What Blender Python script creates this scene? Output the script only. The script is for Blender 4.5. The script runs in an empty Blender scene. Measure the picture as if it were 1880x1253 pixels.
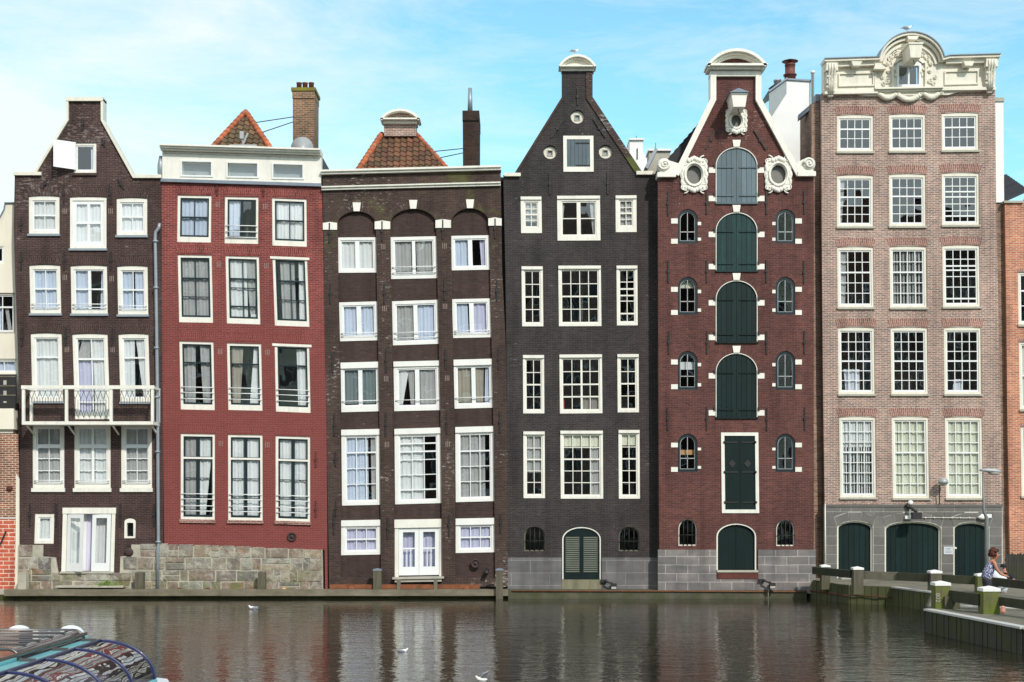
import bpy, bmesh, math, random
from mathutils import Vector, Matrix
from mathutils.geometry import tessellate_polygon
random.seed(7)
R = math.radians
# ------------------------------------------------------------------ camera, sky, sun
SC = bpy.context.scene
COL = SC.collection
ZC = 3.5; DIST = 50.0; HY = 922.0; FPX = 2500.0
cam = bpy.data.cameras.new('camera'); camo = bpy.data.objects.new('camera', cam); COL.objects.link(camo)
camo.location = (0, -DIST, ZC); camo.rotation_euler = (R(90), 0, 0)
cam.sensor_width = 36; cam.lens = 36 * FPX / 1880; cam.shift_y = (HY - 626.5) / 1880
cam.clip_start = 0.5; cam.clip_end = 3000
SC.camera = camo
SC.view_settings.view_transform = 'Standard'; SC.view_settings.look = 'None'
SC.view_settings.gamma = 1; SC.view_settings.use_curve_mapping = False
SC.view_settings.exposure = 0.20
SUN = Vector((0.5, -1.0, 0.9)).normalized()
sl = bpy.data.lights.new('sun', 'SUN'); sl.energy = 3.0; sl.angle = R(2.0); sl.color = (1.0, 0.935, 0.865)
so = bpy.data.objects.new('sun', sl); COL.objects.link(so)
so.rotation_euler = SUN.to_track_quat('Z', 'Y').to_euler(); so.location = (30, -60, 60)
W = bpy.data.worlds.new('World'); SC.world = W; W.use_nodes = True
wt = W.node_tree; wt.nodes.clear()
def wn(t, **k):
    n = wt.nodes.new(t)
    for a, b in k.items(): setattr(n, a, b)
    return n
wo = wn('ShaderNodeOutputWorld'); bg = wn('ShaderNodeBackground'); bg.inputs[1].default_value = 0.148
sky = wn('ShaderNodeTexSky', sky_type='NISHITA'); sky.sun_disc = False
sky.sun_elevation = math.asin(SUN.z); sky.sun_rotation = math.atan2(SUN.x, SUN.y) % (2 * math.pi)
sky.altitude = 0; sky.air_density = 1.0; sky.dust_density = 0.4; sky.ozone_density = 1.5
tint = wn('ShaderNodeMix', data_type='RGBA', blend_type='MULTIPLY'); tint.inputs[0].default_value = 1
tint.inputs[7].default_value = (1.0, 1.5, 1.3, 1)
wt.links.new(sky.outputs[0], tint.inputs[6])
tc = wn('ShaderNodeTexCoord'); sep = wn('ShaderNodeSeparateXYZ'); wt.links.new(tc.outputs['Generated'], sep.inputs[0])
mp = wn('ShaderNodeMapping'); mp.inputs['Scale'].default_value = (2.2, 2.2, 7.0); mp.inputs['Rotation'].default_value = (0, R(14), 0)
wt.links.new(tc.outputs['Generated'], mp.inputs[0])
nz = wn('ShaderNodeTexNoise'); nz.inputs['Scale'].default_value = 1.6; nz.inputs['Detail'].default_value = 10; nz.inputs['Roughness'].default_value = 0.66; nz.inputs['Distortion'].default_value = 0.35
wt.links.new(mp.outputs[0], nz.inputs['Vector'])
def wmath(op, a, b, clamp=False):
    m = wn('ShaderNodeMath', operation=op); m.use_clamp = clamp
    for i, q in enumerate((a, b)):
        if isinstance(q, (int, float)): m.inputs[i].default_value = q
        else: wt.links.new(q, m.inputs[i])
    return m.outputs[0]
# cloud bank to the west (-x), open blue to the east
bias = wmath('MULTIPLY', sep.outputs[0], -0.62)
f = wmath('ADD', nz.outputs[0], bias)
f = wmath('ADD', f, wmath('MAXIMUM', wmath('MULTIPLY', sep.outputs[1], -0.55), 0.0))   # unseen cloud added behind the camera for a neutral fill and brighter reflections
f = wmath('SUBTRACT', f, 0.44)
f = wmath('MULTIPLY', f, 2.9, True)
f = wmath('ADD', wmath('MULTIPLY', f, 0.80), 0.02)
mp2 = wn('ShaderNodeMapping'); mp2.inputs['Scale'].default_value = (3.0, 3.0, 14.0); mp2.inputs['Rotation'].default_value = (0, R(-24), 0); wt.links.new(tc.outputs['Generated'], mp2.inputs[0])
n2 = wn('ShaderNodeTexNoise'); n2.inputs['Scale'].default_value = 1.5; n2.inputs['Detail'].default_value = 9; n2.inputs['Roughness'].default_value = .68; n2.inputs['Distortion'].default_value = .6; wt.links.new(mp2.outputs[0], n2.inputs['Vector'])
f = wmath('MAXIMUM', f, wmath('MULTIPLY', wmath('MULTIPLY', wmath('SUBTRACT', n2.outputs[0], .46), 4.0, True), .42))
cm_ = wn('ShaderNodeMix', data_type='RGBA'); cm_.inputs[7].default_value = (6.0, 6.2, 6.2, 1)
wt.links.new(f, cm_.inputs[0]); wt.links.new(tint.outputs[2], cm_.inputs[6])
wt.links.new(cm_.outputs[2], bg.inputs[0]); wt.links.new(bg.outputs[0], wo.inputs[0])

# ------------------------------------------------------------------ materials
MATS = {}
def srgb(r, g, b):
    return tuple((c / 255 / 12.92 if c / 255 <= 0.04045 else ((c / 255 + 0.055) / 1.055) ** 2.4) for c in (r, g, b)) + (1,)
class NT:
    def __init__(s, name):
        s.m = bpy.data.materials.new(name); s.m.use_nodes = True; s.t = s.m.node_tree; s.t.nodes.clear()
        s.out = s.n('ShaderNodeOutputMaterial'); s.b = s.n('ShaderNodeBsdfPrincipled'); s.l(s.b.outputs[0], s.out.inputs[0])
    def n(s, t, **k):
        x = s.t.nodes.new(t)
        for a, b in k.items(): setattr(x, a, b)
        return x
    def l(s, a, b): s.t.links.new(a, b)
    def mix(s, fac, a, b, mode='MIX'):
        x = s.n('ShaderNodeMix', data_type='RGBA', blend_type=mode)
        for i, q in ((0, fac), (6, a), (7, b)):
            if isinstance(q, (int, float, tuple)): x.inputs[i].default_value = q
            else: s.l(q, x.inputs[i])
        return x.outputs[2]
    def math(s, op, a, b=0.0, clamp=False):
        x = s.n('ShaderNodeMath', operation=op); x.use_clamp = clamp
        for i, q in enumerate((a, b)):
            if isinstance(q, (int, float)): x.inputs[i].default_value = q
            else: s.l(q, x.inputs[i])
        return x.outputs[0]
    def noise(s, vec, scale, detail=4, rough=.55, sc3=None, dist=0):
        if sc3:
            mpp = s.n('ShaderNodeMapping'); mpp.inputs['Scale'].default_value = sc3; s.l(vec, mpp.inputs[0]); vec = mpp.outputs[0]
        x = s.n('ShaderNodeTexNoise'); x.inputs['Scale'].default_value = scale; x.inputs['Detail'].default_value = detail
        x.inputs['Roughness'].default_value = rough; x.inputs['Distortion'].default_value = dist
        s.l(vec, x.inputs['Vector']); return x.outputs[0]
    def ramp(s, x, lo, hi):
        r = s.n('ShaderNodeMapRange'); r.inputs[1].default_value = lo; r.inputs[2].default_value = hi; s.l(x, r.inputs[0]); return r.outputs[0]
    def bump(s, h, strength, dist=.01):
        x = s.n('ShaderNodeBump'); x.inputs['Strength'].default_value = strength; x.inputs['Distance'].default_value = dist
        s.l(h, x.inputs['Height']); s.l(x.outputs[0], s.b.inputs['Normal']); return x
    def obj(s): return s.n('ShaderNodeTexCoord').outputs['Object']
    def uv(s): return s.n('ShaderNodeTexCoord').outputs['UV']

def brick(name, c1, c2, mortar, bw=.21, rh=.066, ms=.009, var=.35, eff=0.0, effc=(.45, .42, .40, 1), effz=None, moss=0.0, patch=None, seed=0, bumpk=.5, rough=.85):
    """eff: share of salty/worn bricks; effz (z_lo, z_hi) local heights where wear grows; patch: (colour, z_lo, z_hi) a coat of paint"""
    m = NT(name); uv = m.uv(); ob = m.obj()
    wv = m.n('ShaderNodeTexNoise'); wv.inputs['Scale'].default_value = .9; m.l(uv, wv.inputs['Vector'])
    off = m.n('ShaderNodeVectorMath', operation='SCALE'); off.inputs[3].default_value = .05; m.l(wv.outputs[1], off.inputs[0])
    ad = m.n('ShaderNodeVectorMath', operation='ADD'); m.l(uv, ad.inputs[0]); m.l(off.outputs[0], ad.inputs[1])
    b = m.n('ShaderNodeTexBrick'); b.inputs['Scale'].default_value = 1; b.inputs['Brick Width'].default_value = bw; b.inputs['Row Height'].default_value = rh
    b.inputs['Mortar Size'].default_value = ms; b.inputs['Mortar Smooth'].default_value = .3; b.inputs['Bias'].default_value = -.1
    b.inputs['Color1'].default_value = c1; b.inputs['Color2'].default_value = c2; b.inputs['Mortar'].default_value = mortar
    m.l(ad.outputs[0], b.inputs['Vector'])
    # a different tone for single bricks
    v1 = m.noise(uv, 1, 2, .6, (1 / bw * .9, 1 / rh * .9, 1))
    col = m.mix(m.ramp(v1, .35, .75), b.outputs[0], m.mix(1.0, b.outputs[0], (1.5, 1.42, 1.4, 1), 'MULTIPLY'))
    big = m.noise(ob, .55, 6, .6)
    k = m.ramp(big, .3, .7)
    col = m.mix(k, m.mix(1.0, col, (1 - var, 1 - var, 1 - var, 1), 'MULTIPLY'), m.mix(1.0, col, (1 + var * .6,) * 3 + (1,), 'MULTIPLY'))
    st = m.noise(ob, 1, 5, .6, (2.2, 2.2, .25))
    col = m.mix(m.math('MULTIPLY', m.ramp(st, .46, .70), .55), col, m.mix(1.0, col, (.42, .40, .40, 1), 'MULTIPLY'))
    # rebuilt patches with another batch of brick
    rp = m.ramp(m.noise(ob, .62, 3, .5, (1, 1, 1.8), .8), .60, .64)
    col = m.mix(m.math('MULTIPLY', rp, .35), col, m.mix(1.0, col, (1.42, 1.34, 1.30, 1), 'MULTIPLY'))
    if patch:
        sp = m.n('ShaderNodeSeparateXYZ'); m.l(ob, sp.inputs[0])
        z = m.math('ADD', sp.outputs[2], m.math('MULTIPLY', m.math('SUBTRACT', m.noise(ob, 1.1, 6, .7), .5), 3.0))
        f = m.ramp(z, patch[2], patch[1])
        col = m.mix(m.math('MULTIPLY', f, .82), col, m.mix(.35, patch[0], m.mix(1.0, b.outputs[0], patch[0], 'SCREEN')))
    if eff > 0:
        e = m.noise(uv, 1, 3, .75, (4.5, 14, 1)); e2 = m.noise(ob, .5, 4, .6)
        f = m.math('ADD', m.math('MULTIPLY', e, .75), m.math('MULTIPLY', e2, .55))
        if effz:
            sp = m.n('ShaderNodeSeparateXYZ'); m.l(ob, sp.inputs[0])
            f = m.math('ADD', f, m.math('MULTIPLY', m.math('SUBTRACT', m.ramp(sp.outputs[2], effz[0], effz[1]), 1.0), .22))
        f = m.ramp(f, .84 - eff * .22, .92 - eff * .12)
        col = m.mix(m.math('MULTIPLY', f, .8), col, effc)
    if moss > 0:
        f = m.ramp(m.noise(ob, .8, 5, .6), .56, .75)
        sp = m.n('ShaderNodeSeparateXYZ'); m.l(ob, sp.inputs[0])
        f = m.math('MULTIPLY', f, m.ramp(sp.outputs[2], 12.6, 13.4)); f = m.math('MULTIPLY', f, moss)
        col = m.mix(f, col, (.13, .16, .03, 1))
    m.l(col, m.b.inputs['Base Color']); m.b.inputs['Roughness'].default_value = rough
    m.b.inputs['Specular IOR Level'].default_value = .3
    h = m.math('SUBTRACT', m.math('MULTIPLY', m.noise(uv, 30, 3), .4), b.outputs[1])
    m.bump(h, bumpk, .012)
    MATS[name] = m.m; return m.m

def plain(name, c, rough=.6, var=.12, scale=3.0, metal=0, bump=.15, dirt=0.0, dirtc=(.12, .11, .09, 1), streak=False, spec=.5, rnd=0, fine=25, coat=0):
    m = NT(name); ob = m.obj()
    c = c if len(c) == 4 else c + (1,)
    k = m.ramp(m.noise(ob, scale, 5, .6), .3, .7)
    lo = tuple(x * (1 - var) for x in c[:3]) + (1,); hi = tuple(min(1, x * (1 + var * .5)) for x in c[:3]) + (1,)
    col = m.mix(k, lo, hi)
    if rnd:
        a = m.n('ShaderNodeAttribute'); a.attribute_name = 'rnd'
        col = m.mix(m.ramp(a.outputs[2], 0, 1), m.mix(1.0, col, (1 - rnd,) * 3 + (1,), 'MULTIPLY'), m.mix(1.0, col, (1 + rnd,) * 3 + (1,), 'MULTIPLY'))
    if dirt:
        d = m.noise(ob, 1, 7, .68, (5, 5, .8) if streak else (2.5, 2.5, 2.5))
        col = m.mix(m.math('MULTIPLY', m.ramp(d, .5, .72), dirt), col, dirtc)
    m.l(col, m.b.inputs['Base Color']); m.b.inputs['Roughness'].default_value = rough; m.b.inputs['Metallic'].default_value = metal
    m.b.inputs['Specular IOR Level'].default_value = spec
    if coat: m.b.inputs['Coat Weight'].default_value = coat
    if bump: m.bump(m.noise(ob, fine, 4), bump, .01)
    MATS[name] = m.m; return m.m

# house brick
brick('brick_brown', srgb(64, 49, 46), srgb(50, 39, 37), srgb(98, 80, 76), ms=.0075, var=.28, eff=.62, effc=(.36, .29, .27, 1), effz=(5, 15), seed=1)
brick('brick_red', srgb(124, 54, 50), srgb(96, 42, 42), srgb(150, 108, 100), ms=.0085, var=.2, patch=(srgb(106, 50, 47), 8.5, 13.0), eff=.12, effc=(.4, .3, .27, 1))
brick('brick_umber', srgb(68, 53, 47), srgb(54, 43, 39), srgb(86, 74, 68), ms=.007, var=.30, eff=.40, effc=(.5, .48, .44, 1), moss=.75)
brick('brick_umber_smooth', srgb(65, 52, 48), srgb(57, 46, 43), srgb(74, 58, 55), ms=.006, var=.2, eff=.12, effc=(.5, .48, .44, 1))
brick('brick_black', srgb(55, 51, 51), srgb(46, 42, 42), srgb(74, 70, 69), ms=.008, var=.32, eff=.16, effc=(.35, .32, .3, 1))
brick('brick_oxblood', srgb(92, 56, 51), srgb(74, 45, 42), srgb(108, 80, 74), ms=.0075, var=.25, eff=.2, effc=(.5, .42, .38, 1), effz=(6, 14))
brick('brick_buff', srgb(154, 120, 106), srgb(116, 94, 88), srgb(186, 178, 168), ms=.011, var=.2)
brick('brick_arch_red', srgb(138, 96, 86), srgb(110, 80, 74), srgb(180, 158, 146), ms=.010, var=.2)
brick('brick_strip', srgb(150, 122, 104), srgb(104, 82, 70), srgb(160, 146, 130), ms=.009, var=.4)
brick('brick_orange', srgb(184, 116, 88), srgb(150, 92, 72), srgb(190, 168, 148), ms=.010, var=.18)
brick('brick_old', srgb(140, 92, 70), srgb(96, 68, 54), srgb(196, 176, 158), ms=.013, var=.3, rh=.08, bw=.24)
brick('brick_big', srgb(192, 98, 72), srgb(168, 86, 64), srgb(226, 206, 190), bw=.42, rh=.15, ms=.014, var=.2)
brick('brick_chimney', srgb(132, 92, 68), srgb(90, 66, 52), srgb(150, 138, 116), ms=.012, var=.4, rh=.07)
brick('brick_chimney_dark', srgb(68, 44, 38), srgb(42, 32, 30), srgb(66, 58, 52), ms=.010, var=.4)
brick('brick_far', srgb(120, 80, 62), srgb(96, 66, 54), srgb(140, 120, 104), var=.2)
brick('block_grey', srgb(122, 118, 116), srgb(104, 101, 100), srgb(168, 164, 158), bw=.80, rh=.31, ms=.012, var=.2, bumpk=.3)
brick('block_dark', srgb(104, 103, 104), srgb(92, 91, 92), srgb(140, 138, 134), bw=1.4, rh=.46, ms=.010, var=.2, bumpk=.3)
plain('ashlar', srgb(108, 105, 101), .75, .22, 1.6, rnd=.14, dirt=.3, streak=True)
plain('mortar_line', srgb(196, 194, 186), .8, .1)
plain('cream', (.80, .775, .69), .5, .07, 2, dirt=.38, dirtc=(.44, .41, .33, 1), streak=True, bump=.08)
plain('cream_cool', (.80, .795, .75), .5, .06, 2, dirt=.22, dirtc=(.5, .49, .45, 1), streak=True, bump=.06)
plain('cream_old', (.75, .73, .64), .6, .10, 3, dirt=.45, dirtc=(.40, .37, .30, 1), streak=True, bump=.12)
plain('cream_deep', (.75, .71, .60), .6, .08, 2, dirt=.35, dirtc=(.40, .37, .28, 1), streak=True, bump=.1)
plain('white_paint', (.80, .81, .80), .4, .05, 2, dirt=.15, dirtc=(.55, .55, .52, 1), streak=True, bump=.03)
plain('white_plaster', (.84, .83, .80), .8, .06, 1, dirt=.12, dirtc=(.5, .5, .5, 1), streak=True)
plain('beige_plaster', srgb(228, 222, 204), .85, .08, .8, dirt=.25, dirtc=(.5, .48, .42, 1), streak=True)
plain('grey_sill', srgb(140, 150, 158), .6, .1, 3)
plain('stone_sill', srgb(176, 172, 158), .8, .12, 3, dirt=.3)
plain('dark_green_sash', (.012, .026, .032), .35, .1, 3, bump=.03)
plain('teal_door', (.0036, .0165, .0160), .5, .2, 1.5, dirt=.12, dirtc=(.03, .06, .055, 1), streak=True, rnd=.22, bump=.08, spec=.25)
plain('teal_shutter', (.007, .034, .034), .55, .25, 1.5, spec=.3, dirt=.4, dirtc=(.02, .085, .085, 1), streak=True, rnd=.22, bump=.08)
plain('grey_shutter', srgb(88, 106, 114), .55, .15, 1.5, dirt=.45, dirtc=(.15, .2, .22, 1), streak=True, rnd=.22, bump=.08)
plain('iron', (.018, .017, .017), .6, .2, 5)
plain('rust', srgb(132, 78, 48), .85, .35, 4, dirt=.5, dirtc=(.06, .03, .02, 1))
plain('rust_dark', srgb(92, 46, 38), .8, .35, 4)
plain('lead', srgb(130, 140, 152), .55, .15, 3, metal=.3, dirt=.25)
plain('pole_grey', srgb(120, 124, 122), .5, .15, 4, metal=.2, dirt=.3, streak=True)
plain('louvre', srgb(104, 108, 98), .6, .15)
plain('zinc', srgb(150, 158, 165), .45, .12, 3, metal=.4, dirt=.2, streak=True)
plain('lamp_metal', srgb(168, 170, 170), .5, .12, 6, metal=.2, dirt=.25)
plain('lamp_glass', srgb(180, 178, 168), .2, .1, 6)
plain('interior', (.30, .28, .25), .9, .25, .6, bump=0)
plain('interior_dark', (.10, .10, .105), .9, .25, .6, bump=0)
plain('curtain_white', (.80, .80, .79), .9, .05, 2, bump=0)
plain('curtain_blue', (.62, .68, .80), .9, .06, 2, bump=0)
plain('curtain_lilac', (.62, .60, .76), .9, .06, 2, bump=0)
plain('curtain_grey', (.46, .45, .44), .9, .12, 2, bump=0)
plain('curtain_beige', (.42, .37, .30), .9, .12, 2, bump=0)
plain('blind_cream', (.78, .77, .62), .9, .04, 2, bump=0)
plain('pot_grey', srgb(150, 158, 160), .6, .1); plain('pot_gold', srgb(176, 132, 60), .5, .1)
plain('leaf', (.05, .11, .03), .7, .4, 8); plain('box_tan', srgb(206, 160, 110), .8, .1); plain('red_cloth', srgb(214, 48, 36), .8, .1)
plain('shirt_white', srgb(214, 216, 226), .9, .05)
plain('roof_dark', srgb(44, 42, 44), .7, .3, 3, rnd=.3)
plain('hip_orange', srgb(176, 96, 60), .8, .3, 4, dirt=.4, rnd=.2)
plain('timber_grey', srgb(112, 108, 92), .9, .3, 2, dirt=.4, dirtc=(.05, .055, .03, 1), bump=.3)
plain('metal_tread', srgb(196, 196, 190), .5, .1)
plain('boat_rib', srgb(46, 50, 92), .35, .15, 3, coat=.3)
plain('pot_red', srgb(104, 54, 48), .7, .15)
plain('flue', srgb(110, 58, 50), .6, .25)
plain('stone_oval', srgb(112, 110, 106), .5, .2)
plain('paper', srgb(196, 200, 204), .5, .05); plain('ink', srgb(120, 126, 134), .6, .0, bump=0)
plain('skin_tan', srgb(186, 124, 92), .55, .08, 9, bump=0); plain('skin_pink', srgb(214, 150, 132), .55, .08, 9, bump=0)
plain('jeans', srgb(48, 48, 56), .9, .2, 9); plain('navy', srgb(24, 26, 44), .9, .2, 9); plain('cap_black', srgb(20, 20, 24), .8, .2)
plain('blind_grey', srgb(120, 132, 134), .8, .06)
plain('slot', srgb(150, 132, 124), .8, .3)
plain('boat_teal', srgb(120, 196, 200), .35, .12, 2, coat=.3); plain('boat_bronze', srgb(120, 98, 84), .3, .2, 3, metal=.6)
plain('boat_blue', srgb(50, 54, 130), .35, .1, 3, coat=.4); plain('boat_grey', srgb(110, 106, 104), .35, .15, 3, metal=.5)
plain('boat_white', (.86, .88, .92), .3, .03, 3, coat=.3); plain('boat_floor', (.05, .05, .06), .8)
plain('gull_white', (.82, .82, .80), .8, .05); plain('gull_grey', srgb(140, 144, 152), .8, .1); plain('beak', srgb(190, 110, 50), .6)
plain('gull_black', (.03, .03, .03), .7)

def roof_tile_mat(name, base, dark, mossk):
    m = NT(name); ob = m.obj()
    a = m.n('ShaderNodeAttribute'); a.attribute_name = 'rnd'
    col = m.mix(m.ramp(a.outputs[2], 0.1, .9), dark, base)
    col = m.mix(m.math('MULTIPLY', m.ramp(m.noise(ob, 3, 6, .7), .42, .7), mossk), col, (.07, .075, .03, 1))
    m.l(col, m.b.inputs['Base Color']); m.b.inputs['Roughness'].default_value = .85; m.bump(m.noise(ob, 18, 4), .3, .01); MATS[name] = m.m
roof_tile_mat('pantile', srgb(124, 90, 64), srgb(84, 64, 48), .75)
roof_tile_mat('pantile_brown', srgb(124, 80, 58), srgb(84, 56, 44), .6)
def mossy(name, base, moss, k, lo=.4, hi=.65, streak=(6, 6, .7), bump=.35):
    m = NT(name); ob = m.obj()
    col = m.mix(m.ramp(m.noise(ob, 1, 6, .7, streak), .3, .7), tuple(x * .45 for x in base[:3]) + (1,), base)
    col = m.mix(m.math('MULTIPLY', m.ramp(m.noise(ob, 1.6, 6, .7), lo, hi), k), col, moss)
    m.l(col, m.b.inputs['Base Color']); m.b.inputs['Roughness'].default_value = .9; m.bump(m.noise(ob, 1, 5, .6, (18, 18, 3)), bump, .02); MATS[name] = m.m
mossy('post_moss', srgb(112, 108, 78), srgb(98, 114, 28), .85, .36, .6)
mossy('post_grey', srgb(104, 98, 82), srgb(70, 76, 40), .6, .45, .7)
mossy('sheet_moss', srgb(98, 94, 78), srgb(78, 90, 36), .75, .35, .65)
mossy('sheet_dark', srgb(76, 74, 68), srgb(62, 72, 28), .7, .40, .66)
mossy('waterline_moss', srgb(52, 50, 34), srgb(64, 74, 20), .85, .35, .6)
plain('vent_iron', srgb(58, 42, 40), .7, .2, 5)
mossy('moss_stone', srgb(140, 134, 112), srgb(104, 104, 50), .5, .45, .7)
mossy('ledge_moss', srgb(98, 94, 80), srgb(60, 66, 34), .8, .38, .62, (1.2, 1.2, 3))
mossy('moss_brick', srgb(120, 104, 70), srgb(132, 124, 36), .9, .35, .6, (4, 4, 4))
mossy('rail_wood', srgb(62, 60, 54), srgb(60, 70, 30), .5)
mossy('quay_top', srgb(132, 126, 112), srgb(104, 100, 76), .5, .35, .7, (1.2, 1.2, 1.2), .2)
mossy('fender_wood', srgb(140, 130, 112), srgb(84, 80, 56), .6, .4, .7, (.6, 3, 3))
mossy('fence_wood', srgb(64, 60, 54), srgb(50, 60, 28), .5)

def rubble():
    m = NT('old_stone'); ob = m.obj(); a = m.n('ShaderNodeAttribute'); a.attribute_name = 'rnd'
    r = m.n('ShaderNodeValToRGB'); m.l(a.outputs[2], r.inputs[0]); e = r.color_ramp.elements
    e[0].color = srgb(136, 132, 126); e[1].color = srgb(172, 168, 158)
    for p, c in ((.2, (146, 126, 116)), (.4, (156, 150, 136)), (.55, (122, 120, 120)), (.7, (166, 150, 130)), (.85, (158, 158, 150))):
        x = e.new(p); x.color = srgb(*c)
    col = m.mix(m.ramp(m.noise(ob, 3.4, 8, .78), .38, .62), m.mix(1.0, r.outputs[0], (.56, .55, .55, 1), 'MULTIPLY'), m.mix(1.0, r.outputs[0], (1.15, 1.12, 1.05, 1), 'MULTIPLY'))
    col = m.mix(m.math('MULTIPLY', m.ramp(m.noise(ob, 2.3, 8, .75, None, .8), .50, .62), .6), col, srgb(196, 192, 178))
    col = m.mix(m.math('MULTIPLY', m.ramp(m.noise(ob, 1.1, 6, .7, (1, 1, 1.5)), .58, .66), .5), col, srgb(150, 92, 50))
    sp = m.n('ShaderNodeSeparateXYZ'); m.l(ob, sp.inputs[0])
    g = m.math('MULTIPLY', m.ramp(m.noise(ob, 1.4, 6, .7), .45, .62), m.ramp(sp.outputs[2], 1.4, .4))
    col = m.mix(m.math('MULTIPLY', g, .75), col, srgb(104, 108, 48))
    m.l(col, m.b.inputs['Base Color']); m.b.inputs['Roughness'].default_value = .9; m.bump(m.noise(ob, 5, 9, .75), 1.0, .09); MATS['old_stone'] = m.m
rubble()
plain('rubble_mortar', srgb(178, 172, 156), .9, .3, 2, dirt=.4)

def glass(name, tintc, ior, wob=.02, base=None, basemix=0.0):
    m = NT(name); t = m.t; t.nodes.remove(m.b)
    tr = m.n('ShaderNodeBsdfTransparent'); tr.inputs[0].default_value = tintc
    gl = m.n('ShaderNodeBsdfGlossy'); gl.inputs['Roughness'].default_value = .01; gl.inputs[0].default_value = (1, 1, 1, 1)
    lw = m.n('ShaderNodeLayerWeight'); lw.inputs[0].default_value = .5
    fc = m.math('ADD', m.math('MULTIPLY', m.math('POWER', lw.outputs[1], 4.0), 1 - ior), ior)   # schlick: ior here is the reflectance seen head-on
    bp = m.n('ShaderNodeBump'); bp.inputs['Strength'].default_value = wob; bp.inputs['Distance'].default_value = .05
    m.l(m.noise(m.obj(), 1.3, 1), bp.inputs['Height']); m.l(bp.outputs[0], gl.inputs['Normal'])
    mx = m.n('ShaderNodeMixShader'); m.l(fc, mx.inputs[0]); m.l(tr.outputs[0], mx.inputs[1]); m.l(gl.outputs[0], mx.inputs[2])
    m.l(mx.outputs[0], m.out.inputs[0]); MATS[name] = m.m
glass('glass', (.92, .95, .96, 1), .15, .07)
glass('glass_dark', (.30, .34, .36, 1), .12, .3)
glass('boat_glass', (.16, .14, .18, 1), .34, .12)
plain('roof_mirror', (.05, .05, .06), .06, .1, 2, spec=.9, coat=1, bump=.0)
def floral():
    m = NT('print_fabric'); ob = m.obj()
    v = m.n('ShaderNodeTexVoronoi'); v.inputs['Scale'].default_value = 26; m.l(ob, v.inputs['Vector'])
    col = m.mix(m.ramp(v.outputs[0], .3, .5), srgb(200, 200, 214), srgb(78, 84, 120))
    m.l(col, m.b.inputs['Base Color']); m.b.inputs['Roughness'].default_value = .9; MATS['print_fabric'] = m.m
floral()
def hair():
    m = NT('hair_brown'); ob = m.obj()
    col = m.mix(m.ramp(m.noise(ob, 30, 3), .35, .7), srgb(44, 24, 18), srgb(120, 62, 38))
    m.l(col, m.b.inputs['Base Color']); m.b.inputs['Roughness'].default_value = .8; m.bump(m.noise(ob, 60, 3), .8, .02); MATS['hair_brown'] = m.m
hair()
def water():
    m = NT('canal_water'); ob = m.obj()
    m.b.inputs['Base Color'].default_value = (.024, .021, .013, 1); m.b.inputs['Roughness'].default_value = .04; m.b.inputs['IOR'].default_value = 1.85
    a = m.noise(ob, 1, 5, .62, (.85, 2.3, 1), .3)
    b = m.noise(ob, 1, 3, .55, (.16, .5, 1), .3)
    c = m.noise(ob, 1, 2, .5, (3.2, 5.5, 1))
    sp = m.n('ShaderNodeSeparateXYZ'); m.l(ob, sp.inputs[0])
    near = m.ramp(sp.outputs[1], -0.8, -7.0)   # sheltered calmer strip along the far wall
    gust = m.ramp(m.noise(ob, .12, 3, .5), .3, .65)
    k = m.math('MULTIPLY', m.math('ADD', m.math('MULTIPLY', near, .85), .15), m.math('ADD', m.math('MULTIPLY', gust, .5), .5))
    h = m.math('ADD', m.math('MULTIPLY', a, .036), m.math('ADD', m.math('MULTIPLY', b, .042), m.math('MULTIPLY', c, .020)))
    h = m.math('MULTIPLY', h, k)
    x = m.n('ShaderNodeBump'); x.inputs['Strength'].default_value = 1; x.inputs['Distance'].default_value = WAVE
    m.l(h, x.inputs['Height']); m.l(x.outputs[0], m.b.inputs['Normal']); MATS['canal_water'] = m.m
WAVE = .75
water()

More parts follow.
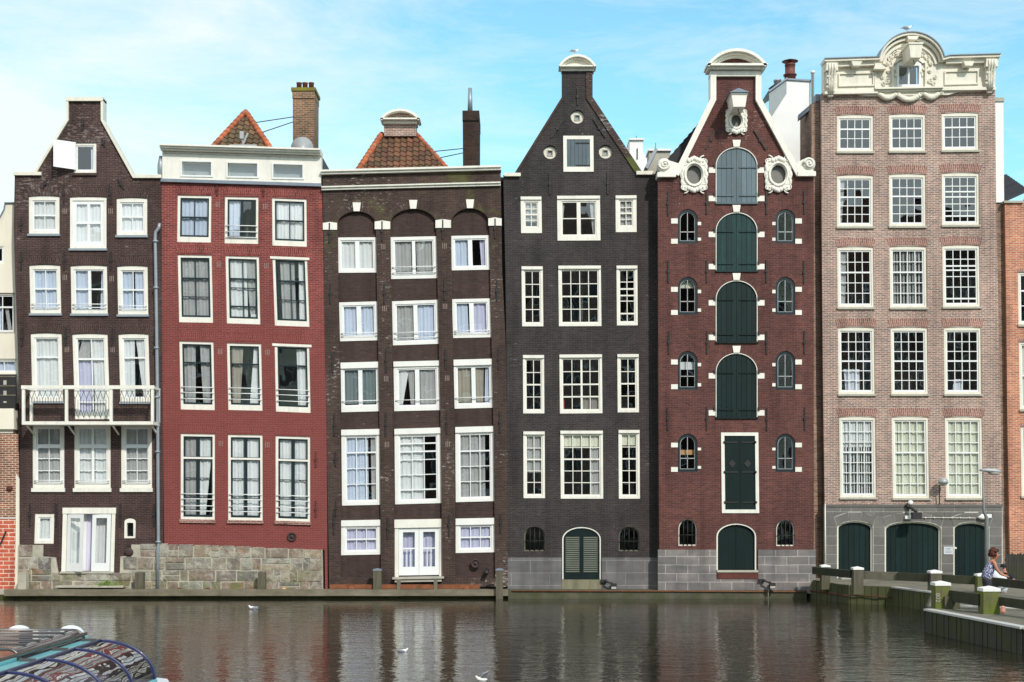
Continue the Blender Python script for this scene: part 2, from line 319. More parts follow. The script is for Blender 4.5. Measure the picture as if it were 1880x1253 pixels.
# ------------------------------------------------------------------ mesh tools
class MB:
    def __init__(s): s.v = []; s.f = []; s.uv = {}; s.rn = {}; s.sm = set(); s.cur = None; s.smooth = False
    def face(s, pts, uv=None):
        i = len(s.v); s.v.extend(tuple(p) for p in pts); s.f.append(tuple(range(i, i + len(pts)))); k = len(s.f) - 1
        if uv: s.uv[k] = uv
        if s.cur is not None: s.rn[k] = s.cur
        if s.smooth: s.sm.add(k)
    def idx(s, verts, faces, smooth=False):
        i = len(s.v); s.v.extend(tuple(p) for p in verts)
        for f in faces:
            s.f.append(tuple(i + a for a in f)); k = len(s.f) - 1
            if s.cur is not None: s.rn[k] = s.cur
            if smooth: s.sm.add(k)
    def hexa(s, p):   # p: 8 points, front 4 (ccw seen from -y: bl, br, tr, tl) then back 4
        s.idx(p, [(0, 1, 2, 3), (5, 4, 7, 6), (4, 0, 3, 7), (1, 5, 6, 2), (3, 2, 6, 7), (4, 5, 1, 0)])
    def box(s, x0, x1, y0, y1, z0, z1):
        s.hexa([(x0, y0, z0), (x1, y0, z0), (x1, y0, z1), (x0, y0, z1), (x0, y1, z0), (x1, y1, z0), (x1, y1, z1), (x0, y1, z1)])
    def bar(s, a, b, w, h=None):
        a = Vector(a); b = Vector(b); h = h or w; d = (b - a).normalized()
        u = Vector((0, 0, 1)) if abs(d.z) < .95 else Vector((0, 1, 0))
        x = d.cross(u).normalized(); u = x.cross(d).normalized(); x *= w / 2; u *= h / 2
        s.hexa([a - x - u, a + x - u, a + x + u, a - x + u, b - x - u, b + x - u, b + x + u, b - x + u])
    def tube(s, pts, r, n=8, cap=True):
        pts = [Vector(p) for p in pts]; N = len(pts); rr = r if isinstance(r, (list, tuple)) else [r] * N
        vs = []; up = None
        for i, p in enumerate(pts):
            d = (pts[min(i + 1, N - 1)] - pts[max(i - 1, 0)]).normalized()
            if up is None: up = Vector((0, 0, 1)) if abs(d.z) < .9 else Vector((0, 1, 0))
            x = d.cross(up).normalized(); up = x.cross(d).normalized()
            for k in range(n):
                t = 2 * math.pi * k / n; vs.append(p + (x * math.cos(t) + up * math.sin(t)) * rr[i])
        fs = [(i * n + k, i * n + (k + 1) % n, (i + 1) * n + (k + 1) % n, (i + 1) * n + k) for i in range(N - 1) for k in range(n)]
        if cap: fs += [tuple(range(n))[::-1], tuple((N - 1) * n + k for k in range(n))]
        s.idx(vs, fs, True)
    def ell(s, c, r, n=8, rot=None):
        c = Vector(c); r = r if isinstance(r, (list, tuple)) else (r, r, r); vs = [];
        for i in range(1, n):
            a = math.pi * i / n
            for k in range(2 * n):
                t = math.pi * k / n; q = Vector((r[0] * math.sin(a) * math.cos(t), r[1] * math.sin(a) * math.sin(t), r[2] * math.cos(a)))
                vs.append(c + (rot @ q if rot else q))
        top = len(vs); q = Vector((0, 0, r[2])); vs.append(c + (rot @ q if rot else q)); q = -q; vs.append(c + (rot @ q if rot else q)); m = 2 * n
        fs = [(i * m + k, (i + 1) * m + k, (i + 1) * m + (k + 1) % m, i * m + (k + 1) % m) for i in range(n - 2) for k in range(m)]
        fs += [(top, k, (k + 1) % m) for k in range(m)] + [(top + 1, (n - 2) * m + (k + 1) % m, (n - 2) * m + k) for k in range(m)]
        s.idx(vs, fs, True)
    def lathe(s, c, prof, n=16, axis='z', smooth=True):
        vs = []; c = Vector(c)
        for r, h in prof:
            for k in range(n):
                t = 2 * math.pi * k / n
                q = (r * math.cos(t), r * math.sin(t), h) if axis == 'z' else (r * math.cos(t), h, r * math.sin(t))
                vs.append(c + Vector(q))
        fs = [(i * n + k, i * n + (k + 1) % n, (i + 1) * n + (k + 1) % n, (i + 1) * n + k) for i in range(len(prof) - 1) for k in range(n)]
        fs += [tuple(range(n)), tuple((len(prof) - 1) * n + k for k in range(n))]
        s.idx(vs, fs, smooth)
    def sheet(s, loops, y, holes=()):   # flat face in the plane y with holes; loops of (x, z)
        polys = [[Vector((a, b, 0)) for a, b in loops]] + [[Vector((a, b, 0)) for a, b in h] for h in holes]
        flat = [p for q in polys for p in q]; tr = tessellate_polygon(polys)
        i = len(s.v); s.v.extend((p.x, y, p.y) for p in flat)
        for t in tr:
            a, b, c = (flat[q] for q in t); ar = (b.x - a.x) * (c.y - a.y) - (c.x - a.x) * (b.y - a.y)
            if abs(ar) < 1e-9: continue
            t = t if ar > 0 else t[::-1]
            s.f.append(tuple(i + q for q in t))
            if s.cur is not None: s.rn[len(s.f) - 1] = s.cur
    def prism(s, loop, y0, y1, holes=(), back=True, reveal=True):
        s.sheet(loop, y0, holes)
        if back: s.sheet(loop, y1, holes)
        for lp in [loop] + (list(holes) if reveal else []):
            n = len(lp)
            for k in range(n):
                (a, b), (c, d) = lp[k], lp[(k + 1) % n]
                s.face([(a, y0, b), (c, y0, d), (c, y1, d), (a, y1, b)])
    def band(s, pts, t, y0, y1, close=False, uvband=False):   # strip along a polyline of (x,z), t metres to the right-hand side (negative: left)
        n = len(pts); P = [Vector(p) for p in pts]; O = []
        for i in range(n):
            if close: a, b, c = P[(i - 1) % n], P[i], P[(i + 1) % n]
            else: a, b, c = P[max(i - 1, 0)], P[i], P[min(i + 1, n - 1)]
            d1 = (b - a); d2 = (c - b)
            if d1.length < 1e-9: d1 = d2
            if d2.length < 1e-9: d2 = d1
            n1 = Vector((d1.y, -d1.x)).normalized(); n2 = Vector((d2.y, -d2.x)).normalized(); m = (n1 + n2).normalized()
            O.append(b + m * (t / max(.35, m.dot(n1))))
        L = 0
        for i in range(n if close else n - 1):
            j = (i + 1) % n; a, b, c, d = P[i], P[j], O[j], O[i]; dl = (b - a).length
            s.hexa([(d.x, y0, d.y), (c.x, y0, c.y), (b.x, y0, b.y), (a.x, y0, a.y), (d.x, y1, d.y), (c.x, y1, c.y), (b.x, y1, b.y), (a.x, y1, a.y)])
            if uvband: s.uv[len(s.f) - 6] = [(abs(t), L), (abs(t), L + dl), (0, L + dl), (0, L)]
            L += dl
    def build(s, name, mat, parent=None, base=None, fix=True):
        b = Vector(base if base is not None else ((parent.get('_o', (0, 0, 0)) if parent else (0, 0, 0))))
        me = bpy.data.meshes.new(name); me.from_pydata([tuple(Vector(p) - b) for p in s.v], [], s.f)
        if fix:
            bm = bmesh.new(); bm.from_mesh(me)
            lay = bm.loops.layers.uv.new('UVMap'); bm.faces.ensure_lookup_table()
            for k, f in enumerate(bm.faces):
                u = s.uv.get(k)
                if u:
                    for l, q in zip(f.loops, u): l[lay].uv = q
                else:
                    nn = f.normal
                    for l in f.loops:
                        x, y, z = l.vert.co + b
                        l[lay].uv = (x, z) if abs(nn.y) >= max(abs(nn.x), abs(nn.z)) else ((y, z) if abs(nn.x) >= abs(nn.z) else (x, y))
                f.smooth = k in s.sm
            bmesh.ops.recalc_face_normals(bm, faces=bm.faces[:]); bm.to_mesh(me); bm.free()
        if s.rn:
            at = me.attributes.new('rnd', 'FLOAT', 'FACE')
            for k, val in s.rn.items(): at.data[k].value = val
        me.materials.append(MATS[mat]); o = bpy.data.objects.new(name, me); COL.objects.link(o)
        if parent: o.parent = parent; o['_o'] = tuple(b)
        else: o.location = b; o['_o'] = tuple(b)
        return o
def tag(o, label=None, cat=None, group=None, kind=None):
    if label: o['label'] = label
    if cat: o['category'] = cat
    if group: o['group'] = group
    if kind: o['kind'] = kind
    return o
def empty(name, loc, label, cat, group=None):
    o = bpy.data.objects.new(name, None); COL.objects.link(o); o.location = loc; o['_o'] = tuple(loc); o.empty_display_size = .3
    return tag(o, label, cat, group)
def copy_tree(o, parent=None):
    c = o.copy(); COL.objects.link(c); c.parent = parent
    for ch in list(o.children): copy_tree(ch, c)
    return c
def gpt(px, py, z):   # world point of a photo pixel on the level z
    d = (ZC - z) * FPX / (py - HY); return ((px - 940) * d / FPX, d - DIST)
# ------------------------------------------------------------------ the setting: ground, water, quay
def structure(o): o['kind'] = 'structure'; return o
m = MB(); m.face([(-900, -700, -2.2), (900, -700, -2.2), (900, 1200, -2.2), (-900, 1200, -2.2)]); structure(m.build('ground', 'quay_top', base=(0, 0, -2.2)))
m = MB(); m.face([(-160, -66, 0), (160, -66, 0), (160, 0.6, 0), (-160, 0.6, 0)]); structure(m.build('water', 'canal_water', base=(0, 0, 0)))
m = MB(); m.box(-160, 160, .35, 120, -2.1, .55); structure(m.build('street_ground', 'quay_top', base=(0, 10, 0)))
m = MB(); m.box(-160, 160, -140, -66, -2.1, .8); structure(m.build('opposite_quay', 'quay_top', base=(0, -70, 0)))

# ------------------------------------------------------------------ houses
class House:
    def __init__(s, name, label, cat, y, px0, px1, group='canal houses standing in the water'):
        s.y = y; s.s = (DIST + y) / FPX; s.holes = []; s.anch = []
        x = ((px0 + px1) / 2 - 940) * s.s
        s.e = empty(name, (x, y, 0), label, cat, group)
    def X(s, px): return (px - 940) * s.s
    def Z(s, py): return ZC + (HY - py) * s.s
    def p(s, px, py): return (s.X(px), s.Z(py))
    def pl(s, pts): return [s.p(a, b) for a, b in pts]
    def part(s, mb, name, mat, parent=None): return mb.build(name, mat, parent or s.e)
    def q(s, px, py, y): k = (DIST + y) / FPX; return ((px - 940) * k, y, ZC + (HY - py) * k)
class Quad:
    def __init__(s, h, x0, y0, x1, y1, sx=0, sy=0):
        s.tl = Vector(h.p(x0, y0)); s.tr = Vector(h.p(x1, y0 + sy)); s.br = Vector(h.p(x1 + sx, y1 + sy)); s.bl = Vector(h.p(x0 + sx, y1))
        s.w = (s.tr - s.tl).length; s.h = (s.bl - s.tl).length
    def pt(s, u, v): return s.tl.lerp(s.tr, u).lerp(s.bl.lerp(s.br, u), v)   # u, v in 0..1 from the top left
    def m(s, a, b): return s.pt(a / s.w, b / s.h)
    def box(s, mb, a0, a1, b0, b1, y0, y1):   # metres
        q = [s.m(a0, b1), s.m(a1, b1), s.m(a1, b0), s.m(a0, b0)]
        mb.hexa([(p.x, y0, p.y) for p in q] + [(p.x, y1, p.y) for p in q])

def curtain(h, Q, a0, a1, b0, b1, spec, y):
    """spec: list of (ut0, ut1, ub0, ub1, v0, v1, material) inside the glazed area"""
    out = {}
    for (t0, t1, u0, u1, v0, v1, mat) in spec:
        mb = out.setdefault(mat, MB()); W_ = a1 - a0; H_ = b1 - b0; n = max(8, int(abs(t1 - t0) * W_ / .022)); ph = random.random() * 6; fr = random.uniform(38, 52)
        rows = 5; vs = []
        for j in range(rows + 1):
            v = v0 + (v1 - v0) * j / rows
            for i in range(n + 1):
                k = i / n; f = (v - v0) / max(.01, v1 - v0)
                u = (t0 + (t1 - t0) * k) * (1 - f) + (u0 + (u1 - u0) * k) * f
                a = u * W_; p = Q.m(a0 + a, b0 + v * H_)
                w = .0075 * math.sin(a * fr + ph) + .009 * math.sin(a * fr * .37 + ph * 2 + f) + .003 * math.sin(a * fr * 2.1 + 3 * f)
                vs.append((p.x, y + w * 1.5, p.y))
        fs = [(j * (n + 1) + i, j * (n + 1) + i + 1, (j + 1) * (n + 1) + i + 1, (j + 1) * (n + 1) + i) for j in range(rows) for i in range(n)]
        mb.idx(vs, fs, True)
    return out

FULL = [(0, 1, 0, 1, 0, 1, 'curtain_white')]
def cur(code, mat='curtain_white', side=None):
    s2 = side or mat
    return {'F': [(0, 1, 0, 1, 0, 1, mat)], 'L': [(0, .62, 0, .62, 0, 1, mat)], 'R': [(.42, 1, .42, 1, 0, 1, mat)],
            'B': [(0, .46, 0, .46, 0, 1, mat), (.56, 1, .56, 1, 0, 1, mat)], 'G': [(0, .44, 0, .40, 0, 1, mat), (.58, 1, .66, 1, 0, 1, mat)],
            'W': [(0, .70, 0, .70, 0, 1, mat), (.76, 1, .76, 1, 0, 1, s2)], 'r': [(.62, 1, .5, 1, 0, 1, mat)], 'N': [],
            'S': [(0, .30, 0, .12, 0, 1, mat), (.26, .5, .34, .5, 0, 1, s2), (.5, 1, .5, 1, 0, 1, s2)], 'T': [(0, 1, 0, 1, 0, .30, mat)], 'D': [(0, .5, 0, .46, 0, 1, mat), (.54, 1, .80, 1, 0, 1, mat)],
            'H': [(0, 1, 0, 1, .45, 1, mat)], 'E': [(0, .8, 0, .8, 0, 1, mat), (.84, 1, .84, 1, 0, 1, s2)]}[code]

def window(h, x0, y0, x1, y1, sx=0, sy=0, cw=.1, head=None, foot=None, rec=.04, dy=0, cm=None, sm='white_paint', sw=.045, cols=2, ups=1, downs=1,
           meet=None, mull=0, bar=.028, cur_=None, sill=None, sillh=.08, guards=None, camber=0, holes=None, name='window', gl='glass', capx=0, cut=None, label=None, transom=None, capb=None, dep=.14, hb=None, vb=None):
    cm = cm or DEF_CM[0]; Q = Quad(h, x0, y0, x1, y1, sx, sy); y = h.y + dy; head = cw if head is None else head; foot = cw if foot is None else foot
    g = .012 if rec > 0 else -.03
    # opening in the wall
    hole = []
    n = 10 if camber else 1
    for i in range(n + 1):
        u = i / n; p = Q.pt(u, 0); hole.append((p.x, p.y + camber * (1 - (2 * u - 1) ** 2)))
    if g < 0:
        hole = [tuple(Q.m(-g, -g)), tuple(Q.m(Q.w + g, -g))]
        hole += [tuple(Q.m(Q.w + g, Q.h + g)), tuple(Q.m(-g, Q.h + g))]
    else: hole += [tuple(Q.br), tuple(Q.bl)]
    (h.holes if holes is None else holes).append(hole)
    yf = y + rec; c = MB(); e = .012 if rec > 0 else 0
    Q.box(c, -e, cw, -e, Q.h + e, yf, yf + dep); Q.box(c, Q.w - cw, Q.w + e, -e, Q.h + e, yf, yf + dep)
    Q.box(c, cw, Q.w - cw, Q.h - foot, Q.h + e, yf + .002, yf + dep)
    if camber:
        N = 10
        for i in range(N):
            u0 = i / N; u1 = (i + 1) / N
            a = Q.pt(u0, 0); b = Q.pt(u1, 0); ca = camber * (1 - (2 * u0 - 1) ** 2) + .01; cb = camber * (1 - (2 * u1 - 1) ** 2) + .01
            q = [Q.m(u0 * Q.w, head), Q.m(u1 * Q.w, head), Vector((b.x, b.y + cb)), Vector((a.x, a.y + ca))]
            c.hexa([(p.x, yf - .003, p.y) for p in q] + [(p.x, yf + dep, p.y) for p in q])
    else: Q.box(c, cw, Q.w - cw, -e, head, yf + .002, yf + dep)
    if capx or capb: Q.box(c, -capx, Q.w + capx, -.02, (capb or .07), yf - .05, yf + dep - .01)
    w_ = c.build(name, cm, h.e)
    if label: w_['label'] = label
    # sash and bars
    A0, A1, B0, B1 = cw, Q.w - cw, head, Q.h - foot; ys = yf + .03; s = MB(); tot = B1 - B0
    Q.box(s, A0, A0 + sw, B0, B1, ys, ys + .05); Q.box(s, A1 - sw, A1, B0, B1, ys, ys + .05)
    Q.box(s, A0 + sw, A1 - sw, B0, B0 + sw, ys + .001, ys + .05); Q.box(s, A0 + sw, A1 - sw, B1 - sw * 1.3, B1, ys + .001, ys + .05)
    ia, ib, ja, jb = A0 + sw, A1 - sw, B0 + sw, B1 - sw * 1.3
    nr = ups + downs; meet = (ups / nr if ups else 0) if meet is None else meet
    hy = []
    jm = ja + (jb - ja) * meet
    mh = .055 if (ups and downs) else 0
    if transom: mh = transom
    if hb is None:
        for i in range(1, ups): hy.append((ja + (jm - ja) * i / ups, bar))
        if mh: hy.append((jm, mh))
        for i in range(1, downs): hy.append((jm + (jb - jm) * i / downs, bar))
    else: hy = [(ja + (jb - ja) * f, t) for f, t in hb]
    vx = [(ia + (ib - ia) * i / cols, mull if (mull and i * 2 == cols) else bar) for i in range(1, cols)] if vb is None else [(ia + (ib - ia) * f, t) for f, t in vb]
    for (b, t) in hy: Q.box(s, ia, ib, b - t / 2, b + t / 2, ys + .004 - (.012 if t > .04 else 0), ys + .045)
    for (a, t) in vx: Q.box(s, a - t / 2, a + t / 2, ja, jb, ys + .006 - (.004 if t > .04 else 0), ys + .043)
    s.build('sash', sm, w_)
    # glass, one slightly tilted pane per light
    xs = [ia] + [a for a, t in vx] + [ib]; zs = [ja] + [b for b, t in sorted(hy)] + [jb]; gmb = MB()
    for i in range(len(xs) - 1):
        for j in range(len(zs) - 1):
            tx = random.gauss(0, .0035); tz = random.gauss(0, .0035); dx = (xs[i + 1] - xs[i]) / 2; dz = (zs[j + 1] - zs[j]) / 2
            q = [(xs[i], zs[j + 1], -1, 1), (xs[i + 1], zs[j + 1], 1, 1), (xs[i + 1], zs[j], 1, -1), (xs[i], zs[j], -1, -1)]
            pp = []
            for a, b, ia_, ib_ in q:
                p = Q.m(a, b); pp.append((p.x, ys + .03 + tx * dx * ia_ + tz * dz * ib_, p.y))
            gmb.face(pp)
    gmb.build('pane', gl, w_)
    if cur_:
        for mt, mb in curtain(h, Q, A0 - .03, A1 + .03, B0 - .03, B1 + .04, cur_, yf + .125).items(): mb.build('curtain', mt, w_)
    if sill:
        sb = MB(); Q.box(sb, -.03, Q.w + .03, Q.h + (.001 if rec > 0 else -.01), Q.h + sillh, y - .07, y + .16); sb.build('sill', sill, w_)
    if guards:
        gb = MB()
        for f in guards:
            b = Q.h * f; a = Q.m(cw * .5, b); d = Q.m(Q.w - cw * .5, b); gb.tube([(a.x, yf - .05, a.y), (d.x, yf - .05, d.y)], .017, 6)
            for p in (a, d): gb.tube([(p.x, yf - .05, p.y), (p.x, yf + .01, p.y)], .012, 5)
        gb.build('guard_rail', 'white_paint', w_)
    return w_, Q, (A0, A1, B0, B1, ys)

def flat_arch(h, x0, x1, ytop, ybot, sy=0, splay=5, camber=.05, mat='brick_brown', dy=0, parent=None, name='brick_arch'):
    mb = MB(); n = 12; y = h.y + dy - .006
    for i in range(n):
        u0, u1 = i / n, (i + 1) / n
        def P(u, t):
            k = 1 - (2 * u - 1) ** 2
            if t: px = x0 - splay + (x1 - x0 + 2 * splay) * u; py = ytop + sy * u
            else: px = x0 + (x1 - x0) * u; py = ybot + sy * u
            a = h.p(px, py); return (a[0], a[1] + camber * k)
        a, b, c, d = P(u0, 0), P(u1, 0), P(u1, 1), P(u0, 1); L = (x1 - x0) * h.s; hh = (ybot - ytop) * h.s
        mb.hexa([(q[0], y, q[1]) for q in (a, b, c, d)] + [(q[0], y + .05, q[1]) for q in (a, b, c, d)])
        k = len(mb.f) - 6; mb.uv[k] = [(0, u0 * L), (0, u1 * L), (hh, u1 * L), (hh, u0 * L)]
    return mb.build(name, mat, parent or h.e)

def anchors(h, pts, y=None, ln=34, tilt=None, mat='iron'):
    for a in pts:
        px, py = a[:2]; l = a[2] if len(a) > 2 else ln; tx = a[3] if len(a) > 3 else 0; yy = (h.y if y is None else y)
        mb = MB(); p = h.p(px - tx, py); q = h.p(px + tx, py + l); mb.bar((p[0], yy - .03, p[1]), (q[0], yy - .03, q[1]), .045, .04)
        c = h.p(px, py + l / 2); mb.box(c[0] - .045, c[0] + .045, yy - .06, yy + .02, c[1] - .05, c[1] + .05)
        mb.build('wall_anchor', mat, h.e)

def shell(h, outline, y0=.3, y1=9.0, wall='interior_dark', roof='roof_dark', wallname='side_wall'):
    """what lies behind the front: party walls, rear wall and roof, from the px outline (counter to the eye clockwise)"""
    P = h.pl(outline); n = len(P); w = MB(); r = MB()
    for k in range(n):
        a, b = P[k], P[(k + 1) % n]; dx, dz = b[0] - a[0], b[1] - a[1]
        f = [(a[0], h.y + y0, a[1]), (b[0], h.y + y0, b[1]), (b[0], h.y + y1, b[1]), (a[0], h.y + y1, a[1])]
        if abs(dx) > abs(dz) * .35 and max(a[1], b[1]) > 4: r.face(f)
        else: w.face(f)
    w.face([(a, h.y + y1, b) for a, b in P])
    w.build(wallname, wall, h.e, fix=True)
    if r.f: r.build('roof', roof, h.e)

def interior(h, px0, px1, ytop, ybot, floors, depth=4.0, mat='interior', y0=.34):
    mb = MB(); x0, x1, z0, z1 = h.X(px0) + .12, h.X(px1) - .12, h.Z(ybot), h.Z(ytop); a, b = h.y + y0, h.y + y0 + depth
    mb.face([(x0, b, z0), (x1, b, z0), (x1, b, z1), (x0, b, z1)])
    for x in (x0, x1): mb.face([(x, a, z0), (x, b, z0), (x, b, z1), (x, a, z1)])
    for z in (z0, z1): mb.face([(x0, a, z), (x1, a, z), (x1, b, z), (x0, b, z)])
    for f in floors: z = h.Z(f); mb.box(x0, x1, a, b, z - .14, z)
    n = max(1, int((x1 - x0) / 1.9))
    for i in range(1, n): x = x0 + (x1 - x0) * i / n; mb.box(x - .05, x + .05, a + .6, b, z0, z1)
    mb.build('interior', mat, h.e)

def wall(h, outline, mat, depth=.20, holes=None, dy=0, name='wall', parent=None):
    mb = MB(); mb.prism(h.pl(outline), h.y + dy, h.y + dy + depth, [hh for hh in (h.holes if holes is None else holes)], back=False)
    return mb.build(name, mat, parent or h.e)
def strip(h, pts, tpx, y0, y1, mat, name, close=False, parent=None, uvb=False):
    mb = MB(); mb.band(h.pl(pts), tpx * h.s, h.y + y0, h.y + y1, close, uvb); return mb.build(name, mat, parent or h.e)
def slab(h, pts, y0, y1, mat, name, parent=None, holes=()):
    mb = MB(); mb.prism(h.pl(pts), h.y + y0, h.y + y1, holes); return mb.build(name, mat, parent or h.e)
def arcpts(cx, cy, rx, ry, a0, a1, n): return [(cx + rx * math.cos(R(a0 + (a1 - a0) * i / n)), cy - ry * math.sin(R(a0 + (a1 - a0) * i / n))) for i in range(n + 1)]
def arched(x0, x1, ytop, ybot, spring=None, sx=0, n=14):   # clockwise from bottom left, px
    cx = (x0 + x1) / 2; rx = (x1 - x0) / 2; sp = ytop + rx if spring is None else spring
    return [(x0 + sx, ybot)] + arcpts(cx, sp, rx, sp - ytop, 180, 0, n) + [(x1 + sx, ybot)]
def pantiles(quad, nrow, tile=.24, mat='pantile', amp=.035, parent=None, name='roof', step=.04):
    """quad: bottom left, bottom right, top right, top left (3-D); every row of tiles overlaps the one below"""
    bl, br, tr, tl = (Vector(q) for q in quad); nrm = (br - bl).cross(tl - bl).normalized()
    if nrm.y > 0: nrm = -nrm
    mb = MB(); ex = (br - bl).normalized()
    for r_ in range(nrow):
        v0, v1 = r_ / nrow, min(1, (r_ + 1.12) / nrow)
        ring = []
        for v, lift in ((v0, step), (v1, 0.0)):
            L = bl.lerp(tl, v); Rr = br.lerp(tr, v); ring.append((L, Rr, lift, v))
        a = (ring[0][0] - bl).dot(ex); b = (ring[0][1] - bl).dot(ex); sub = 6; n0 = int(math.floor(a / tile)); n1 = int(math.ceil(b / tile))
        for t in range(n0, n1):
            mb.cur = random.random()
            for q in range(sub):
                us = [(t + (q + d) / sub) * tile for d in (0, 1)]
                if us[1] <= a or us[0] >= b: continue
                P = []
                for (L, Rr, lift, v) in ring:
                    la = (L - bl).dot(ex); lb = (Rr - bl).dot(ex); row = []
                    for u in us:
                        uc = min(max(u, la), lb); w = math.sin(2 * math.pi * (u / tile)) * amp + .3 * amp * math.sin(4 * math.pi * u / tile)
                        row.append(L + ex * (uc - la) + nrm * (w + lift))
                    P.append(row)
                mb.idx([P[0][0], P[0][1], P[1][1], P[1][0]], [(0, 1, 2, 3)], False)
                d = nrm * (-step * 1.2)
                mb.idx([P[0][0] + d, P[0][1] + d, P[0][1], P[0][0]], [(0, 1, 2, 3)], False)
    return mb.build(name, mat, parent)
def ridge_tiles(a, b, n, r, parent, mat='hip_orange', name='hip_tiles'):
    mb = MB(); a = Vector(a); b = Vector(b)
    for i in range(n):
        mb.cur = random.random(); p = a.lerp(b, i / n); q = a.lerp(b, (i + 1.15) / n); mb.tube([p, q], [r * 1.1, r * .86], 8)
    return mb.build(name, mat, parent)
def spiral(mb, cx, cz, y, r, turns, th, flip=1, a0=0, n=22):
    pts = []
    for i in range(n + 1):
        k = i / n; a = R(a0) + flip * turns * 2 * math.pi * k; q = r * (1 - .82 * k); pts.append((cx + q * math.cos(a), y - .02 * k, cz + q * math.sin(a)))
    mb.tube(pts, [th * (1 - .45 * i / n) for i in range(n + 1)], 6)
    mb.ell((pts[-1][0], y - .03, pts[-1][2]), th * 1.1, 5)
def oval_window(h, cx, cy, rx, ry, ox, oy, parent_name='oval_window', dy=0):
    """oval light in a carved baroque surround; sizes in px"""
    X, Z = h.p(cx, cy); s = h.s; n = 28
    inner = [(X + rx * s * math.cos(2 * math.pi * i / n), Z + ry * s * math.sin(2 * math.pi * i / n)) for i in range(n)]
    outer = []
    for i in range(48):
        t = 2 * math.pi * i / 48; c, d = math.cos(t), math.sin(t); k = (abs(c) ** 3.2 + abs(d) ** 3.2) ** (-1 / 3.2) * (1 + .045 * math.cos(8 * t) + .02 * math.cos(14 * t))
        outer.append((X + ox * s * c * k, Z + oy * s * d * k))
    m = MB(); m.prism(outer, h.y + dy - .07, h.y + dy + .04, [inner[::-1]], back=False); o = m.build(parent_name, 'cream', h.e)
    r = MB(); r.band([(X + (rx + 2.2) * s * math.cos(2 * math.pi * i / n), Z + (ry + 2.2) * s * math.sin(2 * math.pi * i / n)) for i in range(n)], 2.2 * s, h.y + dy - .13, h.y + dy - .05, True)
    r.build('rim', 'cream', o)
    c = MB(); yy = h.y + dy - .09; th = .028 * (ox / 24) ** .5; yy += .035
    for sx in (-1, 1):
        for sz in (-1, 1): spiral(c, X + sx * ox * s * .74, Z + sz * oy * s * .76, yy, .20 * ox / 24, 1.3, th, sx * sz, 90 if sz > 0 else -90)
        for k in range(5):
            t = -1 + k * .5; c.ell((X + sx * ox * s * (.90 - .06 * (k % 2)), yy, Z + t * oy * s * .42), (.06, .045, .13 * oy / 33), 6)
    for sz in (-1, 1):
        for k in range(-2, 3): c.ell((X + k * ox * s * .2, yy - .02, Z + sz * (oy * s * (.93 - .07 * abs(k)))), (.08, .06, .09), 6)
    c.build('carving', 'cream', o)
    g = MB(); g.sheet([(X + (rx + 1) * s * math.cos(2 * math.pi * i / n), Z + (ry + 1) * s * math.sin(2 * math.pi * i / n)) for i in range(n)], h.y + dy + .10); g.build('pane', 'stone_oval', o)
    h.holes.append([(X + (rx + 1.5) * s * math.cos(2 * math.pi * i / n), Z + (ry + 1.5) * s * math.sin(2 * math.pi * i / n)) for i in range(n)][::-1])
    return o
def white_blocks(h, lst, mat='cream'):
    for (x0, x1, y0, y1) in lst:
        mb = MB(); mb.prism(h.pl([(x0, y1), (x1, y1), (x1, y0), (x0, y0)]), h.y - .02, h.y + .05); mb.build('stone_block', mat, h.e)
def keystone(h, cx, y0, y1, wt, wb, mat='cream', dy=0):
    mb = MB(); mb.prism(h.pl([(cx - wb / 2, y1), (cx + wb / 2, y1), (cx + wt / 2, y0), (cx - wt / 2, y0)]), h.y + dy - .05, h.y + dy + .06); mb.build('keystone', mat, h.e)

DEF_CM = ['cream']
# ================================================================== HOUSE 1: brown brick neck gable
h = House('neck_gable_house', 'narrow brown brick house with white-edged neck gable and cream iron balcony, beside the grey drainpipe', 'house', 0, 27, 300)
for (q, c, sk) in (((52.7, 361.5, 109.3, 430), 'curtain_white', 0), ((213.9, 365, 270.5, 432.6), 'curtain_white', 0)):
    window(h, *q, sx=sk, cw=.13, rec=.03, cur_=cur('F'), sill='grey_sill', camber=.03, cols=2, sw=.05)
window(h, 128.5, 363.6, 195.5, 456.8, cw=.10, sw=.13, rec=.01, cur_=cur('F'), sill='grey_sill', camber=.02, mull=.10, ups=1, downs=1, transom=.09)
window(h, 53.5, 488, 110.6, 576, sx=2, cw=.13, rec=.03, cur_=cur('F', 'curtain_blue'), sill='grey_sill', camber=.03, guards=[.80, .87], meet=.48)
window(h, 129.3, 489, 196.5, 576.5, sx=1.5, cw=.12, rec=.03, sill='grey_sill', camber=.03, mull=.11, guards=[.80, .87], cur_=[(0, .5, 0, .5, 0, 1, 'curtain_blue'), (.86, 1, .8, 1, 0, 1, 'curtain_blue')], meet=.48)
window(h, 215, 489.8, 271, 578, sx=1.5, cw=.13, rec=.03, cur_=cur('B', 'curtain_blue'), sill='grey_sill', camber=.03, guards=[.82, .88], meet=.48)
window(h, 56, 613.5, 113.2, 737, sx=3, cw=.13, rec=.03, cols=1, cur_=cur('F'), sill='grey_sill', camber=.03, meet=.32)
window(h, 132.5, 614.6, 197.5, 770, sx=5, cw=.13, rec=.03, name='balcony_door', cols=1, cur_=[(0, .1, 0, .06, 0, .3, 'curtain_white'), (.22, .5, 0, .44, 0, .3, 'curtain_grey'), (.5, 1, .5, 1, 0, .3, 'curtain_white'), (0, .55, 0, .5, .3, 1, 'curtain_lilac'), (.55, 1, .55, 1, .3, 1, 'curtain_white')], camber=.03, meet=.27, vb=[(.52, .03)], foot=.2, hb=[(.27, .07), (.86, .05)])
window(h, 217.3, 614.6, 272.6, 738, sx=3.5, cw=.13, rec=.03, cols=1, cur_=cur('D'), sill='grey_sill', camber=.03, meet=.32)
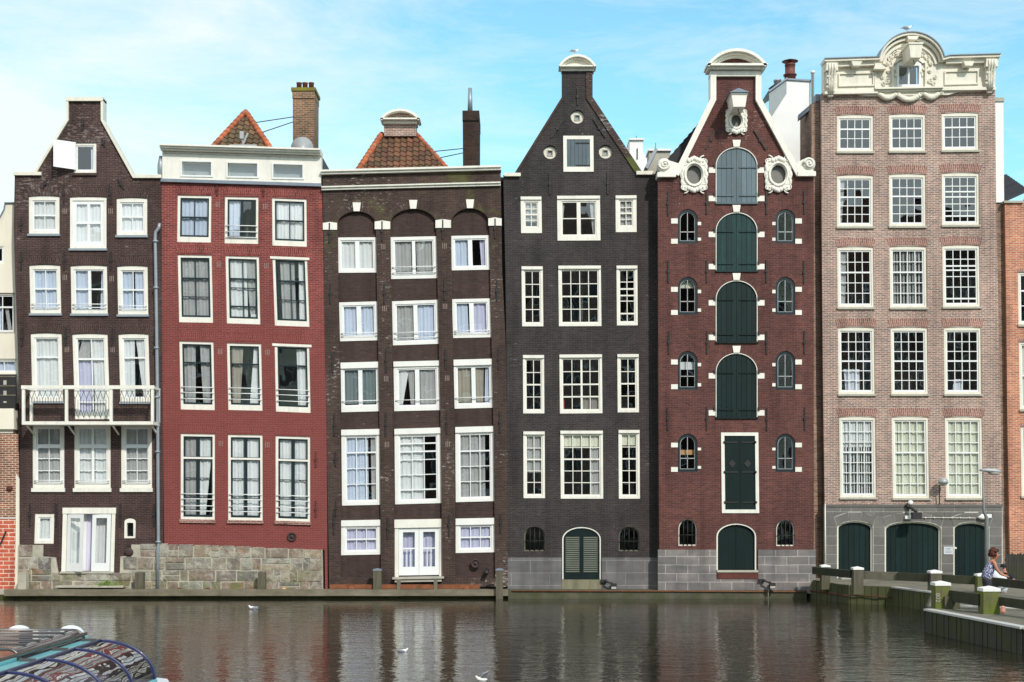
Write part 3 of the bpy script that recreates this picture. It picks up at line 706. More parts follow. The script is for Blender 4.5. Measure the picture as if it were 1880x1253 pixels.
for (a, b, c_) in ((59.5, 118, 0), (136, 203, .1), (222, 279, 0)):
    window(h, a, 779, b, 896.5, sx=.3, cw=.13, rec=.03, cur_=cur('F', 'curtain_grey') if not c_ else cur('B', 'curtain_white'), sill='cream', sillh=.14, ups=1, downs=3, meet=.32, transom=.14, mull=c_, guards=[.88, .91], sw=.05)
window(h, 64.3, 943.7, 100, 998.5, sx=-1.5, cw=.12, rec=.02, cols=1, ups=0, downs=1, cur_=cur('F'), sw=.05)
window(h, 135, 262.7, 177, 318.5, cw=.09, rec=.03, cols=1, ups=0, downs=1, cur_=[(.75, 1, .75, 1, 0, 1, 'curtain_blue')], sill='brick_umber', sillh=.09, name='attic_window')
# little arched light
ar = arched(228.8, 249.2, 952.4, 988.5, spring=958, sx=-.6, n=8); h.holes.append(h.pl(ar)[::-1])
inn = arched(233, 245, 960, 985, spring=961, n=4)
o = slab(h, ar, -.01, .08, 'cream', 'arched_window', holes=[h.pl(inn)[::-1]])
m = MB(); m.sheet(h.pl(inn), h.y + .07); m.build('pane', 'glass_dark', o)
# canal door pair, left leaf ajar
Q = Quad(h, 116.2, 932.5, 212.5, 1050, sx=-3.2, sy=0); h.holes.append([tuple(Q.m(.04, .04)), tuple(Q.m(Q.w - .04, .04)), tuple(Q.m(Q.w - .04, Q.h - .02)), tuple(Q.m(.04, Q.h - .02))])
c = MB(); Q.box(c, 0, .15, 0, Q.h, -.03, .14); Q.box(c, Q.w - .13, Q.w, 0, Q.h, -.03, .14); Q.box(c, -.01, Q.w + .02, 0, .22, -.05, .14); dr = c.build('canal_door', 'cream', h.e)
def leaf(Q, a0, a1, b0, b1, y, ang_dy, st=.14, bt=.30):
    mb = MB()
    def bx(p0, p1, q0, q1):
        P = []
        for yy in (0, .05):
            for (a, b) in ((p0, q1), (p1, q1), (p1, q0), (p0, q0)):
                w = Q.m(a, b); P.append((w.x, y + yy + ang_dy * (a - a0) / (a1 - a0), w.y))
        mb.hexa(P)
    bx(a0, a0 + st, b0, b1); bx(a1 - st, a1, b0, b1); bx(a0 + st, a1 - st, b0, b0 + st); bx(a0 + st, a1 - st, b1 - bt, b1)
    return mb
for (a0, a1, ang) in ((.17, .86, -.35), (1.08, Q.w - .15, -.06)):
    lf = leaf(Q, a0, a1, .24, Q.h - .02, .0, ang).build('door_leaf', 'white_paint', dr)
    g = MB(); q = [Q.m(a0 + .14, Q.h - .32), Q.m(a1 - .14, Q.h - .32), Q.m(a1 - .14, .38), Q.m(a0 + .14, .38)]
    ys = [.03 + ang * .2, .03 + ang * .8, .03 + ang * .8, .03 + ang * .2]; g.face([(p.x, y_, p.y) for p, y_ in zip(q, ys)]); g.build('pane', 'glass', dr)
for mt, mb in curtain(h, Q, .15, Q.w - .15, .22, Q.h, [(0, .42, 0, .40, 0, 1, 'curtain_white'), (.40, .58, .40, .58, 0, 1, 'curtain_lilac'), (.58, 1, .58, 1, 0, 1, 'curtain_white')], .28).items(): mb.build('curtain', mt, dr)
m = MB(); Q.box(m, -.02, Q.w + .02, Q.h - .01, Q.h + .06, -.14, .12); m.build('threshold', 'stone_sill', dr)
for a in ((52.7, 109.3, 345, 361), (128.5, 195.5, 347, 363), (213.9, 270.5, 349, 364.5), (53.5, 110.6, 471, 487.5), (129.3, 196.5, 472, 488.5), (215, 271, 473, 489.5), (56, 113.2, 598, 613), (132.5, 197.5, 599, 614), (217.3, 272.6, 599, 614)):
    flat_arch(h, *a, splay=5, camber=.04, mat='brick_brown')
flat_arch(h, 135, 177, 256, 262.5, splay=1, camber=0, mat='brick_brown')
OUT1 = [(36, 1075), (36, 800), (33, 650), (28, 520), (25, 420), (27, 322), (66, 322), (125, 222), (125, 184), (188, 184), (188, 222), (247, 327), (296, 327), (297, 500), (298.5, 800), (300, 1075)]
wall(h, OUT1, 'brick_brown')
shell(h, [(37, 1075), (27, 420), (28, 338), (60, 335), (157, 245), (235, 335), (295, 335), (299, 1075)])
interior(h, 38, 296, 330, 1060, [470, 600, 765, 925])
m = MB(); m.band(h.pl([(62, 320), (122.3, 221), (122.3, 183)]), 4.5 * h.s, -.09, .34); m.band(h.pl([(190.7, 183), (190.7, 221), (249, 326)]), 4.5 * h.s, -.09, .34)
m.prism(h.pl([(122.3, 187), (190.7, 187), (190.7, 180), (122.3, 180)]), -.11, .36)
m.prism(h.pl([(26, 323), (77, 323), (77, 317), (26, 317)]), -.10, .35); m.prism(h.pl([(245, 328), (297, 328), (297, 322), (245, 322)]), -.10, .35); m.build('coping', 'cream_deep', h.e)
# open attic shutter
m = MB(); p0 = h.p(139.6, 262.5); p1 = h.p(105, 261.5); z0 = h.Z(312.5)
m.hexa([(p1[0], -.42, z0 + .03), (p0[0], -.06, z0), (p0[0], -.06, p0[1]), (p1[0], -.42, p1[1]), (p1[0], -.36, z0 + .03), (p0[0], -.01, z0), (p0[0], -.01, p0[1]), (p1[0], -.36, p1[1])]); m.build('shutter', 'white_paint', h.e)
anchors(h, [(117, 339, 34), (202, 339, 36, 2), (39, 400, 24), (39, 462, 34), (118, 462, 34), (204, 462, 34), (41, 602, 34), (121, 602, 34), (206, 602, 34), (55, 925, 42), (103, 925, 42), (221.5, 925, 42), (283, 925, 42), (284, 610, 34), (152, 218, 22), (190, 256, 14, 3), (83, 330, 16, -4), (222, 330, 18, 5)])
# balcony
b = MB(); yf = -.95; dz = lambda py: ZC + (HY - py) * (DIST + yf) / FPX; dx = lambda px: (px - 940) * (DIST + yf) / FPX
b.box(dx(40), dx(281), yf, -.0, dz(780), dz(774)); blc = b.build('balcony', 'cream', h.e)
for (x0, x1) in ((40, 45), (119, 124), (201, 206), (277, 282)):
    m = MB(); m.box(dx(x0), dx(x1), yf, yf + .09, dz(774), dz(714)); m.build('post', 'cream', blc)
m = MB(); m.box(dx(39), dx(283), yf - .02, yf + .11, dz(714.5), dz(708))
for x in (40, 278): m.box(dx(x), dx(x + 4), yf + .11, .0, dz(714), dz(709.5)); m.box(dx(x), dx(x + 4), -.14, -.02, dz(774), dz(714))
m.build('handrail', 'cream', blc)
m = MB(); zt, zb = dz(718), dz(773)
for (x0, x1, full) in ((47, 118, 0), (127, 199, 1), (208, 276, 0)):
    n = 7; m.tube([(dx(x0), yf + .05, zt), (dx(x1), yf + .05, zt)], .012, 5)
    for i in range(n):
        xc = dx(x0 + (x1 - x0) * (i + .5) / n); w = dx(x1) - dx(x0); w = w / n / 2; zm = zt - (zt - zb) * .30; y_ = yf + .05
        for sg in (-1, 1):
            path = [(xc, y_, zt), (xc + sg * w * .3, y_, zt - .12), (xc + sg * w, y_, zm + .04), (xc + sg * w, y_, zm - .12)]
            if full: path += [(xc + sg * w, y_, zb + .42), (xc, y_, zb + .12)]
            m.tube(path, .009, 4)
        m.tube([(xc, y_, zm), (xc, y_, zb if not full else zb + .3)] if full else [(xc, y_, zm + .1), (xc, y_, zm - .35)], .008, 4)
m.build('ironwork', 'iron', blc)
m = MB()
for x in (46, 122, 204, 276): m.bar((dx(x), yf + .2, dz(781)), (dx(x) , -.0, dz(796)), .05, .05)
m.build('bracket', 'cream', blc)
# drainpipe between houses one and two
m = MB(); xs = lambda px, py: (h.X(px), -.16, h.Z(py))
m.tube([xs(295, 412), xs(294, 420), xs(288, 428), xs(287, 440), xs(288.5, 520), xs(291, 700), xs(292, 860), xs(293, 1000), xs(291.5, 1012), xs(291.5, 1086)], .062, 10)
for py in (445, 530, 640, 730, 830, 995): m.lathe(xs(287.6 + (py - 440) * .0095, py), [(.10, -.035), (.10, .035)], 10)
m.build('drainpipe', 'zinc', h.e)
m = MB(); m.lathe((h.X(238), -.05, h.Z(1014)), [(.16, 0), (.16, -.06), (.08, -.08)], 14, 'y'); m.build('vent', 'vent_iron', h.e)

for (a_, b_) in [(119, 388), (203, 388), (119, 510), (205, 512), (123, 642), (207, 642)]:
    m = MB()
    for k_ in (-3.2, 0, 3.2): x_, z_ = h.p(a_ + k_, b_); m.box(x_ - .011, x_ + .011, h.y - .006, h.y + .01, z_ - .10, z_ + .10)
    m.build('air_slots', 'slot', h.e)
# ================================================================== HOUSE 2: red painted brick, flat cornice
h = House('cornice_house', 'red painted brick house with cream attic cornice, dark green sashes and an orange roof peak', 'house', .02, 298, 600)
G = 'dark_green_sash'
W2 = [
 (dict(q=(326, 358.3, 388.4, 444.5), sx=-1, sy=1.2), cur('F', 'curtain_blue'), dict(cols=2)),
 (dict(q=(412.7, 361, 474.7, 447), sx=-.5, sy=1.2), [(0, .44, 0, .42, 0, 1, 'curtain_blue')], dict(cols=2, ups=0, downs=1, mull=.09, guards=[.62, .75, .87])),
 (dict(q=(499.3, 363.5, 563, 451), sx=.7, sy=2.5), cur('F'), dict(cols=2)),
 (dict(q=(326, 468, 388.8, 592), sx=2.6, sy=1), cur('F', 'curtain_grey'), dict(cols=2, ups=1, downs=2, meet=.34)),
 (dict(q=(413.8, 469.7, 475.6, 594), sx=2.6, sy=2), [(0, .62, 0, .62, 0, 1, 'curtain_white'), (.6, 1, .7, .86, 0, .9, 'curtain_grey'), (.72, 1, .72, 1, .90, 1, 'curtain_white')], dict(cols=2, hb=[(.33, .06), (.49, .03), (.82, .05)])),
 (dict(q=(500, 472, 564, 598), sx=4.5, sy=2.5), [(.16, .62, .18, .62, 0, 1, 'curtain_grey'), (.76, 1, .72, 1, 0, 1, 'curtain_white')], dict(cols=2, ups=1, downs=2, meet=.34, capx=.08)),
 (dict(q=(329, 626.6, 392, 752), sx=2.6, sy=1.5), cur('G', 'curtain_grey'), dict(cols=1, ups=1, downs=1, meet=.30, guards=[.67, .75, .84])),
 (dict(q=(416.4, 630, 479.6, 753), sx=2.6, sy=1.5), [(0, .45, 0, .32, 0, 1, 'curtain_beige'), (.8, 1, .62, 1, 0, 1, 'curtain_white')], dict(cols=1, ups=1, downs=1, meet=.30, guards=[.67, .75, .84])),
 (dict(q=(504, 632, 568, 756), sx=2.5, sy=2.5), [(.62, 1, .64, 1, 0, 1, 'curtain_white')], dict(cols=1, ups=1, downs=1, meet=.30, guards=[.67, .75, .84], capx=.08)),
 (dict(q=(331.6, 796.3, 394.8, 953.7), sx=-.2, sy=1), [(0, .5, 0, .5, 0, 1, 'curtain_grey'), (.5, .97, .5, .72, 0, 1, 'curtain_white')], dict(D=1)),
 (dict(q=(418.4, 798, 482.2, 955), sx=.3, sy=1), [(0, .5, 0, .5, 0, 1, 'curtain_white'), (.52, 1, .52, 1, 0, 1, 'curtain_white')], dict(D=1)),
 (dict(q=(505.8, 800.4, 569.6, 956.4), sx=0, sy=2), cur('F'), dict(D=1)),
]
for a, cu, kw in W2:
    if kw.pop('D', 0):
        w_, Q, (A0, A1, B0, B1, ys) = window(h, *a['q'], sx=a['sx'], sy=a['sy'], cw=.095, rec=.03, sm=G, sw=.06, cur_=cu, cols=2, bar=.03, vb=[(.5, .12)], hb=[(.26, .11), (.52, .03), (.75, .03)], guards=[.70, .76, .84, .90], sill='brick_arch_red', sillh=.12)
        m = MB(); b = B0 + .06 + (B1 - B0 - .14) * .26; Q.box(m, A0, A1, b - .035, b + .035, ys - .03, ys + .02); m.build('transom', 'cream', w_)
    else: window(h, *a['q'], sx=a['sx'], sy=a['sy'], cw=.095, rec=.03, sm=G, sw=.055, bar=kw.pop('bar', .03), foot=.20, cur_=cu, **kw)
for (a, b, t, s_) in ((326, 388, 342, 1), (412, 475, 344, 1.2), (499, 563, 347, 2), (326, 389, 452, 1), (414, 476, 454, 1), (500, 565, 457, 2), (329, 392, 611, 1), (416, 480, 613, 1.5), (504, 569, 616, 2), (331, 395, 781, 1), (418, 482, 783, 1), (506, 570, 785, 2)):
    flat_arch(h, a, b, t, t + 14, sy=s_, splay=4, camber=.02, mat='brick_red')
OUT2 = [(301.5, 1010), (299, 800), (297, 500), (296, 334), (591, 343), (593.4, 460), (600, 790), (601, 1010)]
wall(h, OUT2, 'brick_red'); shell(h, [(302, 1075), (298, 600), (299, 275), (589, 283), (594, 600), (600, 1075)])
m = MB(); m.prism(h.pl([(597, 1082), (601.5, 1082), (601, 1005), (596, 1005)]), h.y - .02, h.y + .2); m.build('corner_strip', 'brick_red', h.e)
interior(h, 300, 592, 345, 1000, [462, 608, 775], depth=3.4)
hs = []; Qs = []
for (a, b, t, u) in ((335, 388.4, 297.6, 322.5), (419, 472.8, 300.2, 324.5), (502.7, 556, 302.6, 327)):
    hs.append(h.pl([(a, u), (b, u + 1), (b, t + 1.6), (a, t)])[::-1]); Qs.append((a, b, t, u))
cr = slab(h, [(298.7, 329), (589.6, 338), (590, 288), (298.7, 279)], -.06, .3, 'cream', 'attic_cornice', holes=hs)
m = MB(); T = [(297.5, 269), (590.8, 278)]
m.band(h.pl(T), 3.2 * h.s, h.y - .42, h.y + .35); m.band(h.pl([(a, b + 3.2) for a, b in T]), 3.2 * h.s, h.y - .34, h.y + .3); m.band(h.pl([(a, b + 6.4) for a, b in T]), 3.2 * h.s, h.y - .24, h.y + .3); m.build('moulding', 'cream', cr)
m = MB()
for i in range(72):
    px = 300 + i * 4.0; py = 279.6 + (px - 298.7) * .031; p = h.p(px, py); m.box(p[0], p[0] + .042, h.y - .13, h.y - .05, p[1] - .055, p[1])
m.build('dentil', 'cream', cr)
for (a, b, t, u) in Qs:
    m = MB(); m.band(h.pl([(a - 3, t - 3), (b + 3, t - 1.4), (b + 3, u + 4), (a - 3, u + 3)]), 3 * h.s, h.y - .09, h.y + .02, True); f_ = m.build('attic_window', 'white_paint', cr)
for (a, b, t, u) in Qs:
    m = MB(); q = h.pl([(a - .5, u + .5), (b + .5, u + 1.5), (b + .5, t + 1), (a - .5, t - .5)]); m.face([(x, h.y + .04, z) for x, z in q]); m.build('pane', 'glass', cr)
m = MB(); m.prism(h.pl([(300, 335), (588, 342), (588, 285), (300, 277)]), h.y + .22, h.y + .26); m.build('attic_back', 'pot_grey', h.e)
slab(h, [(296, 335), (591, 344), (590.5, 338.3), (297, 329.3)], -.12, .1, 'lead', 'lead_flashing')
anchors(h, [(399, 336, 24), (484, 338, 24), (580, 830, 28), (580, 920, 30)], mat='rust_dark')
m = MB(); m.lathe((h.X(536), h.y, h.Z(986)), [(.17, .0), (.17, -.05), (.12, -.06), (.12, -.03), (.05, -.03), (.05, -.07)], 18, 'y'); m.build('vent', 'vent_iron', h.e)
# hipped roof peak and chimney
yr = h.y + 1.0; yp = yr + 1.6; pk = h.q(451, 207, yp); e0 = h.q(376, 286, yr); e1 = h.q(508, 290, yr)
pantiles([e0, e1, (pk[0] + .05, yp, pk[2]), (pk[0] - .05, yp, pk[2])], 10, parent=h.e, name='hip_roof')
for e in (e0, e1): ridge_tiles(e, (pk[0], yp, pk[2] + .03), 12, .11, h.e)
m = MB()
for e in (e0, e1): m.face([e, pk, (pk[0], yr + 7, pk[2]), (e[0], yr + 7, e[2])])
m.build('roof_slope', 'roof_dark', h.e)
def chimney(h, x0, x1, y0, y1, yy, mat, dep=1.1, ybot=310):
    m = MB(); Y = h.y + yy; P = lambda pts: [(h.q(a, b, Y)[0], h.q(a, b, Y)[2]) for a, b in pts]
    m.prism(P([(x0 + 1, ybot), (x1 - 1, ybot), (x1 - .5, y0 + 18), (x0 + .5, y0 + 18)]), Y, Y + dep)
    m.prism(P([(x0, y0 + 18), (x1, y0 + 18), (x1, y0), (x0, y0)]), Y - .05, Y + dep + .05)
    return m.build('chimney', mat, h.e)
ch = chimney(h, 537, 578, 163, 278, 1.6, 'brick_chimney'); Y = h.y + 1.6
m = MB(); p = h.q(537, 168, Y); q = h.q(578, 162, Y); m.box(p[0] - .04, q[0] + .04, Y - .09, Y + 1.2, p[2], q[2]); m.build('chimney_cap', 'moss_brick', ch)
for px in (547, 558, 569.5):
    m = MB(); p = h.q(px, 163, Y); m.lathe((p[0], Y + .3, p[2]), [(.10, 0), (.095, .26), (.11, .27), (.11, .31), (.09, .31)], 12); m.build('chimney_pot', 'flue', ch)
m = MB(); a = h.q(466, 226, yp - .4); b = h.q(539, 215, Y); m.tube([a, b], .018, 5); a = h.q(480, 244, yp - .8); b = h.q(539, 224, Y); m.tube([a, b], .018, 5); m.build('stay_rod', 'iron', ch)
# skylight dish and mast
m = MB(); p = h.p(552, 273); c0 = Vector((p[0], h.y + .55, p[1] + .1)); rows = []
for i in range(5):
    r_ = .42 * i / 4
    rows.append((max(r_, .01), .22 * (r_ / .42) ** 2 * -1))
m.lathe(c0, rows, 20, 'y'); o = m.build('satellite_dish', 'lamp_metal', None, base=tuple(c0)); tag(o, 'grey mesh dish aerial on the cornice, beside the brick chimney', 'satellite dish')
m = MB(); p = h.p(446, 272); m.box(p[0] - .5, p[0] + .5, h.y - .02, h.y + .4, p[1], p[1] + .12); m.box(p[0] - .12, p[0] + .02, h.y + .0, h.y + .12, p[1] + .35, p[1] + .62); m.bar((p[0] - .05, h.y + .1, p[1] + .1), (p[0] + .12, h.y + .3, p[1] + .62), .05); m.bar((p[0], h.y + .1, p[1] + .1), (p[0] - .05, h.y + .06, p[1] + .4), .04)
o = m.build('camera_mast', 'lamp_metal', None, base=(p[0], h.y, p[1])); tag(o, 'small white box on a grey bracket before the orange roof peak', 'rooftop device')
m = MB(); p = h.p(294, 307); m.lathe((p[0], .1, p[1]), [(.03, -.42), (.12, -.2), (.12, .1), (.06, .42)], 10); m.build('hopper_vent', 'zinc', h.e)

for (a_, b_) in [(400, 376), (487, 379), (402, 486), (489, 488), (404, 646), (491, 647), (405.5, 815), (491, 817)]:
    m = MB()
    for k_ in (-3.2, 0, 3.2): x_, z_ = h.p(a_ + k_, b_); m.box(x_ - .011, x_ + .011, h.y - .006, h.y + .01, z_ - .10, z_ + .10)
    m.build('air_slots', 'slot', h.e)
DEF_CM[0] = 'cream_cool'
# ================================================================== HOUSE 3: umber brick with arched bays
h = House('arched_bay_house', 'wide umber brick house with three round-arched window bays and mossy parapet', 'house', 0, 591, 932)
BAYS = [(620, 690, 388.6, 626, 699.5), (716.5, 801, 384, 724, 812), (828, 898, 383, 836, 909)]
bh = []
for (a, b, t, c, d) in BAYS:
    sp = 412; pts = [(c, 1062), (c - (c - a) * .25, 800), (a + (c - a) * .2, 520)] + arcpts((a + b) / 2, sp, (b - a) / 2, sp - t, 180, 0, 18) + [(b + (d - b) * .2, 520), (d - (d - b) * .25, 800), (d, 1062)]
    bh.append(h.pl(pts)[::-1])
OUT3 = [(604, 1078), (603, 1000), (600, 800), (596, 600), (592, 316), (919, 308), (922, 500), (928, 620), (931.5, 800), (932, 1078)]
IN = []; DY = .12
def w3(q, sx, sy, c, **k):
    window(h, *q, sx=sx, sy=sy, dy=DY, rec=-.025, holes=IN, cur_=c, **k)
w3((618.6, 435.6, 690.7, 500.5), 1.5, -.6, cur('F'), cw=.10, sw=.05, mull=.16, cols=2, ups=0, downs=1)
w3((715.9, 435, 801, 512), 2, -1.8, cur('B', 'curtain_grey'), cw=.12, mull=.12, cols=2, ups=0, downs=1, guards=[.72, .86])
w3((827, 432.6, 897.5, 496), 1.8, -1.3, [(0, .46, 0, .42, 0, 1, 'curtain_blue'), (.78, 1, .82, 1, 0, 1, 'curtain_lilac')], cw=.11, mull=.16, cols=2, ups=0, downs=1)
w3((621.9, 555, 693.2, 626.5), 1.8, -2, cur('F', 'curtain_blue'), cw=.12, mull=.17, cols=2, ups=0, downs=1, guards=[.80, .87])
w3((719.3, 553, 804.5, 634), 1.8, -3, [(0, .5, 0, .48, 0, 1, 'curtain_grey'), (.56, 1, .54, 1, 0, 1, 'curtain_blue')], cw=.12, mull=.15, cols=2, ups=0, downs=1, guards=[.72, .84])
w3((829.6, 549, 900, 620.5), 2.2, -1.5, [(0, .38, 0, .40, 0, 1, 'curtain_blue'), (.5, 1, .5, 1, 0, 1, 'curtain_lilac')], cw=.12, mull=.17, cols=2, ups=0, downs=1, guards=[.82, .88])
w3((624.8, 667, 696, 757), 1.3, -2, [(0, 1, 0, 1, 0, .9, 'blind_grey')], cw=.09, head=.22, foot=.2, mull=.15, cols=2, ups=0, downs=1, guards=[.78], capb=.2)
w3((722, 665, 807.9, 755), 1.4, -2, cur('S', 'curtain_white', 'curtain_grey'), cw=.14, head=.25, foot=.16, mull=.16, cols=2, ups=0, downs=1, guards=[.78], capb=.17)
w3((832.5, 661.6, 904.3, 750.5), 1.9, -2, [(0, .48, 0, .48, 0, 1, 'curtain_beige'), (.5, .8, .5, .76, 0, 1, 'curtain_beige'), (.84, 1, .8, 1, 0, 1, 'curtain_blue')], cw=.10, head=.24, foot=.14, mull=.15, cols=2, ups=0, downs=1, guards=[.78], capb=.2)
w3((626, 790.3, 698, 928.7), 1.4, -1.6, [(0, .70, 0, .70, 0, 1, 'curtain_blue'), (.78, 1, .8, 1, 0, 1, 'curtain_grey')], cw=.14, head=.24, foot=.14, cols=3, ups=1, downs=3, meet=.24, capb=.19)
w3((723.8, 788.7, 810, 926.5), 1.2, -2.5, [(0, .66, 0, .66, 0, 1, 'curtain_white')], cw=.16, head=.24, foot=.12, cols=3, hb=[(.11, .05), (.24, .055), (.37, .03), (.61, .03), (.85, .055)], capb=.19)
w3((835.6, 785.4, 907.7, 922.4), 1, -2, [(0, .80, 0, .80, 0, 1, 'curtain_grey')], cw=.14, head=.24, foot=.13, cols=3, ups=1, downs=3, meet=.26, capb=.19)
w3((626, 957, 700, 1020), -.3, -1.5, cur('F', 'curtain_lilac'), cw=.16, head=.26, foot=.13, cols=3, ups=1, downs=1, capb=.2)
w3((836.4, 953.6, 909, 1016), 0, -1.5, cur('F', 'curtain_lilac'), cw=.14, head=.26, foot=.13, cols=3, ups=1, downs=1, capb=.22)
# canal doors
Q = Quad(h, 724.3, 955, 812.3, 1060, 0, -1.5); y0 = DY - .02; IN.append([tuple(Q.m(.05, .05)), tuple(Q.m(Q.w - .05, .05)), tuple(Q.m(Q.w - .05, Q.h - .05)), tuple(Q.m(.05, Q.h - .05))])
c = MB(); Q.box(c, 0, .14, 0, Q.h, y0, y0 + .16); Q.box(c, Q.w - .12, Q.w, 0, Q.h, y0, y0 + .16); Q.box(c, -.01, Q.w + .01, -.01, .30, y0 - .04, y0 + .16); dr = c.build('canal_door', 'cream', h.e)
mid = (Q.w + .02) / 2
for (a0, a1) in ((.15, mid - .005), (mid + .005, Q.w - .13)):
    lf = leaf(Q, a0, a1, .31, Q.h, y0 + .03, 0, st=.15, bt=.36); b1 = .31 + (Q.h - .31) * .42
    Q.box(lf, a0 + .15, a1 - .15, b1 - .025, b1 + .025, y0 + .035, y0 + .07)
    for f in (.33, .66): a = a0 + .15 + (a1 - a0 - .3) * f; Q.box(lf, a - .014, a + .014, b1, Q.h - .36, y0 + .04, y0 + .07)
    lf.build('door_leaf', 'white_paint', dr)
    g = MB(); q = [Q.m(a0 + .15, Q.h - .36), Q.m(a1 - .15, Q.h - .36), Q.m(a1 - .15, .46), Q.m(a0 + .15, .46)]; g.face([(p.x, y0 + .06, p.y) for p in q]); g.build('pane', 'glass', dr)
for mt, mb in curtain(h, Q, .15, Q.w - .15, .3, Q.h, cur('B', 'curtain_lilac'), y0 + .25).items(): mb.build('curtain', mt, dr)
m = MB(); Q.box(m, -.06, Q.w + .06, Q.h + .001, Q.h + .07, -.22, DY + .1); Q.box(m, .02, Q.w - .02, Q.h + .07, Q.h + .18, -.16, DY + .1); m.build('threshold', 'stone_sill', dr)
hl = h.holes; h.holes = bh; wall(h, OUT3, 'brick_umber', depth=DY + .01); h.holes = hl
wall(h, [(606, 1078), (598, 700), (597, 350), (915, 350), (925, 700), (930, 1078)], 'brick_umber_smooth', holes=IN, dy=DY, name='recessed_wall', depth=.18)
shell(h, [(605, 1078), (600, 700), (593, 318), (918, 312), (928, 700), (931, 1078)]); interior(h, 606, 925, 425, 1070, [530, 645, 775, 945], y0=.46)
for i, (a, b, t, c, d) in enumerate(BAYS):
    cx = (a + b) / 2; strip(h, arcpts(cx, 412, (b - a) / 2 + 14, 412 - t + 14, 176, 4, 24), 14, -.012, .05, 'brick_umber', 'brick_arch', uvb=True)
    keystone(h, cx, t - 16, t, 15, 11)
for (a, b, ya, yb) in ((593, 619, 408, 422.5), (688, 716.5, 405.5, 421.5), (799.5, 828, 403, 419), (896.5, 921, 399.8, 415)):
    slab(h, [(a, yb), (b, yb), (b, ya + 2 if a < 600 else ya + 2), ((a + b) / 2, ya), (a, ya + 2)], -.035, .06, 'cream', 'impost')
T = [(590, 314.5), (920, 306)]
m = MB(); m.band(h.pl(T), 3.5 * h.s, -.22, .4); m.band(h.pl([(a, b + 3.5) for a, b in T]), 4 * h.s, -.15, .4); m.build('coping', 'cream', h.e)
m = MB(); m.band(h.pl([(591, 344), (919, 335.5)]), 2.5 * h.s, -.16, .05); m.band(h.pl([(591, 346.5), (919, 338)]), 4 * h.s, -.10, .05); m.build('string_course', 'cream_old', h.e)
anchors(h, [(605, 410, 36), (701.5, 407, 36), (813, 404, 36), (909, 402, 36), (606.5, 520, 38), (706, 520, 38), (816.5, 514, 38), (912.5, 515, 38), (611, 648, 38), (709, 640, 44), (818.5, 640, 38), (916, 640, 38), (614, 760, 40), (708.5, 758, 44), (820.5, 755, 42), (918, 755, 40), (616, 830, 26), (613, 940, 42), (712, 950, 40), (824.5, 945, 40), (919.5, 944, 34), (617, 920, 28)])
m = MB(); m.lathe((h.X(873), 0, h.Z(1035)), [(.17, .0), (.17, -.05), (.12, -.06), (.12, -.03), (.05, -.03), (.05, -.07)], 18, 'y'); m.build('vent', 'vent_iron', h.e)
m = MB(); m.tube([(h.X(894), .1, h.Z(1048)), (h.X(893), -.3, h.Z(1052))], .085, 10); m.build('outlet_pipe', 'iron', h.e)
# hipped roof, top gable and chimney
yr = .9; yp = yr + 1.7; A, B, Cc, D = h.q(650, 325, yr), h.q(830, 320, yr), h.q(765, 247, yp), h.q(701, 247, yp)
pantiles([A, B, Cc, D], 9, mat='pantile_brown', parent=h.e, name='hip_roof')
ridge_tiles(A, D, 12, .12, h.e); ridge_tiles(B, Cc, 12, .09, h.e)
bk = lambda a: (a[0], yr + 7, a[2])
m = MB(); m.face([A, D, bk(D), bk(A)]); m.face([B, Cc, bk(Cc), bk(B)]); m.face([D, Cc, bk(Cc), bk(D)]); m.build('roof_slope', 'roof_dark', h.e)
class _H: pass
g_ = House.__new__(House); g_.y = yp - .3; g_.s = (DIST + g_.y) / FPX; g_.e = h.e; g_.holes = []
tg = slab(g_, [(705, 250), (764, 250), (764, 222), (705, 222)], 0, .5, 'brick_buff', 'top_gable')
slab(g_, [(703, 222), (768, 222)] + arcpts(735.5, 236, 36, 28, 30, 150, 12), -.05, .5, 'brick_buff', 'tympanum', tg)
m = MB(); m.band(g_.pl(arcpts(735.5, 236, 40, 32, 155, 25, 16)), 4 * g_.s, g_.y - .3, g_.y + .6); m.band(g_.pl([(699, 220.5), (772, 220.5)]), 2.5 * g_.s, g_.y - .3, g_.y + .55); m.band(g_.pl([(704, 223.5), (766, 223.5)]), 5 * g_.s, g_.y - .1, g_.y + .55); m.build('pediment', 'cream', tg)
ch = chimney(h, 849, 880, 204, 310, 1.5, 'brick_chimney_dark', dep=1.9, ybot=320)
m = MB(); q = h.q(863, 208, 2.0); m.lathe(q, [(.10, 0), (.075, .95), (.07, .95)], 12); m.build('flue_pipe', 'zinc', ch)
m = MB(); m.tube([h.q(793, 279, yp - .7), h.q(851, 273, 1.5)], .018, 5); m.tube([h.q(804, 291, yr + .7), h.q(851, 281, 1.5)], .018, 5); m.build('stay_rod', 'iron', ch)

for (a_, b_) in [(703.5, 453), (816, 452), (706, 567), (817, 563), (709, 696), (821, 695), (710.5, 817), (822, 816)]:
    m = MB()
    for k_ in (-3.2, 0, 3.2): x_, z_ = h.p(a_ + k_, b_); m.box(x_ - .011, x_ + .011, h.y - .006, h.y + .01, z_ - .10, z_ + .10)
    m.build('air_slots', 'slot', h.e)
DEF_CM[0] = 'cream'
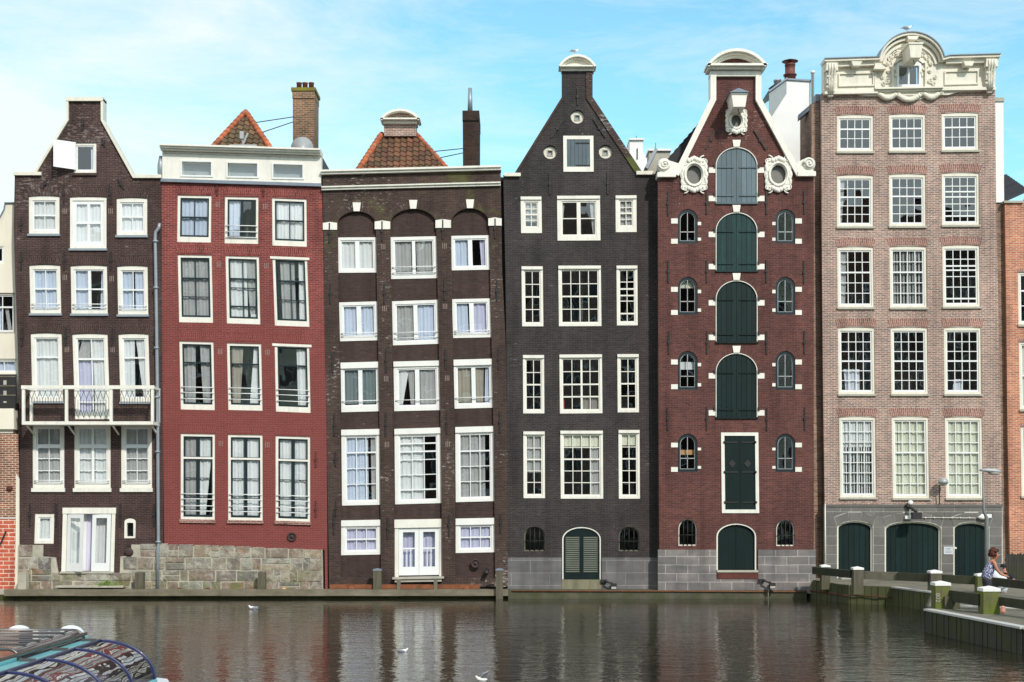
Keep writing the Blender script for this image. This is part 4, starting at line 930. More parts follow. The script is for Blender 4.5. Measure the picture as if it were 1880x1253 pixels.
# ================================================================== HOUSE 4: black spout gable
h = House('spout_gable_house', 'black-painted brick house with pointed gable, three porthole windows and a grey hatch', 'house', .05, 924, 1208)
k4 = dict(rec=-.02, cw=.085, head=.12, foot=.10, sw=.045, capb=.09, sill='white_paint', sillh=.0, cm='cream', sm='cream')
k4.pop('sill'); k4.pop('sillh')
GD = 'glass'
window(h, 955.8, 363, 994, 428.5, 1, 0, cols=2, ups=2, downs=2, cur_=[(0, 1, 0, 1, 0, .75, 'curtain_grey')], **{**k4, 'cw': .13, 'foot': .2, 'head': .16})
window(h, 1022.7, 361.7, 1101.4, 442.4, 1, -.5, cols=2, ups=1, downs=1, gl=GD, **{**k4, 'cw': .15, 'foot': .17, 'head': .17}, mull=.14, hb=[(.5, .035)], cur_=[(0, .12, 0, .04, 0, .9, 'curtain_grey'), (.8, 1, .9, 1, 0, 1, 'curtain_grey')])
window(h, 1130, 361, 1168.3, 426.8, .5, -.3, cols=2, ups=2, downs=2, cur_=[(0, 1, 0, 1, 0, 1, 'curtain_grey')], **{**k4, 'cw': .13, 'foot': .2, 'head': .14})
window(h, 957.4, 491, 996.4, 599.6, 1.2, 0, cols=2, ups=2, downs=2, gl=GD, **k4); window(h, 1025, 489.8, 1103, 599.4, 1.2, -.3, cols=4, ups=2, downs=2, gl=GD, **k4)
window(h, 1131.8, 489.6, 1170, 598, .8, -.2, cols=2, hb=[(.22, .03), (.36, .055), (.49, .05), (.60, .03), (.85, .055)], gl=GD, **k4)
window(h, 960, 653.6, 998.8, 759.4, .6, 0, cols=2, ups=2, downs=2, gl=GD, **k4)
window(h, 1027, 652.8, 1105, 759.7, 1, -.6, gl=GD, vb=[(.25, .028), (.52, .07), (.76, .028)], hb=[(.24, .03), (.50, .055), (.75, .05)], cols=4, cur_=[(0, .08, 0, .08, .75, 1, 'red_cloth'), (.5, 1, .5, 1, .7, 1, 'interior')], **k4)
window(h, 1133.3, 652, 1172.3, 757.6, .8, -.2, cols=2, ups=2, downs=2, gl=GD, **k4)
window(h, 960.8, 793.7, 1000, 915, .5, 0, cols=2, ups=2, downs=3, gl=GD, cur_=[(0, 1, 0, 1, 0, .62, 'curtain_grey')], **k4)
window(h, 1028.7, 792.3, 1106.6, 916, .8, 0, cols=4, ups=2, downs=3, gl=GD, cur_=[(0, 1, 0, 1, 0, .2, 'blind_cream'), (.7, 1, .7, 1, .2, 1, 'curtain_grey')], **k4)
window(h, 1135.4, 791, 1174, 916, .8, 0, cols=2, ups=2, downs=3, gl=GD, cur_=[(0, 1, 0, 1, 0, .19, 'blind_cream')], **k4)
# portholes
for (cx, cy) in ((1060, 214.6), (1010, 279.5), (1111.7, 278.8)):
    P = arcpts(cx, cy, 12.2, 12.6, 0, 360, 24)[:-1]; h.holes.append(h.pl(P))
    inn = [(cx - 5.5, cy + 6.5), (cx + 5.5, cy + 6.5), (cx + 5.5, cy - 5), (cx - 5.5, cy - 5)]
    o = slab(h, arcpts(cx, cy + 1, 12.4, 12.4, 0, 360, 24)[:-1], .10, .18, 'cream_deep', 'porthole', holes=[h.pl(inn)[::-1]])
    m = MB(); m.sheet(h.pl(inn), h.y + .15); m.build('pane', 'pot_grey', o)
    strip(h, inn, -1.6, .08, .14, 'stone_sill', 'inner_frame', True, o)
def hatch(h, x0, y0, x1, y1, mat, fm='cream', fw=.13, sx=0):
    Q = Quad(h, x0, y0, x1, y1, sx); c = MB(); Q.box(c, 0, fw, 0, Q.h, h.y - .03, h.y + .1); Q.box(c, Q.w - fw, Q.w, 0, Q.h, h.y - .03, h.y + .1); Q.box(c, fw, Q.w - fw, 0, fw, h.y - .028, h.y + .1); Q.box(c, fw, Q.w - fw, Q.h - fw * 1.4, Q.h, h.y - .028, h.y + .1)
    o = c.build('hatch', fm, h.e); d = MB(); n = 6; a0, a1 = fw, Q.w - fw; g = (a1 - a0) / n
    for i in range(n): Q.box(d, a0 + i * g + .004, a0 + (i + 1) * g - .004, fw, Q.h - fw * 1.4, h.y - .005, h.y + .05)
    d.build('shutter_door', mat, o); 
    for f in (.2, .82): s = MB(); Q.box(s, Q.w - fw - .52, Q.w - fw + .05, Q.h * f - .02, Q.h * f + .02, h.y - .025, h.y + .0); s.build('hinge', 'iron', o)
    return Q
hatch(h, 1033.9, 250, 1089.3, 316, 'grey_shutter', sx=.6); h.holes.append(h.pl([(1038, 254), (1086, 254), (1086, 311), (1038, 311)]))
def grille_window(h, x0, x1, yt, yb, sp, frame='cream', bars='iron'):
    P = arched(x0, x1, yt, yb, sp); h.holes.append(h.pl(P)[::-1]); cx = (x0 + x1) / 2
    I = arched(x0 + 2, x1 - 2, yt + 2, yb - 2, sp + 1)
    o = slab(h, P, .10, .16, frame, 'arched_window', holes=[h.pl(I)[::-1]])
    g = MB(); g.sheet(h.pl(I), h.y + .14); g.build('pane', 'glass_dark', o)
    m = MB()
    for f in (.28, .5, .74): px = x0 + (x1 - x0) * f; a = h.p(px, yb); b = h.p(px, yt + 3); m.tube([(a[0], h.y + .05, a[1]), (b[0], h.y + .05, b[1])], .014, 5)
    a = h.p(x0 + 1, (sp + yb) / 2 - 4); b = h.p(x1 - 1, (sp + yb) / 2 - 4); m.tube([(a[0], h.y + .05, a[1]), (b[0], h.y + .05, b[1])], .012, 5); m.build('grille', bars, o)
grille_window(h, 962.5, 1000.8, 966.9, 1012.4, 983, 'timber_grey'); grille_window(h, 1136, 1174, 967.5, 1012.4, 984, 'timber_grey')
# louvred canal door
P = arched(1032.3, 1103.2, 967.7, 1064, 990); h.holes.append(h.pl(P)[::-1]); o = strip(h, P, 2.2, .01, .10, 'cream', 'louvred_door')
I = arched(1034.5, 1101, 970, 1064, 991)
m = MB(); hl_ = []
for (a, b) in ((1038.5, 1064), (1071.5, 1097.5)): hl_.append(h.pl([(a, 1052), (b, 1052), (b, 981 if a < 1050 else 981), (b if a > 1050 else a + 10, 974), (a, 981 if a < 1050 else 974)][:4] if 0 else [(a, 1052), (b, 1052), (b, 985), (a, 985)])[::-1])
m.prism(h.pl(I), h.y + .06, h.y + .12, hl_, back=False); m.build('door_leaf', 'teal_door', o)
m = MB()
for (a, b) in ((1038.5, 1064), (1071.5, 1097.5)):
    for i in range(17):
        py = 986 + i * 3.9; p0 = h.p(a, py); p1 = h.p(b, py + 2.6); m.hexa([(p0[0], h.y + .05, p1[1]), (p1[0], h.y + .05, p1[1]), (p1[0], h.y + .05, p1[1] + .02), (p0[0], h.y + .05, p1[1] + .02), (p0[0], h.y + .12, p0[1]), (p1[0], h.y + .12, p0[1]), (p1[0], h.y + .12, p0[1] + .02), (p0[0], h.y + .12, p0[1] + .02)])
m.build('louvre_slats', 'louvre', o)
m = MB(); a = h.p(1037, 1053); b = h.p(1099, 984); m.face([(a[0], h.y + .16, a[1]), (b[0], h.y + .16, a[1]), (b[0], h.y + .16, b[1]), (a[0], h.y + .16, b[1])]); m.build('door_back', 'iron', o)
slab(h, [(1031, 1085), (1104, 1085), (1104, 1064.5), (1031, 1064.5)], -.07, .1, 'moss_stone', 'threshold')
OUT4 = [(932, 1084), (931, 800), (928, 500), (924, 322), (946, 322), (1031.5, 179), (1031.5, 131), (1088, 131), (1088, 179), (1180, 320), (1207, 320), (1210, 500), (1209, 800), (1208, 1084)]
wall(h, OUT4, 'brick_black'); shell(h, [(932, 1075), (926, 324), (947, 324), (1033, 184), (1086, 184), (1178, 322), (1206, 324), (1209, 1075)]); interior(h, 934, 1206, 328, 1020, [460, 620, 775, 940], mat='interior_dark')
m = MB(); m.band(h.pl([(944, 320), (1031.5, 179)]), 4 * h.s, h.y - .06, h.y + .05); m.band(h.pl([(1076, 131), (1076, 181), (1168, 320)]), -11 * h.s, h.y - .05, h.y + .05); m.build('raking_edge', 'brick_umber', h.e)
m = MB()
for (a, b) in ((926, 956), (1168, 1199)): m.prism(h.pl([(a, 325), (b, 325), (b, 319), (a, 319)] if a < 1000 else [(a, 322), (b, 322), (b, 315.5), (a, 315.5)]), h.y - .12, h.y + .3)
m.build('coping', 'cream_deep', h.e)
sl_ = [h.pl(P)[::-1]]
slab(h, [(905, 1084), (945, 1084), (945, 330), (922, 322), (905, 322)], .3, .5, 'brick_black', 'party_wall')  # dark infill slab added so the gap between the houses stays dark
slab(h, [(932, 1084), (932, 1024), (1031, 1024), (1031, 1084)], -.05, .2, 'block_dark', 'stone_base'); slab(h, [(1104.2, 1084), (1104.2, 1024), (1208, 1024), (1208, 1084)], -.05, .2, 'block_dark', 'stone_base')
cp = slab(h, [(1030.8, 131.5), (1090.5, 131.5), (1090.5, 124), (1030.8, 124)], -.07, .35, 'cream', 'gable_cap')
m = MB(); m.prism(h.pl([(1029, 125)] + arcpts(1059.7, 140, 36, 33, 152, 28, 14) + [(1091, 125)])[::-1], h.y - .05, h.y + .34); m.build('tympanum', 'cream_deep', cp)
m = MB(); m.band(h.pl(arcpts(1059.7, 143, 38.5, 39, 152, 28, 18)), 4 * h.s, h.y - .26, h.y + .4); m.band(h.pl(arcpts(1059.7, 143, 34.5, 35, 152, 28, 18)), 2.5 * h.s, h.y - .15, h.y + .4); m.band(h.pl([(1026, 123.5), (1094, 123.5)]), 2.5 * h.s, h.y - .24, h.y + .4); m.build('pediment', 'cream', cp)
anchors(h, [(1009.5, 318, 40), (1115.5, 317, 40), (1060.5, 162, 32), (1023, 220, 34, -11), (1100, 219, 34, 11)])
# ================================================================== HOUSE 5: oxblood warehouse
h = House('warehouse_house', 'oxblood brick warehouse with bell-edged neck gable and a column of arched green loading shutters', 'house', -.55, 1208, 1494)
OUT5 = [(1211, 1088), (1209, 700), (1208, 330), (1240, 320), (1309, 183), (1309, 139), (1391, 139), (1391, 183), (1466, 320), (1494, 324), (1494, 700), (1494, 1088)]
def arched_shutter(yt, yb, mat, blocks):
    x0, x1 = 1314, 1390.7; P = arched(x0, x1, yt, yb, yt + 34, n=18); h.holes.append(h.pl(P)[::-1])
    o = strip(h, P[:], 1.3, -.02, .08, 'cream' if mat != 'x' else mat, 'loading_shutter')
    m = MB(); n = 8
    for i in range(n):
        a, b = x0 + 1 + (x1 - x0 - 2) * i / n, x0 + 1 + (x1 - x0 - 2) * (i + 1) / n; cx = (x0 + x1) / 2; rx = (x1 - x0) / 2; top = lambda x: yt + 34 - 33 * math.sqrt(max(0, 1 - ((x - cx) / rx) ** 2))
        xs_ = [a + .25 + (b - a - .5) * k / 4 for k in range(5)]
        m.cur = random.random(); m.prism(h.pl([(xs_[0], yb)] + [(x, top(x)) for x in xs_] + [(xs_[-1], yb)]), h.y + .03 + (.006 if i % 2 else 0), h.y + .09)
    m.build('shutter_boards', mat, o)
    for f in blocks:
        for (a, b) in ((x0 + 1.5, 1347), (1357, x1 - 1.5)): m = MB(); m.prism(h.pl([(a, f + 1.6), (b, f + 1.6), (b, f - .6), (a, f - .6)]), h.y + .0, h.y + .03); m.build('hinge', mat, o)
        for px in (x0 - 2, x1 + 2): m = MB(); m.box(h.X(px) - .035, h.X(px) + .035, h.y - .06, h.y, h.Z(f + 2), h.Z(f - 5)); m.build('pintle', 'iron', o)
    m = MB(); m.prism(h.pl([(x0 - .5, yb + .5), (x1 + .5, yb + .5), (x1 + .5, yb - 3), (x0 - .5, yb - 3)]), h.y - .06, h.y + .05); m.build('weatherboard', mat, o)
    for f in blocks: white_blocks(h, [(1301, 1313.2, f + 1, f + 11), (1391.2, 1403.4, f + 1, f + 11)])
    strip(h, arcpts(1352, yt + 34, 38 + 12, 34 + 12, 178, 2, 22), 11.5, -.006, .03, 'brick_oxblood', 'brick_arch', uvb=True)
    keystone(h, 1352, yt - 13, yt - .5, 15, 11)
arched_shutter(270.8, 375, 'grey_shutter', [307, 359]); arched_shutter(390.3, 499.5, 'teal_shutter', [425, 484]); arched_shutter(515.3, 630.5, 'teal_door', [550.5, 614]); arched_shutter(648.6, 769, 'teal_door', [684.5, 752.5])
def small_arch(x0, x1, yt, yb, sp, c=None):
    P = arched(x0, x1, yt, yb, sp); h.holes.append(h.pl(P)[::-1]); I = arched(x0 + 4, x1 - 4, yt + 4.5, yb - 5, sp + 1)
    o = slab(h, P, .03, .12, 'dark_green_sash', 'arched_window', holes=[h.pl(I)[::-1]])
    cx = (x0 + x1) / 2; m = MB(); a = h.p(cx, yb - 5); b = h.p(cx, yt + 4); m.box(a[0] - .012, a[0] + .012, h.y + .05, h.y + .09, a[1], b[1]); zz = h.Z((sp + yb) / 2 + 1); m.box(h.X(x0 + 4), h.X(x1 - 4), h.y + .05, h.y + .09, zz - .015, zz + .015)
    I2 = arched(x0 + 5.2, x1 - 5.2, yt + 5.8, yb - 6, sp + 1.6); m.prism(h.pl(I), h.y + .06, h.y + .09, [h.pl(I2)[::-1]]); m.build('sash', 'lamp_metal', o)
    g = MB()
    for (u0, u1) in ((I[0][0], cx), (cx, I[-1][0])):
        t1, t2 = random.gauss(0, .0035), random.gauss(0, .003)
        pts = [p for p in I if u0 - .01 <= p[0] <= u1 + .01]
        if u0 == cx: pts = [(cx, yb - 5), (cx, yt + 4.5)] + [p for p in pts if p[0] > cx + .5]
        else: pts = [p for p in pts if p[0] < cx - .5] + [(cx, yt + 4.5), (cx, yb - 5)]
        q = h.pl(pts); xc, zc = q[0]; g.face([(x, h.y + .075 + t1 * (x - xc) + t2 * (z - zc), z) for x, z in q])
    g.build('pane', 'glass', o)
    if c:
        v0, v1, mt = c; m = MB(); m.box(h.X(x0 + 4), h.X(x1 - 4), h.y + .2, h.y + .23, h.Z(v1), h.Z(v0)); m.build('blind', mt, o)
    strip(h, arcpts(cx, sp, (x1 - x0) / 2 + 8, sp - yt + 8, 178, 2, 14), 7.5, -.005, .03, 'brick_oxblood', 'brick_arch', uvb=True)
rows = [(384.8, 447.4, 402, (401.6, 411, 439, 448), (408, 414, 437, 442.5)), (509, 578, 527, (527.3, 536.3, 569.8, 578.7), (532.6, 539, 567, 573)), (645.2, 716, 664, (660.6, 669.8, 706, 715), (667, 673, 704, 710)), (797, 866.7, 815, (813.3, 821.7, 858, 866.7), (822.4, 827.4, 856, 861))]
cc = [[None, None], [(511, 528, 'blind_cream'), None], [(664, 678, 'white_paint'), None], [(826, 835, 'box_tan'), None]]
for i, (yt, yb, sp, bg_, sm_) in enumerate(rows):
    small_arch(1244.5, 1280.5, yt, yb, sp, cc[i][0]); small_arch(1424, 1459.8, yt, yb, sp, cc[i][1])
    white_blocks(h, [(1232, 1244.3, bg_[0], bg_[1]), (1232, 1244.3, bg_[2], bg_[3]), (1280.9, 1287, sm_[0], sm_[1]), (1280.9, 1287, sm_[2], sm_[3]), (1460, 1472, bg_[0], bg_[1]), (1460, 1472, bg_[2], bg_[3]), (1417.7, 1423.6, sm_[0], sm_[1]), (1417.7, 1423.6, sm_[2], sm_[3])])
grille_window(h, 1245.7, 1279.9, 953, 1002.5, 971); grille_window(h, 1425.4, 1459.3, 954, 1003, 972)
# tall green doors in a cream frame
Q = Quad(h, 1323.5, 794.5, 1391.9, 942.5, 1.7); c = MB(); y = h.y
Q.box(c, 0, .12, 0, Q.h, y - .04, y + .1); Q.box(c, Q.w - .12, Q.w, 0, Q.h, y - .04, y + .1); Q.box(c, .12, Q.w - .12, 0, .12, y - .038, y + .1); Q.box(c, .12, Q.w - .12, Q.h - .13, Q.h, y - .038, y + .1)
o = c.build('tall_door', 'cream', h.e)
for (a0, a1, hx) in ((.12, Q.w / 2 - .004, .12), (Q.w / 2 + .004, Q.w - .12, Q.w - .12)):
    m = MB(); Q.box(m, a0, a1, .12, Q.h - .13, y + .0, y + .06); lf = m.build('door_leaf', 'teal_door', o)
    ca = (a0 + a1) / 2; m = MB(); P_ = [Q.m(ca, .98), Q.m(ca + .13, 1.13), Q.m(ca, 1.28), Q.m(ca - .13, 1.13)]; m.prism([tuple(p) for p in P_], y - .02, y + .01); m.build('diamond_light', 'iron', lf)
    for f in (.12, .49, .865):
        m = MB(); s0, s1 = (hx, hx + .48) if hx < 1 else (hx - .48, hx); Q.box(m, s0, s1, Q.h * f - .02, Q.h * f + .025, y - .02, y + .002); m.ell((Q.m(hx, Q.h * f).x, y - .05, Q.m(hx, Q.h * f).y), .05, 6); m.build('hinge', 'iron', lf)
h.holes.append([tuple(Q.m(.06, .06)), tuple(Q.m(Q.w - .06, .06)), tuple(Q.m(Q.w - .06, Q.h - .06)), tuple(Q.m(.06, Q.h - .06))])
flat_arch(h, 1324, 1392, 786, 794, splay=2, camber=0, mat='brick_oxblood')
# canal door
P = arched(1315.4, 1388.8, 961, 1047, 985); o = strip(h, P, 2.6, .02, .14, 'cream', 'canal_door'); h.holes.append(h.pl(P[:1] + P[1:])[::-1])
m = MB()
for (a, b) in ((1317, 1351.7), (1352.3, 1387)):
    top = lambda x: 985 - 22.5 * math.sqrt(max(0, 1 - ((x - 1352) / 35.5) ** 2)); xs_ = [a + (b - a) * k / 6 for k in range(7)]; m.prism(h.pl([(a, 1046)] + [(x, top(x)) for x in xs_] + [(b, 1046)]), h.y + .12, h.y + .18)
m.build('door_leaf', 'teal_door', o); slab(h, [(1316, 1051), (1391, 1051), (1391, 1047), (1316, 1047)], -.1, .2, 'stone_sill', 'threshold'); slab(h, [(1316.5, 1063), (1391, 1063), (1391, 1051.2), (1316.5, 1051.2)], -.07, .2, 'rust_dark', 'threshold_step')
oval_window(h, 1351.5, 223, 9, 11.5, 19.5, 22.5); oval_window(h, 1274, 321.5, 14, 17.5, 24.5, 32); oval_window(h, 1428.5, 321, 14, 17.5, 24.5, 32)
ho = h.holes[:]; base_h = [ho[-1]]
wall(h, OUT5, 'brick_oxblood')
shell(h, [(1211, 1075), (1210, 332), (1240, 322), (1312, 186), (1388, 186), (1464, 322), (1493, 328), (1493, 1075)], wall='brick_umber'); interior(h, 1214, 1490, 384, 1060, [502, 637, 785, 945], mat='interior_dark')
slab(h, [(1208, 1090), (1208, 1009.5), (1315, 1009.5), (1315, 1090)], -.05, .2, 'block_grey', 'stone_base'); slab(h, [(1391.5, 1090), (1391.5, 1009.5), (1497, 1009.5), (1497, 1090)], -.05, .2, 'block_grey', 'stone_base'); slab(h, [(1315.2, 1090), (1391.3, 1090), (1391.3, 1063.2), (1315.2, 1063.2)], -.05, .2, 'block_grey', 'stone_base')
for pts_ in ([(1236, 320), (1303.5, 183), (1303.5, 140)], [(1396.8, 140), (1396.8, 183), (1471, 320)]): m = MB(); m.band(h.pl(pts_), 10.5 * h.s, h.y - .14, h.y + .4); m.build('gable_trim', 'cream', h.e)
m = MB(); m.prism(h.pl([(1206, 327), (1240, 327), (1240, 318.5), (1206, 318.5)]), h.y - .18, h.y + .4); m.prism(h.pl([(1210, 318.5), (1240, 318.5), (1246, 302), (1226, 296), (1216, 308)]), h.y - .12, h.y + .35); m.build('shoulder_block', 'cream', h.e); m = MB(); m.prism(h.pl([(1463, 325.5), (1496, 325.5), (1496, 317), (1463, 317)]), h.y - .18, h.y + .4)
m.prism(h.pl([(1463, 317), (1493, 317), (1488, 306), (1474, 294), (1458, 302)]), h.y - .12, h.y + .35); sb_ = m.build('shoulder_block', 'cream', h.e)
for (cx, cy, fl) in ((1219, 304, 1), (1484, 302.5, -1)):
    X_, Z_ = h.p(cx, cy); m = MB(); m.lathe((X_, h.y - .02, Z_), [(.23, .3), (.25, .0), (.22, -.13), (.10, -.15)], 20, 'y'); spiral(m, X_, Z_, h.y - .17, .2, 1.6, .05, fl, 180); m.build('scroll', 'cream', h.e)
cp = slab(h, [(1303.5, 142), (1396.8, 142), (1396.8, 132), (1303.5, 132)], -.12, .4, 'cream', 'gable_cap')
slab(h, [(1306, 124)] + arcpts(1350, 150, 50, 43, 142, 38, 16) + [(1394, 124)], -.02, .35, 'brick_oxblood', 'tympanum', cp)
m = MB(); m.band(h.pl(arcpts(1350, 153, 62, 57, 152, 28, 24)), 5 * h.s, h.y - .42, h.y + .45); m.band(h.pl(arcpts(1350, 153, 57, 52, 152, 28, 24)), 3 * h.s, h.y - .30, h.y + .45); m.band(h.pl(arcpts(1350, 153, 54, 49, 146, 34, 24)), 4.5 * h.s, h.y - .16, h.y + .4)
m.band(h.pl([(1295, 123), (1405, 123)]), 4 * h.s, h.y - .42, h.y + .45); m.band(h.pl([(1298, 127), (1402, 127)]), 4 * h.s, h.y - .28, h.y + .45); m.build('pediment', 'cream', cp)
def hoist(h, px, py, w, hh, pro, mat, name='hoist_beam', roof=None, up=0):
    X_, Z_ = h.p(px, py); w *= h.s; hh *= h.s; m = MB(); y1 = h.y; y0 = h.y - pro; b = w * .38
    q = lambda y, k, z0, z1: [(X_ - w / 2 * k, y, z0), (X_ + w / 2 * k, y, z0), (X_ + w / 2 * k, y, z1), (X_ - w / 2 * k, y, z1)]
    F = [(X_ - b, y0, Z_ - hh), (X_ + b, y0, Z_ - hh), (X_ + w / 2, y0, Z_), (X_ - w / 2, y0, Z_)]; B_ = [(a, y1, c) for a, _, c in F]; m.hexa(F + B_)
    m.box(X_ - w / 2 - .03, X_ + w / 2 + .03, y0 - .03, y1, Z_ + .001, Z_ + .06)
    o = m.build(name, mat, h.e)
    if roof:
        r = MB(); e = .09; r.idx([(X_ - w / 2 - e, y0 - e, Z_ + .06), (X_ + w / 2 + e, y0 - e, Z_ + .06), (X_ + w / 2 + e, y1, Z_ + .06), (X_ - w / 2 - e, y1, Z_ + .06), (X_, y0 + .15, Z_ + .28), (X_, y1, Z_ + .28)], [(0, 1, 4), (1, 2, 5, 4), (2, 3, 5), (3, 0, 4, 5), (0, 3, 2, 1)]); r.build('beam_roof', roof, o)
    r = MB(); r.tube([(X_, y0 + .25, Z_ - hh + .01), (X_, y0 + .25, Z_ - hh - .1), (X_ + .05, y0 + .25, Z_ - hh - .15), (X_, y0 + .25, Z_ - hh - .19)], .014, 5); r.build('hook', 'iron', o); return o
hoist(h, 1349, 189, 28, 22, 1.0, 'cream', roof='lead')
anchors(h, [(1226.5, 352, 44), (1297.5, 352, 42), (1407, 352, 42), (1476.5, 351, 42), (1227, 479, 40), (1297.5, 477, 42), (1407, 477, 42), (1476, 479, 42), (1228, 608, 42), (1298, 608, 42), (1407.5, 608, 42), (1477, 608, 42), (1226, 748, 42), (1297.5, 747, 43), (1408, 749, 42), (1477.5, 748, 42), (1304.5, 240, 34, -9), (1395, 240, 36, 11)])
# roof flank seen left of the gable
m = MB(); a = h.p(1196, 318); b = h.p(1318, 178); c = h.p(1500, 320)
m = MB(); yb_ = h.y + 1.6
for i in range(14):
    m.cur = random.random(); f0, f1 = i / 14, (i + 1.1) / 14; L = lambda f: (a[0] + (b[0] - a[0]) * f, a[1] + (b[1] - a[1]) * f); p, q = L(f0), L(f1)
    m.hexa([(p[0], yb_, p[1]), (q[0], yb_, q[1] - .03), (q[0], yb_, q[1]), (p[0], yb_, p[1] + .06), (p[0], yb_ + 7, p[1]), (q[0], yb_ + 7, q[1] - .03), (q[0], yb_ + 7, q[1]), (p[0], yb_ + 7, p[1] + .06)])
m.cur = .3; m.prism([(a[0], a[1]), (b[0] + .5, a[1]), (b[0] + .5, b[1]), (b[0], b[1])], yb_ + .02, yb_ + .2); m.build('roof_flank', 'roof_dark', h.e)
m = MB(); z = h.Z(291); m.box(h.X(1214), h.X(1240), h.y + .5, h.y + 1.55, z - .3, z); m.build('gutter_box', 'lead', h.e)

# ================================================================== HOUSE 6: buff house with baroque cornice
h = House('baroque_cornice_house', 'tall buff brick house with cream baroque crest, fifteen small-paned windows and three green cellar doors', 'house', .0, 1508, 1828, group='canal houses standing on the quay')
C6 = [1570, 1667, 1764]
cols6 = [[(1536.8, 212.4, 1603.6, 279, 0, 0), (1632.3, 211, 1699, 278.3, .4, -.3), (1728.6, 208.9, 1796.5, 277, .5, -.8)],
 [(1536.8, 323, 1603.6, 416.7, 0, 0), (1632.3, 321, 1699.3, 415.9, .7, 0), (1729, 318.9, 1797.5, 413.9, .6, -.3)],
 [(1536.9, 454.7, 1603.6, 565, 1.4, 0), (1633, 453.8, 1700.7, 565.3, 1.4, 0), (1730, 451.8, 1798.4, 563.9, 1.5, -.3)],
 [(1538.3, 602.6, 1605.4, 724, 1.2, 0), (1635, 602.6, 1702.7, 724, 1.6, 0), (1732.9, 602.2, 1801, 724, 1.2, 0)],
 [(1540.7, 766.7, 1607.4, 913.8, 1.8, 0), (1637, 766.7, 1704.4, 915, 2.4, 0), (1734.7, 767.3, 1803, 915, 2.4, 0)]]
ud = [(1, 2), (2, 3), (2, 3), (3, 3), (3, 4)]
def vblind(n, mat, v0=0, v1=1, fill=.6):
    return [((i + .1) / n, (i + .1 + fill) / n, (i + .1) / n, (i + .1 + fill) / n, v0, v1, mat) for i in range(n)]
CU = {(0, 0): None, (1, 0): [(0, .22, 0, .12, 0, 1, 'curtain_grey')], (2, 0): [(0, .28, 0, .2, 0, 1, 'curtain_grey')], (2, 1): vblind(11, 'curtain_grey'), (3, 0): [(.14, .62, .2, .62, .62, 1, 'shirt_white')], (3, 2): [(.28, .5, .22, .52, .78, 1, 'shirt_white')],
      (4, 0): vblind(13, 'curtain_white', 0, .36, .95) + vblind(13, 'curtain_white', .36, 1, .5), (4, 1): vblind(7, 'blind_cream', 0, 1, .97), (4, 2): vblind(7, 'blind_cream', 0, 1, .97)}
for r_ in range(5):
    for c_ in range(3):
        x0, y0, x1, y1, sx, sy = cols6[r_][c_]; u, d = ud[r_]; kw = {}
        if (r_, c_) == (1, 2): kw = dict(hb=[(.19, .03), (.32, .05), (.44, .05), (.60, .03), (.76, .03), (.88, .05)])
        if (r_, c_) == (2, 2): kw = dict(hb=[(.17, .03), (.30, .055), (.38, .05), (.50, .03), (.70, .03), (.92, .055)])
        window(h, x0, y0, x1, y1, sx=sx, sy=sy, cw=.085, head=.1, foot=.09, rec=.03, cm='cream_deep', sm='white_paint', sw=.05, cols=4, ups=u, downs=d, camber=.035, cur_=CU.get((r_, c_)), sill='stone_sill', sillh=.07, bar=.026, **kw)
        flat_arch(h, x0 - 1, x1 + 1, y0 - 15.5, y0 - .8, sy=sy, splay=4, camber=.05, mat='brick_arch_red')
OUT6 = [(1514, 929), (1511, 700), (1508.5, 400), (1508, 172), (1827, 166), (1829, 400), (1836, 700), (1840, 929)]
wall(h, OUT6, 'brick_buff'); shell(h, [(1509, 345), (1509.5, 180), (1828, 176), (1829, 345)], y0=.25, y1=2.3, wall='brick_umber_smooth'); shell(h, [(1514, 1062), (1509, 345), (1829, 345), (1839, 1062)], wall='brick_strip'); interior(h, 1513, 1826, 205, 1055, [300, 438, 590, 745, 925], depth=1.9)
# stone ground floor with three segmental doors
doors = [(1537, 1602.5, 957, 970, 1067), (1624.5, 1727.5, 957.8, 972, 1064), (1750.5, 1815.5, 959, 971, 1060)]
dh = []
for (x0, x1, yt, sp, yb) in doors:
    P = arched(x0, x1, yt, yb + 4, sp, n=12); dh.append(h.pl(P)[::-1])
    o = strip(h, arched(x0, x1, yt, yb, sp, n=12), 3, .06, .2, 'cream_deep', 'cellar_door')
    I = arched(x0 + 3, x1 - 3, yt + 3, yb, sp + 2, n=10); m = MB(); n = 6 if x1 - x0 < 80 else 10
    top = lambda x: sp + 2 - (sp - yt - 1) * math.sqrt(max(0, 1 - ((x - (x0 + x1) / 2) / ((x1 - x0) / 2 - 2)) ** 2))
    for i in range(n):
        m.cur = random.random(); a, b = x0 + 2 + (x1 - x0 - 4) * i / n + .3, x0 + 2 + (x1 - x0 - 4) * (i + 1) / n - .3; xs_ = [a + (b - a) * k / 3 for k in range(4)]
        m.prism(h.pl([(a, yb)] + [(x, top(x)) for x in xs_] + [(b, yb)]), h.y + .14, h.y + .19)
    m.prism(h.pl([(x0 + 2, yb), (x1 - 2, yb), (x1 - 2, sp), (x0 + 2, sp)]), h.y + .16, h.y + .2)
    m.build('door_leaf', 'teal_door', o)
m = MB(); X_, Z_ = h.p(1756, 1007); m.ell((X_, h.y + .11, Z_), .045, 6); m.build('door_knob', 'cream', o)
BS = [(1514, 1066), (1513, 927), (1840, 928), (1841, 1062)]
m = MB(); m.prism(h.pl([(a, b) for a, b in BS]), h.y - .03, h.y + .22, dh, back=False); m.build('stone_base', 'mortar_line', h.e)
